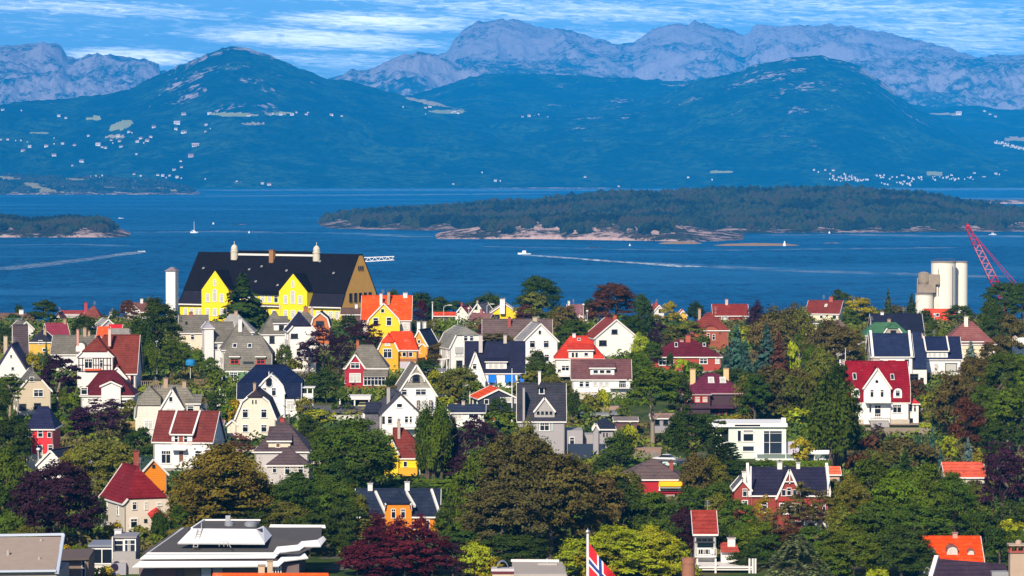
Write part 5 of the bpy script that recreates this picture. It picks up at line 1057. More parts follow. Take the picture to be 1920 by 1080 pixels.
def modern():
    D = Dof(862); s = D / F; pos = P(1410, 862, D); root = empty('modern_house', pos, 0, label='flat roofed pale mint modern house with large dark panes and long terrace', cat='house')
    PLACES.append((1420, 830, 'modern flat roofed house', D)); FOOT.append((pos.x + 2, D - 5, 15, 16, 0)); FOOT.append((pos.x + 6, D - 14, 9, 14, 0)); lx = lambda px: (px - 1410) * s; lz = lambda py: (862 - py) * s
    mint = pm('mint_render', (.66, .74, .64), .7, .05, .4, grime=.1); wt = pm('white_render', (.84, .84, .80), .6, .04)
    box_part('wall', root, lx(1366), lx(1474), 0, 10, -3, lz(800.5), mint)
    box_part('left_room', root, lx(1338), lx(1366) - .01, 1.5, 9, lz(840), lz(802), glassm((.03, .035, .03), .15))
    box_part('roof', root, lx(1334), lx(1476), -.6, 10.3, lz(800), lz(793.5), wt); box_part('roof_glazing', root, lx(1377), lx(1425), -.63, -.5, lz(798.5), lz(795.5), glassm())
    box_part('chimney', root, lx(1467), lx(1475), 2, 3.2, lz(800), lz(785), wt)
    for px, py, w_, h_ in ((1386, 817, 7, 20), (1403, 808, 19, 3), (1403, 820, 20, 14), (1403, 841, 22, 9)): put_window(root, lx(px), -.02, lz(py), w_ * s, h_ * s, 'l')
    put_window(root, lx(1449), -.02, lz(831), 35 * s, 46 * s, 'l')
    b_ = MB(); b_.box(lx(1443) - .05, lx(1443) + .05, -.1, -.06, lz(854), lz(808)); b_.box(lx(1432), lx(1466), -.12, -.07, lz(829.5), lz(829)); b_.box(lx(1432), lx(1466), -.12, -.07, lz(812.3), lz(811.7)); b_.build('mullion', wt, root)
    box_part('terrace', root, lx(1414), lx(1556), -4.5, 1.5, lz(859.5), lz(856), wt); box_part('terrace_base', root, lx(1416), lx(1552), -4.0, 1.5, -2.5, lz(862), pm('pale_stone', (.5, .5, .46), .8, .15))
    b_ = MB()
    for px in (1416, 1470, 1496, 1524, 1552): b_.box(lx(px) - .06, lx(px) + .06, -4.3, -4.2, -2, lz(848))
    b_.box(lx(1416), lx(1552), -4.32, -4.2, lz(847.5), lz(846.8)); b_.build('railing', wt, root)
    box_part('glass_railing', root, lx(1416), lx(1552), -4.27, -4.23, lz(856), lz(848), glassm((.30, .40, .36), .15))
    box_part('terrace_wall', root, lx(1475), lx(1500), 1.5, 2, 0, lz(829), pm('lilac_render', (.45, .42, .5), .8)); box_part('pool_screen', root, lx(1512), lx(1556), 0, .3, lz(854), lz(844), wt)
    g_ = MB()
    for px in (1344, 1352): g_.box(lx(px) - .1, lx(px) + .1, 1.3, 1.45, lz(840), lz(802))
    g_.box(lx(1337), lx(1366), 1.3, 1.5, lz(832), lz(829.5)); g_.build('frame', wt, root)
modern()
# --- front rows
def ox(root, s, lx, lz, W, d, e, r, wo, ro):
    b_ = MB()
    for a, b2 in (((702, 926), (723, 963)), ((761, 927), (778, 950)), ((808, 922), (826, 968))):
        b_.bar((lx(a[0]), 3.9, lz(a[1])), (lx(b2[0]), -.3, lz(b2[1]) + .1), .3, .35)
    b_.build('roof_edge', pm('white_trim', WHITE, .55, .05), root)
    box_part('side_room', root, lx(818), lx(840), 3, 7, -2, lz(955), wallm((.6, .2, .05))); box_part('side_room_roof', root, lx(816), lx(842), 2.7, 7.3, lz(955) + .003, lz(952), pm('white_trim', WHITE, .55, .05))
H('orange_house', 'orange house with navy roof', 'orange timber house with navy roof panels, white edges and two white chimneys', 's', 668, 822, 1010, 968, 924, (.80, .24, .01), (.018, .026, .05), D=566, d=9, wing=((722, 772, 952, 928, dict(prof=[(1, 0), (.98, .25), (0, 1)], pro=.4, deep=5, hip=(.3, 3.6))),),
  win=((738, 962, 9, 15, 't', .4), (756, 962, 9, 15, 't', .4), (700, 985, 9, 12), (800, 982, 10, 12), (775, 985, 9, 12)), chim=((692, 912, 9, CHW), (762, 909, 9, CHW)), extra=ox)
def px_(root, s, lx, lz, W, d, e, r, wo, ro):
    b_ = MB(); b_.slab([(lx(276), -1.6, lz(968)), (lx(308), -1.6, lz(968)), (lx(292), -.2, lz(951))], .12); b_.slab([(lx(276), -1.6, lz(968)), (lx(292), -.2, lz(951)), (lx(276), .2, lz(962))], .12); b_.build('porch_roof', roofm((.45, .03, .03)), root)
    put_window(root, lx(276), 2.0, lz(920), 9 * s, 7 * s, 'a')
H('house', 'cream house with crimson roof', 'cream rendered house with steep crimson hipped roof and small red porch', 'g', 234, 318, 1010, 942, 882, (.68, .60, .50), (.18, .012, .015), D=575, rot=22, d=12, prof=[(1, 0), (.9, .08), (0, 1)], hip=(.12, 5.0), lines=False, win=((253, 945 + 2, 7, 13, 't'), (274, 948, 6, 14, 'c'), (298, 946, 7, 6, 'c'), (252, 980, 12, 15, 't'), (273, 976, 4, 5, 'k')), chim=(), extra=px_)
H('orange_house', 'orange house with green roof', 'orange gabled house with dark green roof and brick chimney left of the crimson roof', 'g', 262, 312, 935, 890, 862, (.82, .26, .01), (.03, .06, .045), D=625, rot=24, d=11, win=((270, 892, 6, 5), (288, 874, 5, 5, 'k')), chim=((264, 847, 8, (.34, .08, .05), 2),))
H('orange_house', 'orange outbuilding', 'orange outbuilding with white framed brown door beside a flagpole', 's', 212, 258, 940, 907, 902, (.84, .33, .01), (.03, .06, .045), D=612, d=6, win=((233, 921, 6, 18, 'bD'),))
def swiss(root, s, lx, lz, W, d, e, r, wo, ro):
    wt = pm('white_trim', WHITE, .55, .05)
    b_ = MB()
    for px in (1405, 1555): b_.hexa([(lx(px) - .2, -.4, e), (lx(px) + .2, -.4, e), (lx(px) + .2, d / 2, r + .2), (lx(px) - .2, d / 2, r + .2)], [(lx(px) - .2, -.4, e + .5), (lx(px) + .2, -.4, e + .5), (lx(px) + .2, d / 2, r + .9), (lx(px) - .2, d / 2, r + .9)])
    b_.bar((lx(1407), -.4, e), (lx(1407), -.4, lz(873)), .2); b_.bar((lx(1552), -.3, e), (lx(1552), -.3, lz(873)), .2)
    b_.bar((lx(1469), -1.5, lz(901)), (lx(1490), -1.5, lz(901)), .15); b_.bar((lx(1479), -1.5, lz(905)), (lx(1479), -1.5, lz(885)), .15)
    b_.build('gable_ornament', wt, root)
    b_ = MB(); ya = -2.4
    for px in (1506, 1530, 1548): b_.box(lx(px) - .2, lx(px) + .2, ya, ya + .4, -1.5, lz(976))
    for a, c in ((1506, 1530), (1530, 1548)):
        n = 8; m = (lx(a) + lx(c)) / 2; rr = (lx(c) - lx(a)) / 2 - .2
        for k in range(n):
            t0, t1 = math.pi * k / n, math.pi * (k + 1) / n
            b_.bar((m + math.cos(t0) * rr, ya + .2, lz(984) + math.sin(t0) * rr), (m + math.cos(t1) * rr, ya + .2, lz(984) + math.sin(t1) * rr), .35)
    b_.box(lx(1480), lx(1550), ya, 0, lz(975.5), lz(973)); b_.box(lx(1480), lx(1550), ya, ya + .1, lz(966.5), lz(965)); b_.build('arcade', wt, root)
    box_part('balcony', root, lx(1482), lx(1549), ya + .1, ya + .2, lz(973), lz(966.5), wallm((.42, .05, .03)))
    box_part('frieze', root, lx(1457), lx(1500), -1.45, -1.38, lz(938), lz(930), wallm((.40, .04, .025)))
H('swiss_villa', 'red swiss style villa', 'ornate dark red villa with steep white edged gable, slate roof and white arcade', 's', 1407, 1553, 1003, 928, 884, (.30, .045, .03), (.022, .020, .045), D=560, d=10, wing=((1455, 1502, 932, 880, dict(pro=1.2, deep=6)), (1376, 1407, 918, 900, dict(pro=.2, deep=6, roof=(.12, .12, .13)))),
  win=((1468, 922, 7, 11, '', 1.2), (1478, 920, 7, 14, '', 1.2), (1489, 922, 7, 11, '', 1.2), (1433, 950, 10, 20, 'a'), (1396, 923, 9, 12, 't', .2), (1396, 945, 11, 14, 't', .2), (1467, 952, 12, 18, 't', 1.2), (1482, 952, 12, 18, 't', 1.2), (1494, 952, 8, 18, 't', 1.2), (1525, 955, 10, 18, 'at'), (1545, 952, 6, 16, 't'), (1513, 950, 6, 14, 'rb')),
  chim=((1466, 872, 9, CHW), (1501, 873, 7, CHW), (1398, 889, 8, CHW, 4)), extra=swiss)
H('house', 'brown hipped bungalow', 'red bungalow with brown hipped roof, yellow awning and brick chimney', 's', 1170, 1281, 934, 899, 869, (.45, .012, .02), (.13, .09, .085), D=628, d=12, hip=(0, 6), hips=(0, 6), win=((1257, 912, 40, 12, 'l'), (1188, 912, 14, 8), (1268, 928, 6, 5, 'k')), chim=((1260, 869, 7, (.30, .07, .06), 3),),
  extra=lambda root, s, lx, lz, W, d, e, r, wo, ro: (lambda q: [q.slab([(lx(1234), -1.5, lz(910)), (lx(1279), -1.5, lz(910)), (lx(1278), 0, lz(901)), (lx(1236), 0, lz(901))], .06), q.build('awning', pm('yellow_cloth', (.88, .52, .01), .8, .04), root), box_part('awning_rail', root, lx(1235), lx(1278), -1.55, -1.45, lz(913.5), lz(912.5), pm('white_trim', WHITE, .55, .05))])(MB()))
def xx(root, s, lx, lz, W, d, e, r, wo, ro):
    wt = pm('white_trim', WHITE, .55, .05)
    b_ = MB(); b_.slab([(lx(1351), -1, lz(1032)), (lx(1386), -1, lz(1032)), (lx(1381), 2, lz(1019)), (lx(1352), 2, lz(1019))], .15); b_.build('annex_roof', roofm((.42, .07, .045)), root)
    box_part('annex', root, lx(1352), lx(1384), -.3, 2, -2, lz(1033), pm('white_render', WHITE, .7, .08)); chimney(root, lx(1372), 1, lz(1030), lz(1011), 1.0, CHW, 2)
    balcony(root, lx(1302), lx(1342), 0, lz(1040), 1.0)
    b_ = MB(); b_.box(lx(1306), lx(1406), -6, -.2, lz(1056) , lz(1053)); b_.box(lx(1312), lx(1404), -5.9, -5.8, lz(1060), lz(1058))
    for px in (1303, 1337, 1400, 1406, 1411): b_.box(lx(px) - .12, lx(px) + .12, -6.1, -5.9, -2, lz(1038))
    b_.build('terrace', wt, root)
    box_part('window_band', root, lx(1307), lx(1338), -.04, 0, lz(1029), lz(1017), glassm((.012, .03, .04), .1))
H('house', 'white house with red tile roof', 'white house with steep red tiled roof and roof terrace left of the villa trees', 's', 1303, 1342, 1066, 1001, 966, (.80, .78, .74), (.30, .04, .026), D=508, d=9, win=((1321, 1012, 32, 5, 'k'), (1320, 1034, 24, 9)), extra=xx)
H('house', 'white house with orange roof', 'white house with flat orange tiled roof and three round topped dormers', 's', 1731, 1841, 1092, 1054, 1014, (.60, .56, .50), (.74, .062, .003), D=488, d=8, dorm=(('arch', 1743, 1755, 1031, 1043, {'roof': (.25, .1, .08)}), ('arch', 1777, 1797, 1025, 1043, {'roof': (.25, .1, .08)}), ('arch', 1816, 1828, 1032, 1043, {'roof': (.25, .1, .08)})),
  win=((1750, 1064, 7, 12), (1749, 1039, 5, 5, 'l', -2.6), (1787, 1037, 10, 9, '', -2.6), (1822, 1040, 5, 5, 'l', -2.6)), chim=((1797, 1005, 9, (.5, .3, .22)),))
H('house', 'low orange roofed house', 'low house with faded orange roof beside the purple beech at the right edge', 's', 1774, 1846, 915, 895, 873, (.6, .55, .45), (.62, .10, .05), D=640, d=8)
H('house', 'small orange roof', 'small house with pale orange roof right of the villa', 's', 1552, 1574, 905, 890, 880, (.6, .4, .3), (.75, .14, .06), D=620, d=5)
def tiled_front():
    D = 440; s = D / F; pos = P(1820, 1100, D); root = empty('house', pos, 0, label='dark purple tiled roof with white bargeboard at the bottom right corner', cat='house')
    PLACES.append((1820, 1066, 'dark tiled roof', D)); lx = lambda px: (px - 1820) * s; lz = lambda py: (1100 - py) * s
    b_ = MB(); b_.slab([(lx(1742), -1, lz(1096)), (lx(1905), -1, lz(1106)), (lx(1893), 4, lz(1064)), (lx(1765), 4, lz(1054))], .3); b_.build('roof', roofm((.045, .028, .045)), root)
    b_ = MB(); b_.bar((lx(1738), -1.2, lz(1096)), (lx(1763), 4, lz(1050)), .5, .4); b_.build('bargeboard', pm('white_trim', WHITE, .55, .05), root)
    box_part('wall', root, lx(1748), lx(1900), .5, 6, -12, lz(1096), wallm(WHITE)); box_part('flat_hatch', root, lx(1862), lx(1893), 1, 3, lz(1082), lz(1074), pm('zinc_roof', (.3, .3, .3), .5, .1))
    p2 = P(1906, 1100, D - 10); r2 = empty('roof_chimney', p2, 0, label='large tan rendered chimney with open brick top at the bottom right corner', cat='chimney'); k = (D - 10) / F
    box_part('shaft', r2, -12 * k, 16 * k, 0, 1.6, -8, 64 * k, pm('tan_render', (.46, .34, .25), .85, .2, .8, grime=.4)); b_ = MB(); b_.box(-14 * k, 18 * k, -.2, 1.8, 64 * k + .003, 67 * k)
    for x in (-12, 0, 12): b_.box(x * k, (x + 3) * k, 0, .3, 67 * k, 77 * k); b_.box(x * k, (x + 3) * k, 1.3, 1.6, 67 * k, 77 * k)
    b_.build('brick_top', pm('brick', (.36, .09, .06), .85, .2), r2); box_part('cap', r2, -15 * k, 20 * k, -.3, 1.9, 77 * k + .003, 79.5 * k, pm('tan_render', (.46, .34, .25), .85, .2))
    b_ = MB(); b_.lathe([(6 * k, 79 * k), (6 * k, 84 * k), (3 * k, 87 * k), (0, 87 * k)], 10, (5 * k, .8, 0)); b_.build('cowl', pm('tan_render', (.46, .34, .25), .85, .2), r2)
tiled_front()
def white_roofs():
    D = 474; s = D / F; pos = P(400, 1090, D); root = empty('flat_roofed_building', pos, 0, label='large building with stepped white fascias, grey flat roof and rooftop ladder', cat='building')
    PLACES.append((400, 1030, 'white fascia building', D)); FOOT.append((pos.x + 1, D, 15, 20, 0)); lx = lambda px: (px - 400) * s; lz = lambda py: (1090 - py) * s
    wt = pm('white_fascia', (.80, .79, .78), .45, .04, .3, grime=.12); gr = pm('roofing_felt', (.085, .08, .078), .9, .2, .5, grime=.2); dk = pm('shade_dark', (.045, .03, .04), .7)
    # walls and roof deck, then the slanting fascias
    box_part('wall', root, lx(258), lx(560), 1.5, 17, -3, lz(1058), pm('brown_wall', (.16, .11, .11), .7, .2))
    b_ = MB(); b_.poly([(lx(262), .6, lz(1040)), (lx(560), .6, lz(1040)), (lx(600), 4, lz(1026) + .05), (lx(592), 16, lz(1011)), (lx(320), 16, lz(1011))]); b_.build('roof', gr, root)
    b_ = MB()
    b_.slab([(lx(262), .0, lz(1047)), (lx(516), .0, lz(1045)), (lx(512), 1.0, lz(1037)), (lx(275), 1.0, lz(1037))], .15)
    b_.slab([(lx(248), -.8, lz(1062)), (lx(524), -.8, lz(1060)), (lx(520), .2, lz(1052)), (lx(262), .2, lz(1052))], .15)
    b_.slab([(lx(516), .0, lz(1045)), (lx(525), 1.2, lz(1037)), (lx(518), 2.2, lz(1028)), (lx(512), 1.0, lz(1037))], .15)
    b_.slab([(lx(525), 1.2, lz(1037)), (lx(562), 1.6, lz(1033)), (lx(556), 2.6, lz(1025)), (lx(518), 2.2, lz(1028))], .15)
    b_.slab([(lx(562), 1.6, lz(1033)), (lx(570), 2.6, lz(1028)), (lx(562), 3.6, lz(1021)), (lx(556), 2.6, lz(1025))], .15)
    b_.slab([(lx(570), 2.6, lz(1028)), (lx(600), 2.8, lz(1028)), (lx(592), 4.2, lz(1018)), (lx(562), 3.6, lz(1020))], .15)
    b_.slab([(lx(524), -.8, lz(1060)), (lx(534), .4, lz(1052)), (lx(528), 1.4, lz(1045)), (lx(520), .2, lz(1052))], .15)
    b_.slab([(lx(534), .4, lz(1052)), (lx(578), .8, lz(1047)), (lx(570), 1.8, lz(1039)), (lx(528), 1.4, lz(1045))], .15)
    b_.slab([(lx(600), 2.8, lz(1028)), (lx(608), 6, lz(1020)), (lx(602), 6.4, lz(1014)), (lx(592), 4.2, lz(1018))], .15)
    b_.slab([(lx(262), .2, lz(1047)), (lx(275), 1.0, lz(1037)), (lx(324), 15, lz(1010)), (lx(318), 15, lz(1013))], .15)
    b_.build('white_fascia', wt, root); b_ = MB(); b_.slab([(lx(490), 15.8, lz(1011)), (lx(600), 15.8, lz(1012)), (lx(598), 16.2, lz(1007)), (lx(492), 16.2, lz(1006))], .15)
    b_.build('rear_fascia', wt, root)
    box_part('shade_panel', root, lx(270), lx(520), .3, .6, lz(1052), lz(1047), dk); box_part('shade_panel', root, lx(525), lx(572), 1.9, 2.2, lz(1046), lz(1036), dk)  # dark strips paint the shade in the gaps between the fascias
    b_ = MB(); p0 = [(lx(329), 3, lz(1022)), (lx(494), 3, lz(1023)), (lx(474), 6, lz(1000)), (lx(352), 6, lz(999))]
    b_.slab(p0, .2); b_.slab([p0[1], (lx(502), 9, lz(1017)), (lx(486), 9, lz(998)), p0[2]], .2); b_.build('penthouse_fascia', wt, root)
    box_part('penthouse', root, lx(345), lx(485), 6.1, 9, lz(1030), lz(1001), pm('shade_dark', (.045, .03, .04), .7))
    b_ = MB(); b_.slab([(lx(352), 6, lz(999) + .02), (lx(474), 6, lz(1000) + .02), (lx(478), 11, lz(991)), (lx(370), 11, lz(991))], .2); b_.build('upper_roof', gr, root)
    b_ = MB(); b_.bar((lx(352), 6, lz(999)), (lx(370), 11, lz(990)), .25); b_.bar((lx(370), 11, lz(990)), (lx(478), 11, lz(990.5)), .25); b_.build('roof_edge', wt, root)
    b_ = MB()
    for a in (359, 367): b_.bar((lx(a), 2.6, lz(1030)), (lx(a + 5), 5.5, lz(998)), .09)
    for k in range(7): f = k / 7; b_.bar((lx(359 + 5 * f), 2.6 + 2.9 * f, lz(1029 - 30 * f)), (lx(367 + 5 * f), 2.6 + 2.9 * f, lz(1029 - 30 * f)), .07)
    b_.bar((lx(371), 5.5, lz(999)), (lx(371), 5.5, lz(987)), .08); b_.build('ladder', pm('pale_metal', (.45, .42, .40), .5), root)
    b_ = MB()
    for px in (409, 418, 425): b_.bar((lx(px), 1.8, lz(1027)), (lx(px), 1.8, lz(1018)), .07)
    b_.bar((lx(409), 1.8, lz(1018)), (lx(425), 1.8, lz(1018)), .07); b_.bar((lx(425), 1.8, lz(1018)), (lx(432), 1.0, lz(1028)), .07); b_.build('guard_rail', pm('pale_metal', (.45, .42, .40), .5), root)
    for px, w_ in ((421, 9), (462, 12)):
        b_ = MB(); b_.lathe([(w_ * s, 0), (w_ * s, 9 * s), (w_ * s * .6, 11.5 * s), (0, 12 * s)], 16, (lx(px), 8, lz(1000))); b_.build('roof_vent', pm('zinc', (.34, .36, .38), .4, .1, metal=.3), root)
    box_part('vent_box', root, lx(413), lx(422), 9, 9.6, lz(992), lz(979), pm('zinc', (.40, .42, .42), .4, .1))
    for px in (289, 330, 352): pass
    for a, b2, c in ((290, 328, (.2, .10, .09)), (344, 374, (.20, .14, .10)), (376, 394, (.55, .53, .56)), (398, 416, (.36, .33, .35))): box_part('facade_panel', root, lx(a), lx(b2), 1.2, 1.48, -3, lz(1062), pm('facade_panel', c, .7, .15))
    b_ = MB()
    for k in range(4): b_.bar((lx(512 + k * 5), .2, lz(1100)), (lx(512 + k * 5), .2, lz(1062)), .1)
    for k in range(4): b_.bar((lx(512), .2, lz(1094 - k * 9)), (lx(528), .2, lz(1094 - k * 9)), .1)
    b_.build('climbing_frame', wt, root)
white_roofs()
def bottom_bits():
    # orange ridge of the nearest house
    D = 430; s = D / F; pos = P(505, 1100, D); root = empty('house', pos, 0, label='nearest house showing only its orange tiled ridge and tan chimneys', cat='house'); lx = lambda px: (px - 505) * s; lz = lambda py: (1100 - py) * s
    for sg, nm in ((-1, 'roof'), (1, 'rear_roof')):
        b_ = MB(); b_.slab([(lx(388), sg * 4, lz(1135)), (lx(622), sg * 4, lz(1135)), (lx(616), 0, lz(1074)), (lx(399), 0, lz(1074))], .3); b_.build(nm, roofm((.75, .09, .01)), root)
    box_part('wall', root, lx(392), lx(618), -3, 3, -12, lz(1125), wallm(CREAM)); chimney(root, lx(490), .6, lz(1100), lz(1062), 12 * s, (.55, .42, .28), 0); chimney(root, lx(506), .4, lz(1100), lz(1053), 10 * s, (.48, .38, .26), 0)
    # grey flat roofed block, bottom left
    D = 452; s = D / F; pos = P(40, 1100, D); root = empty('flat_roofed_building', pos, 0, label='flat roofed building with beige gravel roof at the bottom left corner', cat='building'); PLACES.append((40, 1050, 'gravel roofed block', D)); FOOT.append((pos.x, D, 8, 20, 0)); lx = lambda px: (px - 40) * s; lz = lambda py: (1100 - py) * s
    box_part('wall', root, lx(-30), lx(108), .4, 12, -8, lz(1074), pm('beige_render', (.42, .34, .28), .8, .12, .5, grime=.3))
    b_ = MB(); b_.slab([(lx(-30), 0, lz(1071)), (lx(104), 0, lz(1069)), (lx(97), 11, lz(1023)), (lx(-30), 11, lz(1024))], .3); b_.build('roof', pm('gravel_roof', (.33, .26, .215), .95, .16, .8, grime=.2), root)
    b_ = MB(); b_.slab([(lx(103), -.2, lz(1072)), (lx(111), -.2, lz(1072)), (lx(101), 11.5, lz(1018)), (lx(95), 11.5, lz(1020))], .25); b_.bar((lx(-30), 11.5, lz(1021)), (lx(99), 11.5, lz(1019)), .3); b_.bar((lx(-30), -.2, lz(1071)), (lx(106), -.2, lz(1069.5)), .3, .25); b_.build('roof_edge', pm('pale_metal_edge', (.50, .56, .66), .4, .05), root)
    for px, py, h in ((5, 1048, 9), (59, 1028, 3), (67, 1054, 4)): y = (1070 - py) / 48 * 11; b_ = MB(); b_.tube((lx(px), y, lz(py) - .1), (lx(px), y, lz(py - h)), .2, n=8); b_.build('roof_vent', pm('zinc', (.4, .36, .33), .5), root)
    D = 470; s = D / F; pos = P(135, 1100, D); root = empty('building', pos, 0, label='brown brick block with tall white framed windows beside the gravel roof', cat='building'); FOOT.append((pos.x, D, 3, 8, 0)); lx = lambda px: (px - 135) * s; lz = lambda py: (1100 - py) * s
    box_part('wall', root, lx(106), lx(166), .0, 7, -8, lz(1048), pm('brown_render', (.22, .15, .11), .8, .1)); b_ = MB(); b_.slab([(lx(104), -.4, lz(1049)), (lx(168), -.4, lz(1045)), (lx(166), 7, lz(1039)), (lx(106), 7, lz(1040))], .25); b_.build('roof', pm('dark_felt', (.12, .09, .08), .9), root)
    for px, py, w_, h_ in ((157, 1072, 7, 46), (113, 1057, 7, 12), (118, 1078, 20, 20)): put_window(root, lx(px), -.02, lz(py), w_ * s, h_ * s, '')
    # modern white framed house
    D = 484; s = D / F; pos = P(215, 1075, D); root = empty('modern_house', pos, 0, label='small modern grey and white house with big panes at the bottom left', cat='house'); PLACES.append((215, 1035, 'small modern house', D)); FOOT.append((pos.x, D, 5, 10, 0)); lx = lambda px: (px - 215) * s; lz = lambda py: (1075 - py) * s
    gr = pm('grey_render', (.36, .34, .33), .8, .08); wt = pm('white_trim', WHITE, .55, .05)
    box_part('wall', root, lx(167), lx(213), .2, 6, -3, lz(1025), pm('pale_render', (.66, .62, .56), .7, .08)); box_part('right_wing', root, lx(213) + .01, lx(256), -1, 5, -3, lz(1033), gr); box_part('upper_room', root, lx(213) + .01, lx(255), 0, 5, lz(1033), lz(1008), gr)
    box_part('roof', root, lx(165), lx(214), -.2, 6.4, lz(1025), lz(1021), pm('zinc_roof', (.22, .24, .28), .5, .1)); box_part('upper_roof', root, lx(213), lx(257), -.3, 5.4, lz(1008) + .003, lz(1005), pm('zinc_roof', (.28, .26, .26), .5, .1))
    put_window(root, lx(192), .17, lz(1043), 37 * s, 25 * s, 'l'); put_window(root, lx(223), -.03, lz(1025), 17 * s, 24 * s, ''); put_window(root, lx(244), -.03, lz(1024), 19 * s, 22 * s, '')
    b_ = MB(); b_.box(lx(191) - .06, lx(191) + .06, .02, .12, lz(1056), lz(1030)); b_.box(lx(211.5), lx(213.5), -1.1, .2, -3, lz(1005)); b_.box(lx(240), lx(241.5), -.2, -.05, lz(1036), lz(1012)); b_.build('mullion', wt, root)
    chimney(root, lx(216), 4, lz(1015), lz(999), .9, CHW, 0); box_part('duct', root, lx(212), lx(240), -2.5, -1.2, -3, lz(1052), pm('zinc', (.34, .33, .38), .5, .1)); b_ = MB(); b_.tube((lx(218), -2.6, lz(1060)), (lx(222), -1.6, lz(1056)), .5, .5, 14); b_.build('round_vent', pm('shade_dark', (.03, .02, .05), .6), root)
    box_part('concrete_wall', root, lx(213), lx(270), -1.6, -1.3, -3, lz(1046), gr)
    # bottom middle flat roof with cowled chimney
    D = 455; s = D / F; pos = P(990, 1100, D); root = empty('flat_roofed_building', pos, 0, label='building with pale flat roof and white parapet at the bottom centre', cat='building'); PLACES.append((990, 1070, 'pale flat roof', D)); FOOT.append((pos.x, D, 6, 12, 0)); lx = lambda px: (px - 990) * s; lz = lambda py: (1100 - py) * s
    box_part('wall', root, lx(962), lx(1062), 0, 9, -8, lz(1076), pm('beige_render', (.42, .38, .34), .8, .12)); b_ = MB(); b_.slab([(lx(960), 0, lz(1078)), (lx(1064), 0, lz(1078)), (lx(1056), 9, lz(1068)), (lx(960), 9, lz(1067))], .2); b_.build('roof', pm('gravel_roof', (.36, .32, .28), .95, .1), root)
    b_ = MB(); b_.bar((lx(958), 9, lz(1065.5)), (lx(1050), 9, lz(1066)), .35, .3); b_.build('parapet', wt, root); b_ = MB(); b_.tube((lx(1009), 7, lz(1071)), (lx(1046), 7, lz(1071)), .3, n=10); b_.build('duct', pm('zinc', (.36, .33, .3), .5, .1), root)
    b_ = MB(); b_.bar((lx(1027), 8, lz(1068)), (lx(1027), 8, lz(1060)), .08); b_.build('aerial', wt, root)
    p2 = P(943, 1100, D - 4); k = (D - 4) / F; r2 = empty('roof_chimney', p2, 0, label='cream chimney with maroon band and grey metal cowl at the bottom centre', cat='chimney')
    box_part('shaft', r2, -20 * k, 20 * k, 0, 1.8, -8, 24 * k, pm('cream_render', (.62, .52, .38), .8, .15, grime=.3)); box_part('band', r2, -21 * k, 21 * k, -.1, 1.9, 24 * k + .003, 29 * k, pm('maroon_paint', (.14, .02, .03), .6)); box_part('cap', r2, -22 * k, 21 * k, -.2, 2.0, 29 * k + .003, 34 * k, pm('pale_metal_edge', (.6, .55, .56), .4))
    b_ = MB(); n = 10; rr = 11 * k
    for i in range(n):
        a, c = math.pi * i / n, math.pi * (i + 1) / n; q = [(-1 * k + math.cos(t) * rr, 34 * k + math.sin(t) * rr * 1.25) for t in (a, c)]
        b_.hexa([(q[0][0], .1, q[0][1]), (q[1][0], .1, q[1][1]), (q[1][0], 1.7, q[1][1]), (q[0][0], 1.7, q[0][1])], [(q[0][0] * .93, .1, q[0][1] - .03), (q[1][0] * .93, .1, q[1][1] - .03), (q[1][0] * .93, 1.7, q[1][1] - .03), (q[0][0] * .93, 1.7, q[0][1] - .03)])
    b_.build('cowl', pm('cowl_metal', (.42, .40, .46), .35, .1, metal=.5), r2)
    D = 470; p3 = P(1291, 1100, D); k = D / F; r3 = empty('roof_chimney', p3, 0, label='round brown brick chimney below the yellow green tree', cat='chimney')
    b_ = MB(); b_.lathe([(14 * k, -8), (13 * k, 0), (12 * k, 44 * k), (13 * k, 44 * k), (13 * k, 54 * k), (9 * k, 54 * k), (9 * k, 48 * k), (0, 48 * k)], 20); b_.build('shaft', pm('brick', (.34, .15, .09), .85, .2, 1.0, lines=5), r3)
bottom_bits()
# ---------------------------------------------------------------- trees
def leaf_mat():
    m, t, o = newmat('leaves')
    oi = t('ShaderNodeObjectInfo'); g = t('ShaderNodeNewGeometry'); co = t('ShaderNodeTexCoord').outputs['Object']
    wn = t('ShaderNodeTexNoise', {'Scale': 5.0, 'Detail': 3.0}); sh = t('ShaderNodeVectorMath', {0: co}, operation='ADD'); t.l.new(oi.outputs['Location'], sh.inputs[1]); t.l.new(sh.outputs[0], wn.inputs['Vector'])
    f = t.math('ADD', t.math('MULTIPLY', g.outputs['Random Per Island'], 0.9), t.math('MULTIPLY', t.ramp(wn.outputs['Fac'], .3, .7), 0.75))
    c = t('ShaderNodeVectorMath', {0: oi.outputs['Color']}, operation='SCALE'); t.l.new(t.math('ADD', f, 0.30), c.inputs['Scale'])
    # some leaves warmer, some cooler
    hs = t('ShaderNodeHueSaturation', {'Saturation': 1.0, 'Value': 1.0}); t.l.new(c.outputs[0], hs.inputs['Color'])
    t.l.new(t.math('MULTIPLY_ADD', g.outputs['Random Per Island'], 0.045, 0.478), hs.inputs['Hue'])
    d = t('ShaderNodeBsdfDiffuse', {'Roughness': .5}); t.l.new(hs.outputs[0], d.inputs['Color'])
    tr = t('ShaderNodeBsdfTranslucent'); t.l.new(hs.outputs[0], tr.inputs['Color'])
    mx = t('ShaderNodeMixShader', {0: 0.22, 1: d.outputs[0], 2: tr.outputs[0]}); t.l.new(mx.outputs[0], o.inputs[0]); return m
LEAF = leaf_mat()
BARK = pm('bark', (.11, .08, .06), .9, .3, 1.5, bump=.4); BARKP = pm('pale_bark', (.30, .24, .18), .9, .3, 1.5, bump=.4)
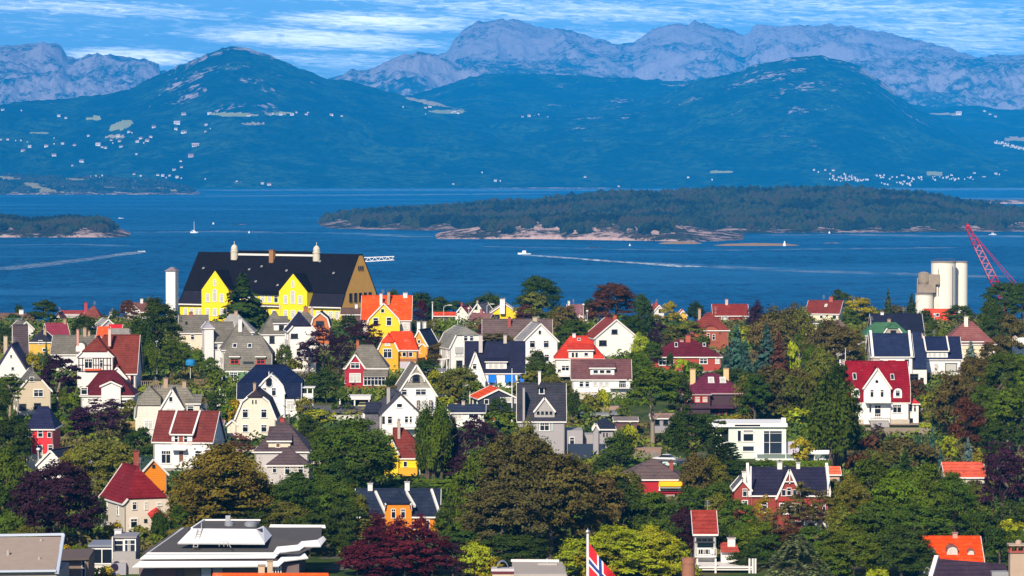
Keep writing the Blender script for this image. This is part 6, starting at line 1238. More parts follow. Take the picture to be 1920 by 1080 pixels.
def quads(cen, nor, size, rs, stretch=1.5):
    """one small leaf spray per point, facing roughly along nor"""
    n = len(cen); nor = nor / np.maximum(1e-6, np.linalg.norm(nor, axis=1, keepdims=True))
    a = rs.normal(size=(n, 3)); u = np.cross(nor, a); u /= np.maximum(1e-6, np.linalg.norm(u, axis=1, keepdims=True)); v = np.cross(nor, u)
    s = (size * rs.uniform(.6, 1.35, n))[:, None]; u = u * s * .5 * stretch; v = v * s * .5
    V = np.stack([cen - u * .9 - v * .35, cen - u * .1 - v, cen + u, cen - u * .1 + v], 1).reshape(-1, 3)
    return V
def mesh_quads(name, V, mats=None):
    return npmesh(name, V, np.arange(len(V)).reshape(-1, 4), mats or [LEAF])
def sph(rs, n):
    d = rs.normal(size=(n, 3)); return d / np.linalg.norm(d, axis=1, keepdims=True)
def crown_round(seed, nc=64, per=90, leaf=.036, top=1.0, flat=.75, rc=.13, egg=.45, hole=0.0):
    rs = np.random.RandomState(seed); C = []; N = []
    lob = sph(rs, 7); lobr = rs.uniform(.75, 1.15, 7)
    for k in range(nc):
        d = sph(rs, 1)[0]
        if d[2] < -.75: d[2] *= -.4; d /= np.linalg.norm(d)
        lump = rs.uniform(.78, .98) + .24 * max(0, max((lob @ d - .5) * 1.6 * lobr))
        r = (rs.uniform(.45, 1.0) ** .5) * lump * (1 - rs.rand() * hole)
        z = .5 + d[2] * .5 * r
        w = .5 * r * (1 - .35 * max(0, (z - egg)) * 1.1)
        c = np.array([d[0] * w * .86, d[1] * w * .86, z * .92 + .02])
        rr = rc * rs.uniform(.65, 1.35)
        n = int(per * rs.uniform(.6, 1.3)); q = sph(rs, n); q[:, 2] = np.where(q[:, 2] < -.2, q[:, 2] * -.6, q[:, 2])
        p = c + q * np.array([rr, rr, rr * flat]) * (rs.uniform(.55, 1.05, (n, 1)))
        m_ = rs.rand(n) < .10; p[m_] = c + (p[m_] - c) * rs.uniform(1.2, 1.75, (int(m_.sum()), 1))
        C.append(p); N.append(q * .8 + sph(rs, n) * .75 + np.array([0, 0, .35]) + d * .3)
    C = np.concatenate(C); N = np.concatenate(N)
    return quads(C, N, leaf, rs)
def crown_layer(seed, tiers=13, leaf=.034, lean=0.0, cone=.5):
    """flat spreading boughs, as a cedar or pine"""
    rs = np.random.RandomState(seed); C = []; N = []
    for k in range(tiers):
        z = .06 + .92 * k / tiers; rad = .5 * (1 - z ** 2 * cone * 1.5) * rs.uniform(.8, 1.08)
        nb = rs.randint(5, 9); ph = rs.rand() * 6
        for b_ in range(nb):
            a = ph + b_ * 2 * math.pi / nb + rs.uniform(-.3, .3); r1 = rad * rs.uniform(.55, 1.05)
            for q in range(4):
                rr = r1 * (.3 + .7 * q / 3); c = np.array([math.cos(a) * rr, math.sin(a) * rr, z + rr * .10 + rs.uniform(-.015, .015)])
                n = 46; s_ = sph(rs, n); w = .085 * (1.15 - .3 * q / 3)
                C.append(c + s_ * np.array([w, w, .016]) * rs.uniform(.3, 1.1, (n, 1))); N.append(sph(rs, n) * .6 + np.array([0, 0, 1.0]))
    return quads(np.concatenate(C), np.concatenate(N), leaf, rs, 1.7)
def crown_conifer(seed, tiers=22, leaf=.05, droop=.25, base=.5, dens=1.0):
    rs = np.random.RandomState(seed); C = []; N = []
    for k in range(tiers):
        f = k / (tiers - 1); z = .03 + .95 * f; rad = base * (1 - f) ** .85 * rs.uniform(.82, 1.1) + .012
        nb = max(5, int(13 * (1 - f) + 5))
        for b_ in range(nb):
            a = rs.rand() * 6.283; r1 = rad * rs.uniform(.7, 1.08); n = int(max(6, 30 * dens * r1 / base))
            t_ = rs.uniform(.05, 1, n) ** .7; x = r1 * t_; w = .03 * (1.1 - .6 * t_)
            off = rs.normal(size=n) * w
            P_ = np.stack([math.cos(a) * x - math.sin(a) * off, math.sin(a) * x + math.cos(a) * off, z - x * droop + rs.normal(size=n) * .006], -1)
            C.append(P_); N.append(np.stack([np.full(n, math.cos(a) * .6), np.full(n, math.sin(a) * .6), np.full(n, .8)], -1) + sph(rs, n) * .5)
    return quads(np.concatenate(C), np.concatenate(N), leaf, rs, 1.8)
def crown_droop(seed, leaf=.02):
    rs = np.random.RandomState(seed); C = []; N = []
    for k in range(90):
        z = rs.uniform(.1, .98); a = rs.rand() * 6.283; L = .52 * (1 - z * .72) * rs.uniform(.7, 1.1)
        n = 110; t_ = np.linspace(.08, 1, n); x = L * t_; zz = z + .16 * t_ * (1 - t_) * 2.2 - .14 * t_ ** 2
        w = rs.normal(size=n) * .012 * (1.3 - t_)
        C.append(np.stack([math.cos(a) * x - math.sin(a) * w, math.sin(a) * x + math.cos(a) * w, zz + rs.normal(size=n) * .008 - abs(rs.normal(size=n)) * .012], -1)); N.append(sph(rs, n) * .6 + np.array([0, -.3, .8]))
    return quads(np.concatenate(C), np.concatenate(N), leaf, rs, 2.2)
def trunk_mesh(seed, mat, limbs=7, forked=False):
    rs = np.random.RandomState(seed); b_ = MB()
    pts = [Vector((0, 0, -.06))]
    for k in range(1, 6): pts.append(Vector((rs.uniform(-.02, .02) * k, rs.uniform(-.02, .02) * k, k * .17)))
    rad = [.036, .030, .025, .019, .012, .005]
    for i in range(5): b_.tube(pts[i], pts[i + 1], rad[i], rad[i + 1], 8, cap=False)
    for k in range(limbs):
        i = rs.randint(2, 5); a = k * 2.4 + rs.uniform(-.4, .4); L = rs.uniform(.16, .34)
        p = pts[i]; q = p + Vector((math.cos(a) * L * .6, math.sin(a) * L * .6, L * .45)); q2 = q + Vector((math.cos(a + .3) * L * .5, math.sin(a + .3) * L * .5, L * .35))
        b_.tube(p, q, rad[i] * .6, rad[i] * .4, 6, cap=False); b_.tube(q, q2, rad[i] * .4, .003, 5, cap=False)
    return b_.mesh('trunk', [mat])
TM = {
    'round': [mesh_quads('crown', crown_round(s)) for s in (1, 2, 3, 4)],
    'big': [mesh_quads('crown', crown_round(s, 130, 110, .022, rc=.095)) for s in (11, 12, 13)],
    'open': [mesh_quads('crown', crown_round(s, 52, 70, .036, flat=.5, rc=.095, hole=.25)) for s in (21, 22)],
    'lace': [mesh_quads('crown', crown_round(s, 60, 60, .026, flat=.6, rc=.10, hole=.1)) for s in (25, 26)],
    'col': [mesh_quads('crown', crown_round(s, 90, 80, .045, flat=1.6, rc=.15, egg=.8)) for s in (31, 32)],
    'layer': [mesh_quads('crown', crown_layer(s)) for s in (41, 42)],
    'con': [mesh_quads('crown', crown_conifer(s)) for s in (51, 52)],
    'spruce': [mesh_quads('crown', crown_conifer(s, 18, .06, .35, .5, 1.2)) for s in (53, 54)],
    'droop': [mesh_quads('crown', crown_droop(61))],
    'bush': [mesh_quads('crown', crown_round(s, 20, 34, .095, rc=.2, flat=.8)) for s in (71, 72, 73)],
}
TRM = [trunk_mesh(s, BARK) for s in (1, 2, 3)]; TRP = [trunk_mesh(s, BARKP) for s in (4, 5)]
C_ = dict(g=(.098, .140, .011), dg=(.040, .064, .010), ol=(.135, .135, .020), br=(.105, .085, .024), gold=(.27, .205, .014), lime=(.28, .31, .016), pu=(.040, .016, .030), wine=(.085, .013, .022), rd=(.095, .038, .018),
          bl=(.050, .105, .075), mg=(.066, .100, .011), sil=(.13, .19, .16), yl=(.34, .26, .015), pale=(.24, .27, .13), rose=(.15, .06, .05), amb=(.135, .112, .018))
WORD = dict(g='leafy green', dg='dark green', ol='olive green', br='brownish green', gold='golden green', lime='yellow green', pu='dark purple', wine='wine red', rd='reddish brown', bl='blue green', mg='mid green', sil='silvery blue', yl='bright yellow', pale='pale whitish green', rose='faded pink', amb='golden brown')
SHAPE = dict(round='round tree', big='large spreading tree', open='open crowned tree', lace='feathery tree', col='columnar tree', layer='layered cedar', con='conifer', spruce='broad spruce', droop='drooping cedar', bush='shrub')
KIND = dict(round='broadleaf_tree', big='broadleaf_tree', open='broadleaf_tree', lace='copper_beech', col='column_tree', layer='cedar_tree', con='conifer_tree', spruce='spruce_tree', droop='cedar_tree', bush='garden_shrub')
TREES = []
rt = random.Random(5)
def T(px, yt, yb, wpx, kind='round', col='g', D=None, cb=.12, trunk=None, base=None):
    """one tree from its pixels: centre, top, foot, crown width; cb = bare share of the stem"""
    D = D or Dof(yb); s = D / F; top = P(px, yt, D).z; pos = P(px, yb, D); g0 = G(D)
    z0 = g0 if D > 955 else pos.z
    Ht = (top - z0) * 1.02; Wd = wpx * s * 1.13
    if kind == 'bush':
        o = link('garden_shrub', rt.choice(TM['bush']), None, (pos.x, D, z0 - .1), (0, 0, rt.uniform(0, 6.28)))
        o.scale = (Wd, Wd * rt.uniform(.8, 1.1), Ht); cr = o
    else:
        nm = KIND[kind]
        if col in ('pu', 'wine', 'rd') and kind in ('round', 'big', 'open', 'lace'): nm = 'copper_beech'
        o = empty(nm, (pos.x, D, z0)); rz = rt.uniform(0, 6.28)
        cr = link('crown', rt.choice(TM[kind]), o, (0, 0, Ht * cb), (0, 0, rz)); cr.scale = (Wd, Wd * (1 if kind == 'col' else rt.uniform(.85, 1.1)), Ht * (1 - cb))
        tm = TRP[1] if px == 1224 else rt.choice(TRP if trunk == 'p' else TRM)
        tr = link('trunk', tm, o, (0, 0, -.3), (0, 0, rz)); k = Ht * (.5 if kind in ('round', 'big', 'bush', 'lace') else .8); tr.scale = (Ht * .9, Ht * .9, Ht * .97)
    c = C_[col]; j = rt.uniform(.82, 1.2); cr.color = (c[0] * j * rt.uniform(.9, 1.12), c[1] * j, c[2] * j * rt.uniform(.85, 1.15), 1)
    TREES.append((o, px, (yt + yb) / 2, D, kind, col, wpx)); return o
TL = [
 # left skyline and ridge
 (84, 560, 640, 52, 'round', 'dg', 990), (36, 573, 606, 15, 'col', 'dg', 1060), (158, 590, 640, 50, 'round', 'dg'), (18, 612, 655, 44, 'round', 'dg'), (240, 562, 612, 34, 'round', 'rd', 990), (215, 578, 612, 18, 'bush', 'dg', 1000),
 (294, 557, 695, 98, 'big', 'dg'), (268, 600, 700, 44, 'col', 'dg'), (283, 650, 712, 24, 'col', 'g'), (262, 655, 715, 22, 'col', 'mg'), (320, 640, 715, 46, 'round', 'mg'), (345, 640, 700, 34, 'round', 'g'), (372, 655, 705, 30, 'round', 'g'), (395, 668, 715, 38, 'round', 'mg'), (408, 690, 735, 36, 'bush', 'g'),
 (455, 516, 645, 125, 'con', 'dg', 935), (478, 556, 640, 40, 'round', 'rd', 945), (492, 575, 640, 30, 'round', 'dg', 940), (60, 660, 705, 30, 'round', 'yl'), (87, 640, 700, 14, 'con', 'dg'), (110, 640, 690, 16, 'con', 'g'),
 (108, 656, 775, 84, 'open', 'pu'), (18, 695, 792, 66, 'open', 'mg'), (-4, 720, 800, 40, 'round', 'dg'), (120, 725, 780, 20, 'round', 'g'), (134, 735, 780, 26, 'bush', 'g'),
 (182, 748, 838, 122, 'lace', 'pu'), (214, 745, 820, 66, 'lace', 'pu'), (150, 765, 838, 50, 'round', 'pu'), (106, 768, 862, 62, 'open', 'g'), (20, 782, 885, 84, 'round', 'dg'), (50, 790, 875, 40, 'round', 'mg'), (246, 745, 790, 26, 'bush', 'ol'), (238, 788, 830, 28, 'bush', 'br'), (262, 798, 880, 52, 'round', 'dg'),
 (178, 820, 955, 128, 'big', 'ol'), (228, 828, 925, 80, 'round', 'ol'), (140, 840, 930, 60, 'round', 'gold'), (105, 860, 1040, 172, 'big', 'pu'), (60, 885, 1030, 100, 'lace', 'pu'), (150, 900, 1040, 96, 'lace', 'pu'), (15, 840, 980, 80, 'round', 'mg'), (-5, 900, 1020, 80, 'round', 'dg'), (18, 955, 1045, 76, 'round', 'mg'), (52, 985, 1050, 60, 'round', 'ol'), (92, 988, 1042, 16, 'col', 'wine'),
 (122, 1020, 1062, 30, 'bush', 'yl'), (148, 1018, 1055, 36, 'bush', 'g'), (190, 1058, 1100, 50, 'bush', 'yl'), (250, 890, 940, 18, 'bush', 'g'), (212, 975, 1030, 40, 'bush', 'gold'), (262, 985, 1032, 46, 'bush', 'ol'), (300, 960, 1035, 34, 'col', 'dg'), (296, 1000, 1040, 34, 'bush', 'g'), (200, 930, 1000, 40, 'round', 'dg'), (222, 938, 990, 50, 'bush', 'dg'),
 (372, 980, 1045, 60, 'open', 'g'), (345, 985, 1035, 50, 'lace', 'ol'),
 (418, 832, 1030, 190, 'big', 'amb', None), (378, 880, 1022, 110, 'big', 'amb'), (466, 868, 1022, 110, 'big', 'ol'), (420, 900, 1034, 170, 'layer', 'amb'), (345, 890, 1000, 60, 'layer', 'ol'), (560, 885, 1030, 130, 'big', 'dg'), (615, 890, 1030, 120, 'big', 'mg'), (520, 905, 1025, 70, 'round', 'ol'), (640, 935, 1040, 70, 'round', 'dg'), (580, 960, 1045, 100, 'round', 'dg'), (660, 905, 1000, 50, 'layer', 'ol'),
 (663, 785, 945, 146, 'big', 'mg'), (700, 800, 935, 84, 'big', 'g'), (612, 800, 930, 66, 'round', 'mg'), (640, 850, 950, 90, 'round', 'dg'), (575, 778, 850, 44, 'round', 'dg'), (592, 800, 880, 40, 'round', 'mg'), (452, 810, 865, 50, 'lace', 'rose'), (440, 745, 800, 30, 'bush', 'yl'), (405, 735, 790, 44, 'round', 'dg'), (430, 755, 800, 40, 'bush', 'g'), (425, 720, 770, 26, 'bush', 'g'),
 (612, 690, 760, 66, 'round', 'dg'), (588, 700, 760, 40, 'round', 'mg'), (617, 665, 740, 26, 'con', 'dg'), (600, 765, 800, 50, 'bush', 'lime'), (638, 725, 775, 40, 'bush', 'mg'), (570, 740, 790, 30, 'bush', 'ol'),
 (604, 608, 700, 100, 'lace', 'pu'), (580, 630, 705, 56, 'lace', 'pu'), (634, 625, 720, 50, 'lace', 'pu'), (672, 598, 690, 84, 'lace', 'pu'), (700, 600, 665, 40, 'lace', 'pu'), (655, 590, 640, 40, 'round', 'dg'), (690, 625, 690, 44, 'round', 'dg'), (534, 645, 710, 34, 'round', 'mg'), (548, 670, 720, 40, 'bush', 'ol'), (520, 655, 712, 22, 'con', 'mg'),
 (733, 700, 765, 24, 'bush', 'dg'), (742, 720, 780, 34, 'round', 'br'), (800, 672, 720, 46, 'round', 'dg'), (815, 690, 735, 30, 'bush', 'lime'), (822, 640, 690, 40, 'round', 'br'), (765, 598, 632, 28, 'bush', 'dg'),
 (790, 548, 622, 60, 'round', 'dg', 1030), (822, 556, 622, 50, 'round', 'dg', 1050), (850, 562, 622, 50, 'round', 'dg', 1070), (735, 543, 612, 44, 'round', 'dg', 1080), (880, 566, 620, 40, 'round', 'dg', 1070), (778, 580, 640, 44, 'lace', 'pu', 980), (790, 560, 600, 24, 'round', 'wine', 1000), (812, 600, 640, 40, 'round', 'ol'), (838, 605, 645, 50, 'bush', 'g'), (860, 612, 650, 40, 'bush', 'ol'),
 (912, 550, 620, 60, 'round', 'dg', 1060), (930, 553, 615, 40, 'round', 'mg', 1050), (890, 628, 660, 24, 'bush', 'mg'), (904, 605, 640, 18, 'bush', 'wine'), (925, 622, 668, 90, 'open', 'br'), (950, 624, 668, 50, 'lace', 'ol'),
 (1012, 514, 628, 84, 'big', 'dg', 965), (1000, 545, 628, 60, 'round', 'ol', 960), (985, 570, 628, 36, 'round', 'rd', 958), (1045, 575, 640, 50, 'round', 'ol'), (1060, 572, 645, 50, 'round', 'br'), (1075, 598, 665, 60, 'round', 'mg'), (1100, 605, 655, 40, 'round', 'g'), (1058, 625, 680, 40, 'bush', 'dg'),
 (1152, 528, 635, 90, 'big', 'rd', 962), (1125, 560, 632, 50, 'round', 'rd', 958), (1204, 548, 655, 46, 'big', 'dg'), (1180, 590, 655, 50, 'round', 'dg'), (1168, 608, 650, 20, 'bush', 'lime'), (1105, 562, 622, 20, 'col', 'dg', 1000),
 (1256, 563, 625, 34, 'round', 'gold', 985), (1304, 565, 640, 38, 'round', 'dg', 970), (1220, 595, 650, 40, 'lace', 'pu'), (1238, 600, 665, 50, 'lace', 'pu'), (1200, 625, 690, 40, 'round', 'lime'), (1222, 640, 700, 40, 'round', 'mg'), (1193, 655, 720, 50, 'bush', 'g'), (1200, 665, 730, 50, 'round', 'mg'),
 (1290, 600, 668, 66, 'round', 'ol'), (1268, 612, 668, 50, 'round', 'br'), (1320, 625, 670, 30, 'bush', 'mg'), (1255, 660, 725, 20, 'bush', 'dg'), (1418, 566, 650, 38, 'round', 'pu', 955), (1455, 578, 690, 90, 'round', 'br'), (1478, 565, 680, 70, 'lace', 'br'), (1500, 575, 680, 56, 'round', 'ol'), (1435, 590, 700, 70, 'round', 'br'),
 (1381, 612, 722, 60, 'spruce', 'bl'), (1362, 650, 735, 44, 'con', 'bl'), (1398, 640, 730, 44, 'spruce', 'bl'), (1438, 610, 715, 60, 'con', 'bl'), (1405, 610, 650, 40, 'bush', 'lime'), (1460, 625, 720, 50, 'con', 'rd'), (1488, 640, 715, 26, 'bush', 'lime'), (1500, 620, 700, 36, 'open', 'g'),
 (1562, 600, 720, 112, 'big', 'br'), (1545, 625, 720, 66, 'round', 'br'), (1600, 610, 712, 50, 'round', 'ol'), (1575, 540, 620, 42, 'round', 'dg', 1060), (1608, 556, 650, 54, 'round', 'gold', 958), (1592, 575, 650, 40, 'round', 'mg', 955), (1625, 580, 650, 36, 'round', 'ol', 965), (1665, 544, 625, 26, 'con', 'dg', 1000), (1680, 572, 625, 60, 'round', 'br', 1010), (1709, 552, 640, 34, 'con', 'dg', 975), (1735, 580, 650, 40, 'round', 'dg', 955), (1645, 575, 625, 30, 'bush', 'ol', 1005),
 (1886, 526, 640, 96, 'big', 'dg', 985), (1915, 530, 650, 60, 'big', 'mg', 970), (1860, 560, 650, 56, 'round', 'mg'), (1800, 572, 650, 56, 'round', 'dg', 965), (1830, 588, 655, 60, 'round', 'mg', 960), (1765, 615, 660, 24, 'bush', 'g'), (1790, 590, 640, 30, 'round', 'dg', 975), (1868, 575, 668, 50, 'round', 'dg'), (1895, 585, 680, 60, 'round', 'br'), (1748, 598, 655, 30, 'round', 'mg'),
 (1820, 642, 700, 44, 'spruce', 'sil'), (1858, 640, 712, 56, 'round', 'br'), (1880, 655, 800, 90, 'big', 'mg'), (1920, 660, 800, 70, 'big', 'g'), (1830, 665, 790, 80, 'big', 'br'), (1790, 700, 830, 80, 'round', 'br'), (1770, 715, 820, 70, 'round', 'ol'), (1850, 720, 850, 90, 'big', 'mg'), (1812, 740, 860, 66, 'round', 'rd'), (1890, 722, 860, 70, 'open', 'g'), (1910, 750, 860, 60, 'round', 'dg'), (1752, 725, 800, 40, 'bush', 'br'), (1720, 708, 755, 30, 'bush', 'rd'), (1735, 735, 780, 36, 'bush', 'lime'), (1865, 790, 880, 60, 'round', 'dg'),
 (1880, 822, 1000, 110, 'lace', 'pu'), (1905, 835, 990, 90, 'lace', 'pu'), (1862, 860, 985, 70, 'lace', 'pu'), (1748, 800, 882, 26, 'con', 'bl'), (1722, 812, 848, 20, 'con', 'bl'), (1764, 842, 890, 24, 'con', 'bl'), (1815, 820, 884, 30, 'con', 'sil'), (1835, 838, 888, 42, 'spruce', 'gold'), (1697, 840, 910, 40, 'spruce', 'dg'), (1795, 855, 884, 22, 'bush', 'dg'),
 (1660, 820, 880, 50, 'bush', 'br'), (1690, 815, 870, 50, 'bush', 'br'), (1730, 830, 885, 60, 'bush', 'br'), (1625, 815, 880, 60, 'bush', 'rd'), (1640, 840, 900, 70, 'round', 'ol'), (1605, 850, 915, 50, 'bush', 'rd'), (1780, 812, 870, 30, 'bush', 'lime'), (1645, 792, 835, 36, 'lace', 'pu'), (1590, 785, 850, 60, 'round', 'dg'),
 (1568, 680, 880, 88, 'big', 'dg'), (1560, 730, 885, 84, 'col', 'mg'), (1584, 745, 880, 60, 'round', 'dg'), (1500, 685, 790, 60, 'round', 'br'), (1440, 685, 800, 80, 'round', 'br'), (1470, 690, 800, 70, 'round', 'ol'), (1415, 700, 805, 60, 'round', 'dg'), (1530, 690, 800, 50, 'round', 'ol'), (1455, 755, 800, 50, 'bush', 'ol'), (1500, 762, 805, 60, 'bush', 'lime'), (1525, 790, 850, 50, 'bush', 'g'), (1500, 820, 870, 40, 'bush', 'gold'), (1408, 738, 795, 18, 'col', 'gold'), (1385, 775, 800, 40, 'bush', 'gold'), (1350, 780, 805, 40, 'bush', 'gold'), (1425, 785, 806, 60, 'bush', 'mg'), (1330, 695, 720, 40, 'bush', 'mg'), (1280, 672, 715, 40, 'bush', 'lime'), (1300, 675, 728, 44, 'bush', 'g'), (1260, 690, 740, 50, 'round', 'g'), (1350, 690, 740, 50, 'round', 'mg'), (1382, 690, 745, 60, 'round', 'dg'), (1340, 700, 735, 30, 'bush', 'pu'),
 (1224, 688, 838, 104, 'round', 'g', None), (1270, 700, 800, 50, 'round', 'dg'), (1290, 765, 885, 108, 'big', 'dg'), (1330, 770, 880, 70, 'open', 'mg'), (1345, 815, 895, 50, 'layer', 'dg'), (1370, 828, 900, 50, 'layer', 'dg'), (1305, 850, 950, 66, 'round', 'br'), (1335, 855, 945, 60, 'round', 'ol'), (1380, 862, 940, 90, 'round', 'dg'), (1430, 862, 910, 66, 'round', 'mg'), (1490, 872, 895, 100, 'bush', 'g'), (1350, 900, 990, 90, 'big', 'mg'), (1300, 910, 985, 70, 'round', 'mg'),
 (1160, 812, 885, 66, 'round', 'mg'), (1180, 792, 850, 30, 'bush', 'lime'), (1130, 725, 790, 26, 'bush', 'lime'), (1110, 735, 790, 40, 'bush', 'ol'), (1075, 735, 800, 24, 'col', 'dg'), (1088, 755, 800, 40, 'bush', 'mg'), (1062, 715, 770, 30, 'round', 'ol'), (1072, 750, 800, 20, 'bush', 'g'), (1170, 745, 800, 30, 'round', 'g'),
 (1008, 655, 740, 44, 'round', 'dg'), (1025, 680, 745, 46, 'round', 'mg'), (1000, 695, 750, 66, 'bush', 'ol'), (1035, 700, 760, 50, 'round', 'ol'), (864, 686, 760, 84, 'round', 'ol'), (840, 700, 765, 50, 'bush', 'ol'), (888, 715, 765, 40, 'bush', 'g'), (830, 740, 780, 60, 'bush', 'lime'), (936, 745, 800, 46, 'round', 'dg'), (952, 770, 815, 60, 'bush', 'g'), (920, 770, 810, 40, 'bush', 'mg'), (840, 728, 758, 22, 'bush', 'lime'),
 (800, 772, 915, 36, 'col', 'mg'), (828, 768, 912, 40, 'col', 'mg'), (815, 780, 915, 50, 'col', 'g'), (848, 790, 905, 24, 'col', 'pu'), (893, 778, 880, 100, 'lace', 'pu'), (915, 790, 870, 60, 'lace', 'pu'), (870, 800, 890, 66, 'lace', 'pu'), (855, 850, 910, 60, 'round', 'pu'), (930, 830, 900, 60, 'round', 'ol'), (905, 840, 910, 60, 'round', 'g'), (780, 905, 935, 140, 'bush', 'dg'), (850, 900, 935, 100, 'bush', 'g'), (820, 922, 975, 90, 'round', 'dg'), (845, 935, 1010, 60, 'round', 'mg'),
 (975, 806, 1055, 190, 'big', 'br'), (1030, 830, 1055, 150, 'big', 'br'), (905, 850, 1050, 130, 'big', 'mg'), (940, 900, 1062, 170, 'big', 'br'), (1075, 880, 1050, 130, 'big', 'br'), (875, 880, 1040, 90, 'round', 'mg'), (985, 790, 900, 60, 'round', 'ol'), (1010, 820, 930, 80, 'round', 'mg'), (1120, 890, 1040, 110, 'round', 'br'), (1170, 900, 1030, 100, 'round', 'dg'), (1150, 870, 960, 80, 'round', 'ol'), (1215, 918, 1030, 90, 'round', 'mg'), (1100, 860, 930, 60, 'bush', 'ol'), (960, 1000, 1072, 150, 'big', 'dg'), (870, 990, 1066, 90, 'round', 'dg'),
 (760, 975, 1098, 170, 'lace', 'wine'), (700, 985, 1095, 120, 'lace', 'wine'), (810, 990, 1095, 110, 'lace', 'wine'), (735, 1010, 1100, 200, 'big', 'wine'), (670, 1010, 1098, 70, 'lace', 'wine'), (850, 1015, 1095, 70, 'lace', 'pu'), (700, 960, 1010, 60, 'round', 'wine'), (890, 1012, 1096, 64, 'round', 'lime'), (910, 1035, 1098, 60, 'round', 'gold'), (640, 1000, 1060, 40, 'round', 'dg'),
 (1165, 982, 1098, 130, 'big', 'lime'), (1090, 1008, 1098, 90, 'round', 'lime'), (1225, 985, 1098, 110, 'big', 'lime'), (1260, 1012, 1098, 80, 'round', 'lime'), (1130, 1020, 1100, 110, 'round', 'gold'), (1200, 1030, 1102, 120, 'round', 'lime'), (1282, 948, 1060, 66, 'round', 'pu'), (1262, 975, 1062, 50, 'round', 'dg'), (1250, 940, 1010, 70, 'round', 'dg'), (1300, 1060, 1100, 40, 'bush', 'lime'),
 (1380, 935, 1020, 80, 'round', 'mg'), (1375, 985, 1040, 60, 'round', 'g'), (1420, 975, 1050, 80, 'round', 'g'), (1395, 1030, 1070, 60, 'round', 'dg'), (1360, 1035, 1052, 30, 'bush', 'mg'), (1335, 1042, 1056, 30, 'bush', 'g'), (1455, 950, 1035, 80, 'lace', 'br'), (1430, 925, 1010, 50, 'lace', 'gold'), (1505, 900, 1010, 80, 'lace', 'br'), (1540, 915, 1010, 60, 'lace', 'br'), (1480, 985, 1050, 80, 'round', 'rd'), (1440, 1000, 1065, 80, 'round', 'dg'), (1385, 915, 990, 40, 'spruce', 'dg'), (1525, 985, 1060, 70, 'round', 'mg'),
 (342, 905, 1010, 60, 'round', 'ol'), (335, 945, 1030, 44, 'round', 'mg'), (236, 1000, 1040, 40, 'bush', 'mg'), (228, 900, 960, 30, 'round', 'ol'), (745, 962, 1075, 60, 'lace', 'wine'), (1352, 985, 1050, 44, 'round', 'dg'), (790, 962, 1080, 70, 'lace', 'wine'), (715, 968, 1070, 70, 'lace', 'wine'), (668, 925, 1020, 56, 'round', 'ol'), (650, 900, 1000, 60, 'round', 'dg'), (836, 952, 1040, 50, 'round', 'mg'), (685, 972, 1040, 50, 'layer', 'ol'),
 (1290, 980, 1056, 30, 'round', 'dg'), (330, 990, 1040, 40, 'round', 'ol'), (480, 955, 1040, 90, 'big', 'dg'), (540, 940, 1040, 90, 'big', 'ol'), (1345, 925, 1010, 60, 'round', 'ol'), (1560, 900, 990, 50, 'round', 'mg'), (1460, 905, 985, 30, 'lace', 'gold'), (1765, 905, 1000, 80, 'big', 'g'), (1665, 905, 1010, 90, 'big', 'mg'), (1610, 925, 1020, 90, 'big', 'mg'), (1830, 900, 1000, 70, 'big', 'ol'), (1135, 855, 935, 60, 'round', 'dg'), (1180, 885, 955, 60, 'round', 'ol'), (1405, 700, 790, 60, 'round', 'ol'), (1540, 650, 760, 60, 'round', 'ol'), (1520, 640, 740, 40, 'round', 'mg'),
 (1492, 1008, 1115, 170, 'droop', 'pale', 455), (1560, 1015, 1090, 70, 'round', 'mg'),
 (1630, 858, 1030, 130, 'big', 'mg'), (1595, 890, 1040, 80, 'big', 'ol'), (1680, 880, 1040, 110, 'big', 'g'), (1735, 868, 1030, 110, 'big', 'g'), (1785, 885, 1030, 100, 'big', 'mg'), (1720, 940, 1060, 130, 'big', 'mg'), (1640, 940, 1075, 120, 'big', 'mg'), (1600, 985, 1090, 110, 'big', 'g'), (1800, 930, 1010, 70, 'round', 'br'), (1575, 950, 1060, 60, 'round', 'ol'), (1690, 985, 1095, 110, 'big', 'dg'), (1845, 955, 1060, 66, 'round', 'dg'), (1900, 968, 1040, 60, 'bush', 'lime'), (1900, 935, 1010, 70, 'round', 'dg'), (1875, 985, 1075, 70, 'round', 'dg'), (1915, 990, 1080, 50, 'round', 'mg'), (1648, 1060, 1100, 36, 'bush', 'lime'), (1570, 1035, 1100, 60, 'round', 'g'), (1725, 1030, 1095, 60, 'round', 'dg'),
]
for a in TL:
    kw = {}
    if len(a) > 6 and a[6]: kw['D'] = a[6]
    if a[4] == 'open': kw['cb'] = .34 if a[2] - a[1] > 100 else .3; kw['trunk'] = 'p'
    if a[0] in (108,): kw['cb'] = .1
    if a[0] == 1224: kw['cb'] = .40; kw['trunk'] = 'p'
    T(*a[:6], **kw)
# row of trees along the hidden shore street, only their tops show over the ridge
for k in range(46):
    px = 10 + k * 42 + rt.uniform(-14, 14)
    if 330 < px < 700: continue
    T(px, 596 - rt.uniform(0, 10), 625, rt.uniform(26, 46), 'bush', rt.choice(['dg', 'mg', 'ol', 'dg', 'br', 'g']), D=rt.uniform(975, 1050))

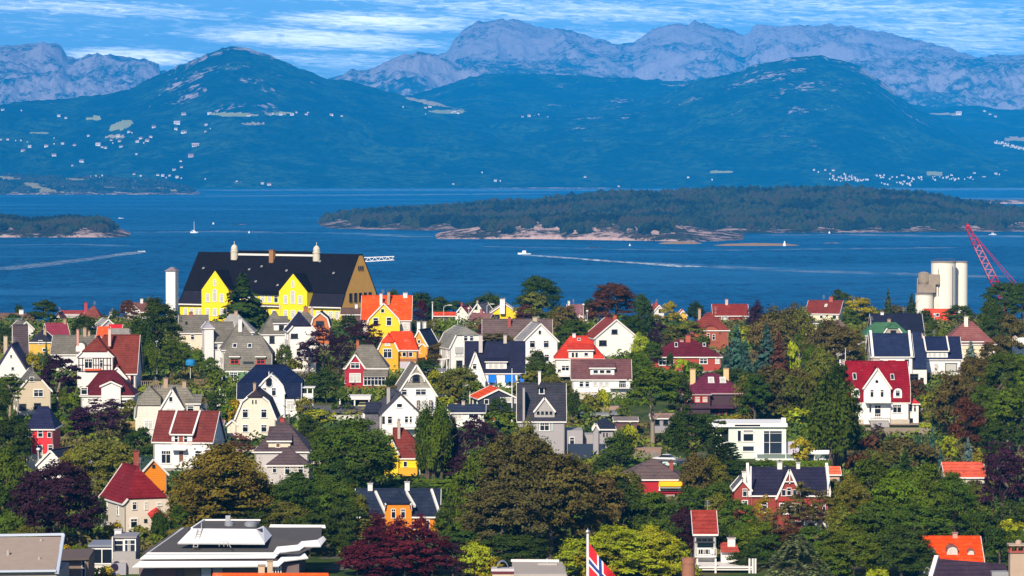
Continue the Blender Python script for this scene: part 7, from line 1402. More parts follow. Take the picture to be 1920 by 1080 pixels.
# labels: look, then the nearest thing one can name
def rel(px, py, D, q):
    dx_ = px - q[0]; dd = D - q[3]
    if abs(dx_) < 34: return 'in front of' if dd < 0 else 'behind'
    return 'left of' if dx_ < 0 else 'right of'
seen = {}
for (o, px, py, D, kind, col, wpx) in TREES:
    q = min(PLACES, key=lambda q: (q[0] - px) ** 2 + ((q[1] - py) * 1.4) ** 2)
    size = 'small ' if (wpx < 40 and kind != 'bush') else 'tall ' if (kind in ('big',) and wpx > 120) else ''
    lb = f"{size}{WORD[col]} {SHAPE[kind]} {rel(px, py, D, q)} the {q[2]}"
    seen.setdefault(lb, []).append((px, py, o))
    o['category'] = 'shrub' if kind == 'bush' else 'tree'
    o['group'] = 'garden shrubs' if kind == 'bush' else 'trees between the houses'
ORD = ['leftmost', 'second from left', 'third from left', 'fourth from left', 'fifth from left']
for lb, L in seen.items():
    L.sort(key=lambda t: t[0])
    for i, (px, py, o) in enumerate(L): o['label'] = lb if len(L) == 1 else f"{lb}, {ORD[i]}"

# undergrowth, lawns and low hedges that fill the gardens: nobody could count it
def undergrowth():
    for x0, x1, y0, y1 in ((556, 702, 768, 782), (1180, 1240, 846, 866), (1222, 1290, 868, 882), (1600, 1745, 800, 812), (232, 256, 795, 806), (1128, 1170, 768, 778)):
        a, b_ = Dof(y1), Dof(y0); FOOT.append((((x0 + x1) / 2 - 960) / F * b_, a, (x1 - x0) / 2 * b_ / F, b_ - a, 0))
    rs = np.random.RandomState(3); n = 62000
    Y = rs.uniform(507, 1075, n); X = rs.uniform(-1, 1, n) * (960 / F * Y * 1.38)
    keep = np.ones(n, bool)
    for (fx, fy, w_, d_, rz) in FOOT:
        c, s_ = math.cos(-rz), math.sin(-rz); dx_ = X - fx; dy_ = Y - fy
        u = dx_ * c - dy_ * s_; v = dx_ * s_ + dy_ * c
        keep &= ~((abs(u) < w_ + .8) & (v > -2.6) & (v < d_ + 1))
    dens = fbm(X / 9, Y / 9, 3)
    keep &= dens > .40
    X, Y, dens = X[keep], Y[keep], dens[keep]; n = len(X)
    Z = np.interp(Y, GYx, GYz); Hh = .4 + 3.2 * np.clip(dens - .42, 0, .3) / .3 * rs.uniform(.4, 1, n)
    per = 12; V = []
    cen = np.repeat(np.stack([X, Y, Z], -1), per, 0); hh = np.repeat(Hh, per); m = len(cen)
    q = sph(rs, m); q[:, 2] = abs(q[:, 2])
    cen = cen + q * np.stack([hh * .8 + .5, hh * .8 + .5, hh], -1) * rs.uniform(.5, 1, (m, 1))
    tone = np.clip((fbm(X / 13 + 9, Y / 13, 3) - .3) / .4, 0, .999); mi = (tone * 4).astype(int)
    mats = []
    for c in ((.040, .080, .012), (.085, .140, .014), (.14, .18, .016), (.13, .11, .03)):
        mats.append(pm('undergrowth_leaf', c, 0.95, 0.35, 0.8))
    V = quads(cen, q + sph(rs, m) * .6, .55, rs)
    me = npmesh('undergrowth', V, np.arange(len(V)).reshape(-1, 4), mats, np.repeat(mi, per))
    o = link('undergrowth', me); o['kind'] = 'stuff'
undergrowth()
# ---------------------------------------------------------------- villages on the far shore
def far_house_mesh(kind):
    b_ = MB(); w_, d_, h_ = 1.0, .6, .34
    b_.hexa([(-w_ / 2, 0, -.3), (w_ / 2, 0, -.3), (w_ / 2, 0, h_), (-w_ / 2, 0, h_)], [(-w_ / 2, d_, -.3), (w_ / 2, d_, -.3), (w_ / 2, d_, h_), (-w_ / 2, d_, h_)])
    if kind == 'g': b_ = MB(); b_.hexa([(-.35, 0, -.3), (.35, 0, -.3), (.35, 0, .42), (0, 0, .75), (-.35, 0, .42)], [(-.35, .7, -.3), (.35, .7, -.3), (.35, .7, .42), (0, .7, .75), (-.35, .7, .42)])
    if kind == 'g':
        for sg in (-1, 1): b_.slab([(sg * .42, -.05, .37), (0, -.05, .8), (0, .75, .8), (sg * .42, .75, .37)], .05, 1)
        b_.box(.08, .2, -.02, .01, .1, .28, 2); b_.box(-.2, -.08, -.02, .01, .1, .28, 2)
    else:
        for sg, y in ((-1, -.06), (1, d_ + .06)): b_.slab([(-w_ / 2 - .05, y, h_ - .02), (w_ / 2 + .05, y, h_ - .02), (w_ / 2 + .05, d_ / 2, h_ + .24), (-w_ / 2 - .05, d_ / 2, h_ + .24)], .05, 1)
        for x in (-.35, -.1, .2): b_.box(x, x + .13, -.02, .01, .08, .24, 2)
    return b_
_fw = [pm('far_wall', c, .7, .05) for c in ((.90, .88, .84), (.80, .72, .62), (.62, .52, .50))]
_fr = [pm('far_roof', c, .7, .1) for c in ((.30, .14, .12), (.14, .13, .14), (.45, .40, .38))]
_fg = glassm()
FHM = {}
for k in 'gs':
    for i in range(3):
        for j in range(3): FHM[(k, i, j)] = far_house_mesh(k).mesh('far_house', [_fw[i], _fr[j], _fg])
rf_ = random.Random(12)
def far(px, py, w_, lab, grp, names=('hill_left', 'hill_right'), kind=None, wall=None, roof=None):
    q = land_at(names, px, py)
    if q is None: return
    k = kind or ('g' if w_ < 5 else 's'); s = q.y / F
    o = link('village_house', FHM[(k, wall if wall is not None else rf_.choice([0, 0, 0, 0, 1]), roof if roof is not None else rf_.choice([0, 1, 2]))], None, (q.x, q.y, q.z + 1.0), (0, 0, rf_.uniform(-.4, .4)))
    z = w_ * s * .76; o.scale = (z, z * .8, min(z * 1.1, 5.0 * s * 2.2)); tag(o, lab, 'house', grp)
LA = 'tiny pale house in the scattered village on the lower left hillside across the fjord'
for px, py, w_ in ((2, 263, 6), (15, 265, 6), (30, 266, 3), (40, 266, 4), (56, 277, 9), (44, 285, 9), (87, 277, 9), (102, 261, 3), (102, 272, 4), (118, 272, 7), (102, 295, 10), (140, 275, 8), (153, 305, 11), (136, 313, 5), (166, 257, 6),
                   (184, 276, 12), (198, 279, 8), (209, 266, 6), (222, 257, 9), (225, 266, 7), (228, 279, 8), (242, 250, 7), (264, 262, 8), (258, 269, 8), (276, 268, 10), (283, 259, 7), (256, 291, 5), (289, 241, 9), (332, 234, 15), (330, 246, 8), (345, 252, 13), (387, 237, 7), (386, 249, 6),
                   (339, 305, 6), (341, 316, 6), (327, 320, 8), (318, 331, 6), (332, 335, 8), (296, 330, 7), (305, 332, 8), (252, 328, 6), (264, 331, 5), (192, 279, 5), (52, 268, 3), (212, 270, 4), (248, 253, 4), (270, 270, 4), (395, 243, 3), (312, 335, 4), (340, 336, 4)):
    far(px, py, w_, LA, 'village on the left hillside')
far(367, 276, 17, 'long greyish building right of the scattered village on the left hillside', 'large buildings across the fjord', kind='s', wall=2, roof=2)
far(358, 296, 13, 'low brown building below the long greyish building on the left hillside', 'large buildings across the fjord', kind='s', wall=2, roof=0)
LB = 'tiny farm house in the row along the hillside terrace below the left peak'
for px, py, w_ in ((111, 220, 8), (124, 223, 6), (6, 208, 8), (41, 209, 4), (393, 215, 9), (467, 219, 9), (507, 219, 6), (527, 217, 8), (548, 218, 9), (556, 213, 5), (575, 216, 7), (578, 213, 5), (622, 217, 8), (641, 220, 5), (345, 217, 11), (512, 215, 4)):
    far(px, py, w_, LB, 'farm houses on the hillside terrace')
LC = 'tiny white farm house beside the tan field between the two dark peaks'
for px, py, w_ in ((756, 203, 4), (806, 202, 8), (798, 204, 6), (853, 211, 9), (858, 214, 8), (798, 215, 3), (992, 219, 8), (970, 223, 4), (980, 221, 5), (1010, 216, 4), (1027, 221, 3), (848, 213, 5)):
    far(px, py, w_, LC, 'farm houses between the peaks', names=('hill_left', 'hill_right', 'hill_middle'))
LD = 'tiny white house alone at the foot of the dark hills across the fjord'
for px, py, w_ in ((385, 337, 4), (444, 341, 5), (492, 347, 7), (505, 348, 9), (850, 347, 5), (929, 341, 7), (938, 341, 4), (904, 325, 4), (1097, 333, 6), (1290, 334, 5), (1335, 338, 4), (1160, 351, 5)):
    far(px, py, w_, LD, 'lone houses on the far shore')
LE = 'tiny white house in the dense village on the right hand far shore'
for i in range(125):
    x0, x1, y0, y1 = rf_.choice([(1555, 1605, 328, 341), (1555, 1600, 328, 341), (1602, 1628, 336, 342), (1640, 1700, 330, 338), (1700, 1730, 333, 338), (1745, 1792, 330, 339), (1650, 1715, 341, 349), (1795, 1870, 333, 339), (1870, 1920, 310, 336)])
    far(rf_.uniform(x0, x1), rf_.uniform(y0, y1), rf_.uniform(2.6, 5.4), LE, 'village on the right far shore', names=('hill_right',))
for px, py, w_ in ((1547, 321, 5), (1562, 321, 7), (1526, 321, 5), (1534, 324, 4), (1827, 326, 6), (1845, 336, 8), (1862, 337, 7), (1867, 328, 7), (1882, 313, 16), (1882, 335, 6), (1885, 324, 9), (1915, 331, 6), (1897, 347, 6), (1914, 346, 7)):
    far(px, py, w_, LE, 'village on the right far shore', names=('hill_right',))
LF = 'tiny pale house in the strip village high behind the right hill at the picture edge'
for i in range(52):
    x = rf_.uniform(1862, 1925); far(x, 268 + (x - 1862) * .22 + rf_.uniform(-3, 3), rf_.uniform(3, 5.5), LF, 'strip village behind the right hill', names=('hill_behind_right',))
far(1797, 216, 13, 'long pale building on the slope behind the right hill', 'large buildings across the fjord', names=('hill_behind_right',), kind='s', wall=0, roof=2)
for px, py in ((1845, 212), (1866, 221), (1855, 216)): far(px, py, 6, 'tiny pale farm building on the slope behind the right hill', 'farm buildings behind the right hill', names=('hill_behind_right',))
LG = 'tiny white house on the low wooded headland at the left edge'
for px, py in ((169, 329), (180, 328), (192, 328), (187, 331), (98, 331)): far(px, py + 4, 5, LG, 'houses on the headland', names=('headland', 'hill_left'), kind='g')
LI = 'tiny white cabin at the water line of the wooded island'
for px, py, w_ in ((785, 425, 7), (820, 408, 3), (838, 407, 8), (1515, 430, 4)): far(px, py, w_, LI, 'cabins on the wooded island', names=('island',))

# ---------------------------------------------------------------- boats and wakes
wp = pm('white_hull', (.86, .86, .84), .35, .03)
def wake(name, pts, mat, label=None):
    """foam or painted sheen strip through pixels: (px, py, width m)"""
    V, Fc = [], []
    P_ = [(onsea(a, b2), c) for a, b2, c in pts]
    for i, (p, w_) in enumerate(P_):
        q0 = P_[max(0, i - 1)][0]; q1 = P_[min(len(P_) - 1, i + 1)][0]; d = (q1 - q0).normalized(); n = Vector((-d.y, d.x, 0))
        for k in range(5): V.append(tuple(p + n * w_ * (k / 4 - .5) + Vector((0, 0, .25 if name == 'wake' else .12))))
    for i in range(len(P_) - 1):
        for k in range(4): a = i * 5 + k; Fc.append((a, a + 1, a + 6, a + 5))
    me = npmesh(name, V, Fc, [mat]); o = link(name, me); o['kind'] = 'structure'; return o
def foam(name, amount, sc=.12):
    m, t, o = newmat(name); co = t('ShaderNodeTexCoord').outputs['Object']
    n = t.noise(t.mapping(co, (sc * 1.2, sc * .5, 1)), 1.0, 4, .7)
    f = t.math('MULTIPLY', t.ramp(n, .36, .66), amount)
    d = t('ShaderNodeBsdfDiffuse', {'Color': (.62, .72, .78, 1)}); tr = t('ShaderNodeBsdfTransparent')
    mx = t('ShaderNodeMixShader', {1: tr.outputs[0], 2: d.outputs[0]}); t.l.new(f, mx.inputs[0]); t.l.new(mx.outputs[0], o.inputs[0]); return m
f1, f2 = foam('foam_dense', 1.0), foam('foam_thin', .34)
def motorboat(px, py, wpx, label, rz=0.0, cabin=True):
    q = onsea(px, py); s = q.y / F; L = wpx * s; o = empty('motor_boat', q, rz, label=label, cat='boat')
    b_ = MB(); n = 9; ring = []
    for k in range(n):
        f = k / (n - 1); x = -L / 2 + L * f; w_ = L * .16 * (1 - f ** 3.2) + .03; ring.append((x, w_, .10 * L * (.9 + .5 * f * f)))
    for k in range(n - 1):
        (xa, wa, ha), (xb, wb, hb) = ring[k], ring[k + 1]
        for sg in (-1, 1): b_.poly([(xa, sg * wa * .7, -.2), (xb, sg * wb * .6, -.2), (xb, sg * wb, hb), (xa, sg * wa, ha)])
        b_.poly([(xa, -wa, ha), (xb, -wb, hb), (xb, wb, hb), (xa, wa, ha)])
    b_.poly([(ring[0][0], -ring[0][1], -.2), (ring[0][0], ring[0][1], -.2), (ring[0][0], ring[0][1], ring[0][2]), (ring[0][0], -ring[0][1], ring[0][2])])
    b_.build('hull', wp, o)
    if cabin:
        h = .1 * L; b_ = MB(); b_.hexa([(-.15 * L, -.1 * L, h), (.22 * L, -.1 * L, h), (.12 * L, -.09 * L, h * 3.0), (-.12 * L, -.09 * L, h * 3.0)], [(-.15 * L, .1 * L, h), (.22 * L, .1 * L, h), (.12 * L, .09 * L, h * 3.0), (-.12 * L, .09 * L, h * 3.0)])
        c = b_.build('cabin', wp, o); b_ = MB(); b_.box(-.10 * L, .10 * L, -.108 * L, -.096 * L, h * 1.9, h * 2.6); b_.build('cabin_window', glassm(), c)
    return o
motorboat(983, 477, 24, 'white cabin motor boat speeding left in the middle of the sound', math.pi)
wake('wake', [(988, 478.5, 16), (1010, 480, 22), (1040, 482, 20), (1090, 486, 18), (1150, 490.5, 22), (1220, 495, 26), (1300, 501, 34)], f1)
motorboat(265, 472, 14, 'small white motor boat speeding right with a long curved wake', .15, False)
wake('wake', [(262, 472.5, 14), (245, 475, 20), (215, 479, 20), (180, 484, 24), (140, 489, 30), (100, 494, 34), (50, 500, 38), (-10, 506, 40)], f2); wake('wake', [(264, 472.5, 14), (250, 474.2, 26), (228, 477.6, 22), (205, 480.6, 12)], f1)
motorboat(227, 409.5, 9, 'small white motor boat passing behind the left wooded islet', math.pi, False)
motorboat(1861, 440.5, 14, 'white motor boat lying still right of the red crane', .1)
SHEEN = foam('painted_sheen', .22, .02)  # pale colour laid on the sea as the sheen of still water
for pts in ([(380, 357, 700), (700, 356, 900), (1100, 356, 900), (1500, 356, 900)], [(1690, 352, 1500), (1800, 354, 2600), (2000, 356, 3000)], [(1660, 372, 500), (2000, 374, 500)], [(250, 436, 60), (420, 434, 110), (560, 437, 70)], [(1430, 441, 70), (1600, 440, 120), (1800, 443, 140), (1990, 443, 120)], [(380, 368, 260), (640, 366, 420), (900, 364, 330), (1020, 362, 160)], [(0, 460, 40), (120, 458, 60), (240, 461, 30)], [(600, 436, 60), (700, 440, 50), (800, 445, 60)], [(1200, 492, 30), (1500, 508, 60), (1900, 520, 60)], [(900, 462, 30), (1300, 470, 60), (1800, 464, 50)]):
    wake('sheen_strip', pts, SHEEN)
def sailboat():
    q = onsea(364, 437); s = q.y / F; L = 14 * s; o = empty('sailing_boat', q, .1, label='white sailing boat with bare mast between the wooded islands', cat='sailing boat')
    b_ = MB(); b_.hexa([(-L / 2, 0, .1), (-L * .3, -L * .13, .1), (L * .3, -L * .13, .1), (L / 2, 0, .1), (L * .3, L * .13, .1), (-L * .3, L * .13, .1)], [(-L / 2 * 1.05, 0, 2.2), (-L * .3, -L * .16, 2), (L * .3, -L * .16, 2), (L / 2 * 1.05, 0, 2.2), (L * .3, L * .16, 2), (-L * .3, L * .16, 2)]); b_.box(-L * .15, L * .15, -L * .09, L * .09, 2, 3.4); b_.build('hull', wp, o)
    b_ = MB(); b_.tube((0, 0, 2), (0, 0, 22 * s), .32, .22, 6); b_.build('mast', wp, o); b_ = MB(); b_.tube((0, 0, 4), (-L * .35, 0, 4.2), .4, .35, 6); b_.build('boom', wp, o)
sailboat()
for px, py, lb in ((467, 437, 'tiny white boat right of the sailing boat'), (1181, 461, 'white channel marker in front of the island cliffs'), (1555, 437.5, 'tiny white boat in the bay behind the small reef'), (400, 420.5, 'tiny white marker left of the dark reef')):
    q = onsea(px, py); s = q.y / F; b_ = MB(); b_.lathe([(1.8 * s, -.3), (2.0 * s, 1.2 * s), (.9 * s, 1.8 * s), (.7 * s, 3.6 * s), (0, 4 * s)], 10); tag(b_.build('channel_marker', wp), lb, 'marker', None).location = q
def beacon():
    q = onsea(1471, 461); s = q.y / F; o = empty('light_beacon', q, 0, label='small white light beacon standing on the low rocky reef', cat='beacon')
    b_ = MB(); b_.lathe([(3 * s, 0), (2.4 * s, 5 * s), (1.4 * s, 5.2 * s), (1.2 * s, 8.5 * s), (0, 9.4 * s)], 12); b_.build('tower', wp, o); b_ = MB(); b_.lathe([(1.9 * s, 5.0 * s), (1.9 * s, 5.5 * s), (1.3 * s, 5.5 * s)], 12); b_.build('gallery', pm('beacon_stone', (.5, .4, .25), .8), o)
beacon()

# ---------------------------------------------------------------- poles, lamps, flag
def pole(px, yt, yb, label, D=None, r=.09, cap=True):
    D = D or Dof(yb); p = P(px, yb, D); z = G(D) - p.z if D > 955 else -.5; h = P(px, yt, D).z - p.z
    o = empty('flagpole', p, 0, label=label, cat='flagpole'); b_ = MB(); b_.tube((0, 0, min(z, -.5)), (0, 0, h), r * 1.3, r * .7, 8); b_.build('pole', pm('white_pole', (.84, .83, .82), .4, .03), o)
    if cap: b_ = MB(); b_.lathe([(0, -.12), (r * 1.8, 0), (r * 1.6, r * 2), (0, r * 3)], 8, (0, 0, h + .1)); b_.build('finial', pm('gold_knob', (.55, .5, .45), .3, metal=.5), o)
    return o
pole(592, 633, 700, 'white flagpole with a thin pennant in front of the purple beech')
pole(569, 674, 716, 'short white flagpole left of the purple beech, behind the navy roofed house')
pole(960, 694, 800, 'tall white flagpole beside the dark blue house with orange roof'); pole(1585, 655, 740, 'tall white flagpole at the left end of the crimson roof')
pole(209, 903, 945, 'white flagpole beside the orange outbuilding'); pole(881, 737, 775, 'thin white pole left of the dark blue house'); pole(1748, 736, 775, 'white flagpole right of the crimson roofed villa'); pole(1441, 746, 790, 'pale wooden pole above the modern flat roofed house', r=.14, cap=False)
pole(811, 569, 625, 'tall plain white mast among the lamp posts', D=968, r=.16)
b_ = MB(); q = P(592, 655, Dof(700)); pn = MB(); pn.slab([(.1, 0, 0), (.45, .05, -.3), (.5, .1, -2.6), (.1, 0, -2.9)], .03); tag(pn.build('pennant', pm('red_cloth', (.55, .04, .08), .8)), 'thin red and blue pennant hanging on the white flagpole', 'pennant').location = q
def lamp(px, yt, yb, label, D=None, arm=0):
    D = D or Dof(yb); p = P(px, yb, D); h = P(px, yt, D).z - p.z; z = min(-.5, G(D) - p.z)
    o = empty('street_lamp', p, 0, label=label, cat='street lamp', group='street lamps'); b_ = MB(); m = pm('lamp_steel', (.52, .51, .50), .45, .05)
    b_.tube((0, 0, z), (0, 0, h - .4), .12, .08, 8)
    if arm: b_.tube((0, 0, h - .4), (arm * .35, 0, h), .08, .07, 6); b_.tube((arm * .35, 0, h), (arm * .8, 0, h + .12), .07, .06, 6)
    b_.build('post', m, o); b_ = MB()
    if arm: x = arm * .8; b_.hexa([(x, -.18, h + .05), (x + .25 * arm, -.14, h + .1), (x + .25 * arm, .14, h + .1), (x, .18, h + .05)], [(x, -.14, h + .24), (x + .25 * arm, -.1, h + .24), (x + .25 * arm, .1, h + .24), (x, .14, h + .24)]); b_.box(x * .8, x + .9 * (1 if arm > 0 else -1), -.16, .16, h + .06, h + .2)
    else: b_.lathe([(.08, h - .4), (.35, h - .1), (.3, h + .15), (0, h + .25)], 10)
    b_.build('lamp_head', pm('lamp_head', (.75, .74, .72), .3), o)
lamp(832, 573, 628, 'street lamp with arm to the right, left of the white and red skyline house', 966, 1.6); lamp(913, 571, 618, 'street lamp with arm to the right beside the yellow house with white chimney', 975, 1.3)
lamp(858, 597, 632, 'short lamp with small round head in front of the white and red skyline house', 950); lamp(879, 578, 622, 'thin lamp post between the two pale skyline gables', 962)
lamp(1094, 571, 632, 'lamp post with round head at the left of the reddish skyline tree', 962); lamp(1101, 583, 640, 'lamp post with round head in front of the reddish skyline tree', 948); lamp(1752, 589, 650, 'street lamp below the silos between the vivid red roof and the modern white house', 945)
lamp(1214 - 120, 615, 640, 'tiny lamp post on the wooded bank above the red roofed white house', 905)
lamp(72, 842, 890, 'dark garden lamp in front of the bright red house'); lamp(294, 640, 700, 'thin lamp post under the big dark tree left of the cream house')
def flag():
    D = 456; s = D / F; p = P(1102, 1100, D); o = empty('flagpole', p, 0, label='near white flagpole with round knob at the bottom centre carrying a flag', cat='flagpole')
    b_ = MB(); b_.tube((0, 0, -9), (0, 0, 100 * s), .24, .15, 12); b_.build('pole', pm('white_pole', (.84, .83, .82), .4, .03), o); b_ = MB(); b_.lathe([(0, 0), (.2, .05), (.27, .25), (.2, .45), (.05, .52), (.03, .7), (0, .72)], 12, (0, 0, 100 * s)); b_.build('finial', pm('silver_knob', (.6, .56, .6), .25, metal=.7), o)
    V, Fc, mi = [], [], []; nu, nv = 22, 16; Hh = 70 * s
    for v in range(nv + 1):
        for u in range(nu + 1):
            fu, fv = u / nu, v / nv
            x = .16 + 60 * s * fu * (1 - .25 * fv * fu) - .25 * math.sin(fu * 6 + fv * 3) * fu; y = -.1 + .45 * math.sin(fu * 9 + fv * 2.5) * (.2 + fu); z = 83 * s - 80 * s * fu * (1 - .12 * fv) - Hh * fv * (1 - .30 * fu)
            V.append((x, y, z))
    for v in range(nv):
        for u in range(nu):
            a = v * (nu + 1) + u; Fc.append((a, a + 1, a + nu + 2, a + nu + 1))
            bl = u in (7, 8) or v in (7, 8); wh = u in (6, 9) or v in (6, 9); mi.append(2 if bl else 1 if wh else 0)
    me = npmesh('flag', V, Fc, [pm('red_cloth', (.72, .02, .03), .8, .05), pm('white_cloth', (.8, .8, .82), .8, .03), pm('blue_cloth_dark', (.02, .05, .22), .8, .05)], mi, smooth=True)
    f = link('flag', me, None, p); tag(f, 'red flag with white edged blue cross hanging from the near flagpole', 'flag')
flag()

# ---------------------------------------------------------------- cars, carport, garden things
def car(px, yb, D, rgb, label, rz=0, pale=False):
    p = P(px, yb, D); o = empty('parked_car', p, rz, label=label, cat='car', group='parked cars'); m = pm('car_paint', rgb, .25, .02, spec=.6)
    b_ = MB(); prof = [(-2.1, .35), (2.1, .35), (2.15, .75), (1.9, .95), (1.1, 1.0), (-1.5, 1.02), (-2.1, .9)]
    # seen end on: length runs away from the viewer
    b_.hexa([(-.86, y, z) for y, z in prof], [(.86, y, z) for y, z in prof]); b_.build('body', m, o)
    b_ = MB(); c = [(-1.4, 1.0), (1.0, 1.0), (.35, 1.45), (-.95, 1.45)]; b_.hexa([(-.74, y, z) for y, z in c], [(.74, y, z) for y, z in c]); b_.build('cabin_glass', glassm((.02, .025, .035), .1), o)
    b_ = MB(); b_.hexa([(-.62, -.95, 1.452), (.62, -.95, 1.452), (.62, .35, 1.452), (-.62, .35, 1.452)], [(-.58, -.9, 1.5), (.58, -.9, 1.5), (.58, .3, 1.5), (-.58, .3, 1.5)]); b_.build('roof', m, o)
    for x in (-.8, .8):
        for y in (-1.35, 1.3): b_ = MB(); b_.tube((x - .1, y, .33), (x + .1, y, .33), .33, n=14); b_.build('wheel', pm('tyre', (.02, .02, .02), .8), o)
    for x in (-.6, .6): b_ = MB(); b_.box(x - .16, x + .16, -2.14, -2.08, .62, .78); b_.build('headlight', pm('lamp_glass', (.75, .75, .72), .2), o)
    b_ = MB(); b_.box(-.45, .45, -2.13, -2.08, .42, .58); b_.build('bumper', pm('dark_plastic', (.03, .03, .03), .6), o)
def carport():
    yb = 768; D = Dof(yb); s = D / F; p = P(665, yb, D); o = empty('carport', p, 0, label='white double carport with flat roof between red and white houses', cat='carport'); PLACES.append((665, 755, 'white carport', D)); FOOT.append((p.x, D, 4, 9, 0))
    lx = lambda a: (a - 665) * s; lz = lambda a: (yb - a) * s; wt = pm('white_trim', WHITE, .55, .05)
    box_part('roof', o, lx(635), lx(695), -.6, 6, lz(749), lz(743), wt); b_ = MB()
    for px in (637.5, 665, 692): b_.box(lx(px) - .13, lx(px) + .13, -.4, -.15, -1, lz(749) - .003)
    b_.build('post', wt, o); box_part('back_wall', o, lx(636), lx(694), 5.8, 6, -1, lz(749) - .003, pm('dark_timber_wall', (.03, .025, .03), .8)); box_part('floor', o, lx(636), lx(694), -.5, 6, -1, .05, pm('concrete', (.3, .29, .28), .9, .15))
    car(653, 768, D + 1.0, (.32, .36, .42), 'silver blue car parked in the left bay of the white carport'); car(680, 768, D + 1.0, (.62, .58, .28), 'pale yellow car parked in the right bay of the white carport')
carport()
car(1247, 868, Dof(868) , (.70, .70, .72), 'white car parked on the drive beside the mint coloured wall', rz=R(70))
def fence(x0, x1, yt, yb, label, col=WHITE, step=.16, posts=True, solid=False, name='fence'):
    D = Dof(yb); s = D / F; p = P((x0 + x1) / 2, yb, D); o = empty(name, p, 0, label=label, cat='fence' if name == 'fence' else 'wall'); L = (x1 - x0) * s; h = (yb - yt) * s; m = pm('fence_paint', col, .7, .12, .6, grime=.2)
    b_ = MB()
    if solid: b_.box(-L / 2, L / 2, 0, .3, -1, h)
    else:
        n = int(L / step)
        for k in range(n + 1): x = -L / 2 + L * k / n; b_.box(x - .045, x + .045, 0, .04, .1, h)
        b_.box(-L / 2, L / 2, .04, .1, h * .25, h * .25 + .1); b_.box(-L / 2, L / 2, .04, .1, h * .75, h * .75 + .1)
    b_.build('wall_panel' if solid else 'pickets', m, o)
    if posts and not solid:
        b_ = MB()
        for k in range(int(L / 2.4) + 1): x = -L / 2 + 2.4 * k; b_.box(x - .07, x + .07, -.02, .12, -1, h + .12)
        b_.build('post', m, o)
    return o
fence(526, 562, 781, 792, 'white picket fence in front of the navy roofed house'); fence(575, 688, 778, 797, 'long white garden fence below the white carport'); fence(398, 432, 779, 787, 'white terrace wall behind the three red roof panels', solid=True, name='garden_wall')
fence(406, 438, 744, 768, 'cream garden wall left of the navy roofed house', (.72, .66, .54), solid=True, name='garden_wall'); fence(1600, 1740, 802, 822, 'stone terrace wall under the crimson roofed villa', (.26, .21, .16), solid=True, name='garden_wall'); fence(1725, 1768, 766, 782, 'white garden wall right of the crimson roofed villa', (.62, .60, .62), solid=True, name='garden_wall')
fence(1222, 1286, 866, 880, 'mint painted wall above the brown hipped bungalow', (.55, .66, .60), solid=True, name='garden_wall'); fence(1120, 1160, 762, 775, 'pinkish stone wall below the brown roofed white house', (.32, .22, .17), solid=True, name='garden_wall'); fence(1185, 1240, 840, 856, 'brown stone wall under the tree with bare trunk', (.26, .17, .13), solid=True, name='garden_wall')
fence(585, 618, 862, 880, 'peach coloured garden wall right of the brown roofed house', (.60, .44, .34), solid=True, name='garden_wall'); fence(256, 285, 1023, 1034, 'low white wall below the cream house with crimson roof', (.7, .66, .62), solid=True, name='garden_wall'); fence(434, 476, 842, 858, 'cream terrace wall beside the brown roofed house', (.66, .58, .46), solid=True, name='garden_wall')
fence(365, 395, 710, 722, 'rusty garden railing below the blue parasol', (.30, .16, .10), step=.3); fence(225, 255, 790, 802, 'sandy garden bank wall right of the purple beeches', (.34, .24, .08), solid=True, name='garden_wall'); fence(755, 800, 888, 902, 'wooden plank fence under the yellow house', (.30, .2, .15), step=.14); fence(1700, 1760, 803, 812, 'pink stone garden wall right of the stone terrace', (.4, .28, .24), solid=True, name='garden_wall')
def hedge(x0, x1, yt, yb, label, c='g', D=None):
    D = D or Dof(yb); s = D / F; rs = np.random.RandomState(int(x0)); p = P((x0 + x1) / 2, yb, D); L = (x1 - x0) * s; h = (yb - yt) * s; n = int(L * 260 * max(.7, h))
    q = rs.uniform(-1, 1, (n, 3)); q[:, 2] = abs(q[:, 2]); f = rs.randint(0, 3, n); q[f == 0, 1] = -1; q[f == 1, 2] = 1
    o = link('hedge', mesh_quads('hedge', quads(q * np.array([L / 2, .7, h]) + rs.normal(size=(n, 3)) * .07, np.stack([q[:, 0] * .2, np.where(f == 0, -1., q[:, 1]), np.where(f == 1, 1., .3)], -1) + sph(rs, n) * .5, .34, rs)), None, p); o.color = (*C_[c], 1); tag(o, label, 'hedge')
hedge(1418, 1556, 866, 886, 'clipped green hedge below the terrace of the modern house'); hedge(1475, 1520, 790, 800, 'bright hedge strip above the modern flat roofed house', 'lime'); hedge(735, 860, 901, 918, 'green hedge and lawn bank under the yellow house'); hedge(232, 252, 768, 786, 'dark hedge right of the maroon roofed white house', 'mg'); hedge(1738, 1775, 704, 712, 'dark hedge below the modern white house with navy roof', 'dg'); hedge(1725, 1745, 795, 803, 'lawn edge beside the villa basement', 'lime'); hedge(430, 452, 786, 796, 'lime hedge left of the cream gambrel house', 'lime'); hedge(1625, 1665, 1062, 1085, 'bright green clipped hedge block at the lower right', 'lime')
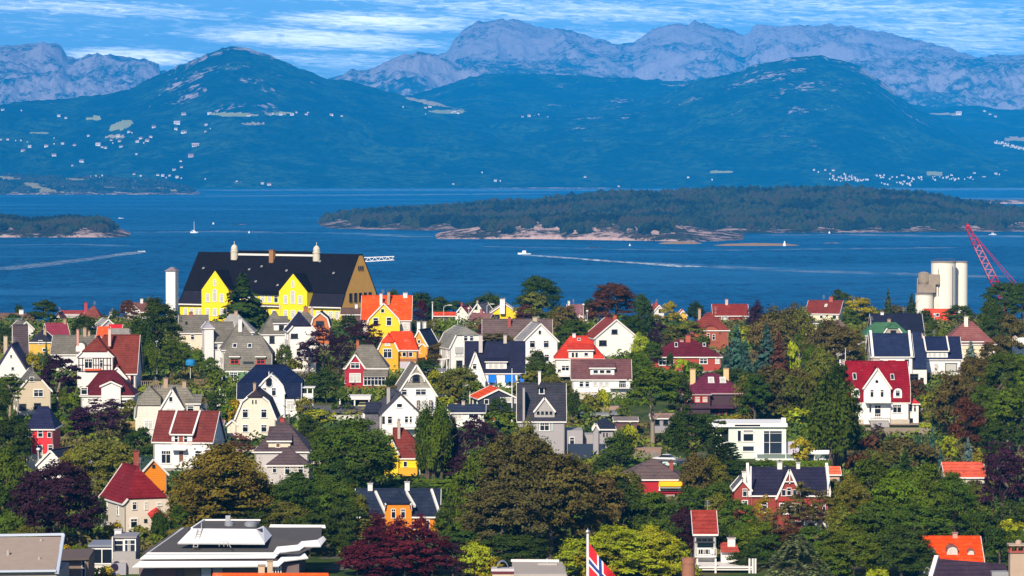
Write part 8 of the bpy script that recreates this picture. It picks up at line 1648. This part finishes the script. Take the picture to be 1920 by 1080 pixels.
def patch(name, x0, x1, y0, y1, mat):
    b_ = MB(); n = 12; pts = []
    for k in range(n + 1):
        for y in (y1, y0): D = Dof(y); pts.append((((x0 + (x1 - x0) * k / n) - 960) / F * D, D, G(D) + .45))
    for k in range(n): b_.poly([pts[2 * k], pts[2 * k + 2], pts[2 * k + 3], pts[2 * k + 1]])
    o = b_.build(name, mat); o['kind'] = 'structure'
asph = pm('driveway_asphalt', (.12, .115, .12), .9, .2, .8, grime=.2); gravel = pm('gravel_path', (.30, .24, .18), .95, .2, 1.0)
patch('driveway', 558, 702, 767.5, 781, asph); patch('path', 1182, 1240, 846, 866, gravel); patch('driveway', 1222, 1292, 867, 882, asph); patch('path', 1602, 1745, 797, 802, gravel); patch('lawn', 732, 862, 896, 906, pm('lawn_grass', (.10, .16, .015), .95, .2, .5)); patch('path', 1128, 1170, 768, 778, gravel)
def bits():
    q = P(357, 690, Dof(715)); o = empty('parasol', q, 0, label='bright blue garden parasol below the cream house with grey roof', cat='parasol'); b_ = MB(); b_.lathe([(0, 1.9), (.9, 1.75), (1.05, 1.2), (1.0, .6), (.7, .55)], 14); b_.build('canopy', pm('blue_cloth', (.02, .22, .50), .8), o); b_ = MB(); b_.tube((0, 0, -2.2), (0, 0, .6), .06, n=6); b_.build('pole', pm('white_trim', WHITE, .55), o)
    q = P(806, 903, Dof(905)); o = empty('playground_slide', q, 0, label='small orange playground slide on the lawn beside the yellow house', cat='slide'); b_ = MB(); b_.slab([(-.3, -.3, 1.5), (.3, -.3, 1.5), (1.5, -.5, 0), (.7, -.9, 0)], .1); b_.build('chute', pm('orange_plastic', (.85, .32, .01), .4), o); b_ = MB(); b_.bar((-.3, 0, -.3), (-.2, 0, 2.1), .12); b_.bar((.25, .1, -.3), (.1, .1, 2.1), .12); b_.build('ladder', pm('blue_paint', (.03, .05, .3), .5), o)
    q = P(420, 745, Dof(760)); o = empty('pergola', q, 0, label='white pergola posts beside the cream garden wall', cat='pergola'); b_ = MB(); s = Dof(760) / F
    for dx_ in (-8, -2, 3, 8): b_.box(dx_ * s - .08, dx_ * s + .08, 0, .16, -2, 1.5)
    b_.build('post', pm('white_trim', WHITE, .55, .05), o); b_ = MB(); b_.box(-9 * s, 9 * s, -.05, .2, 1.503, 1.65); b_.build('beam', pm('white_trim', WHITE, .55, .05), o)
bits()
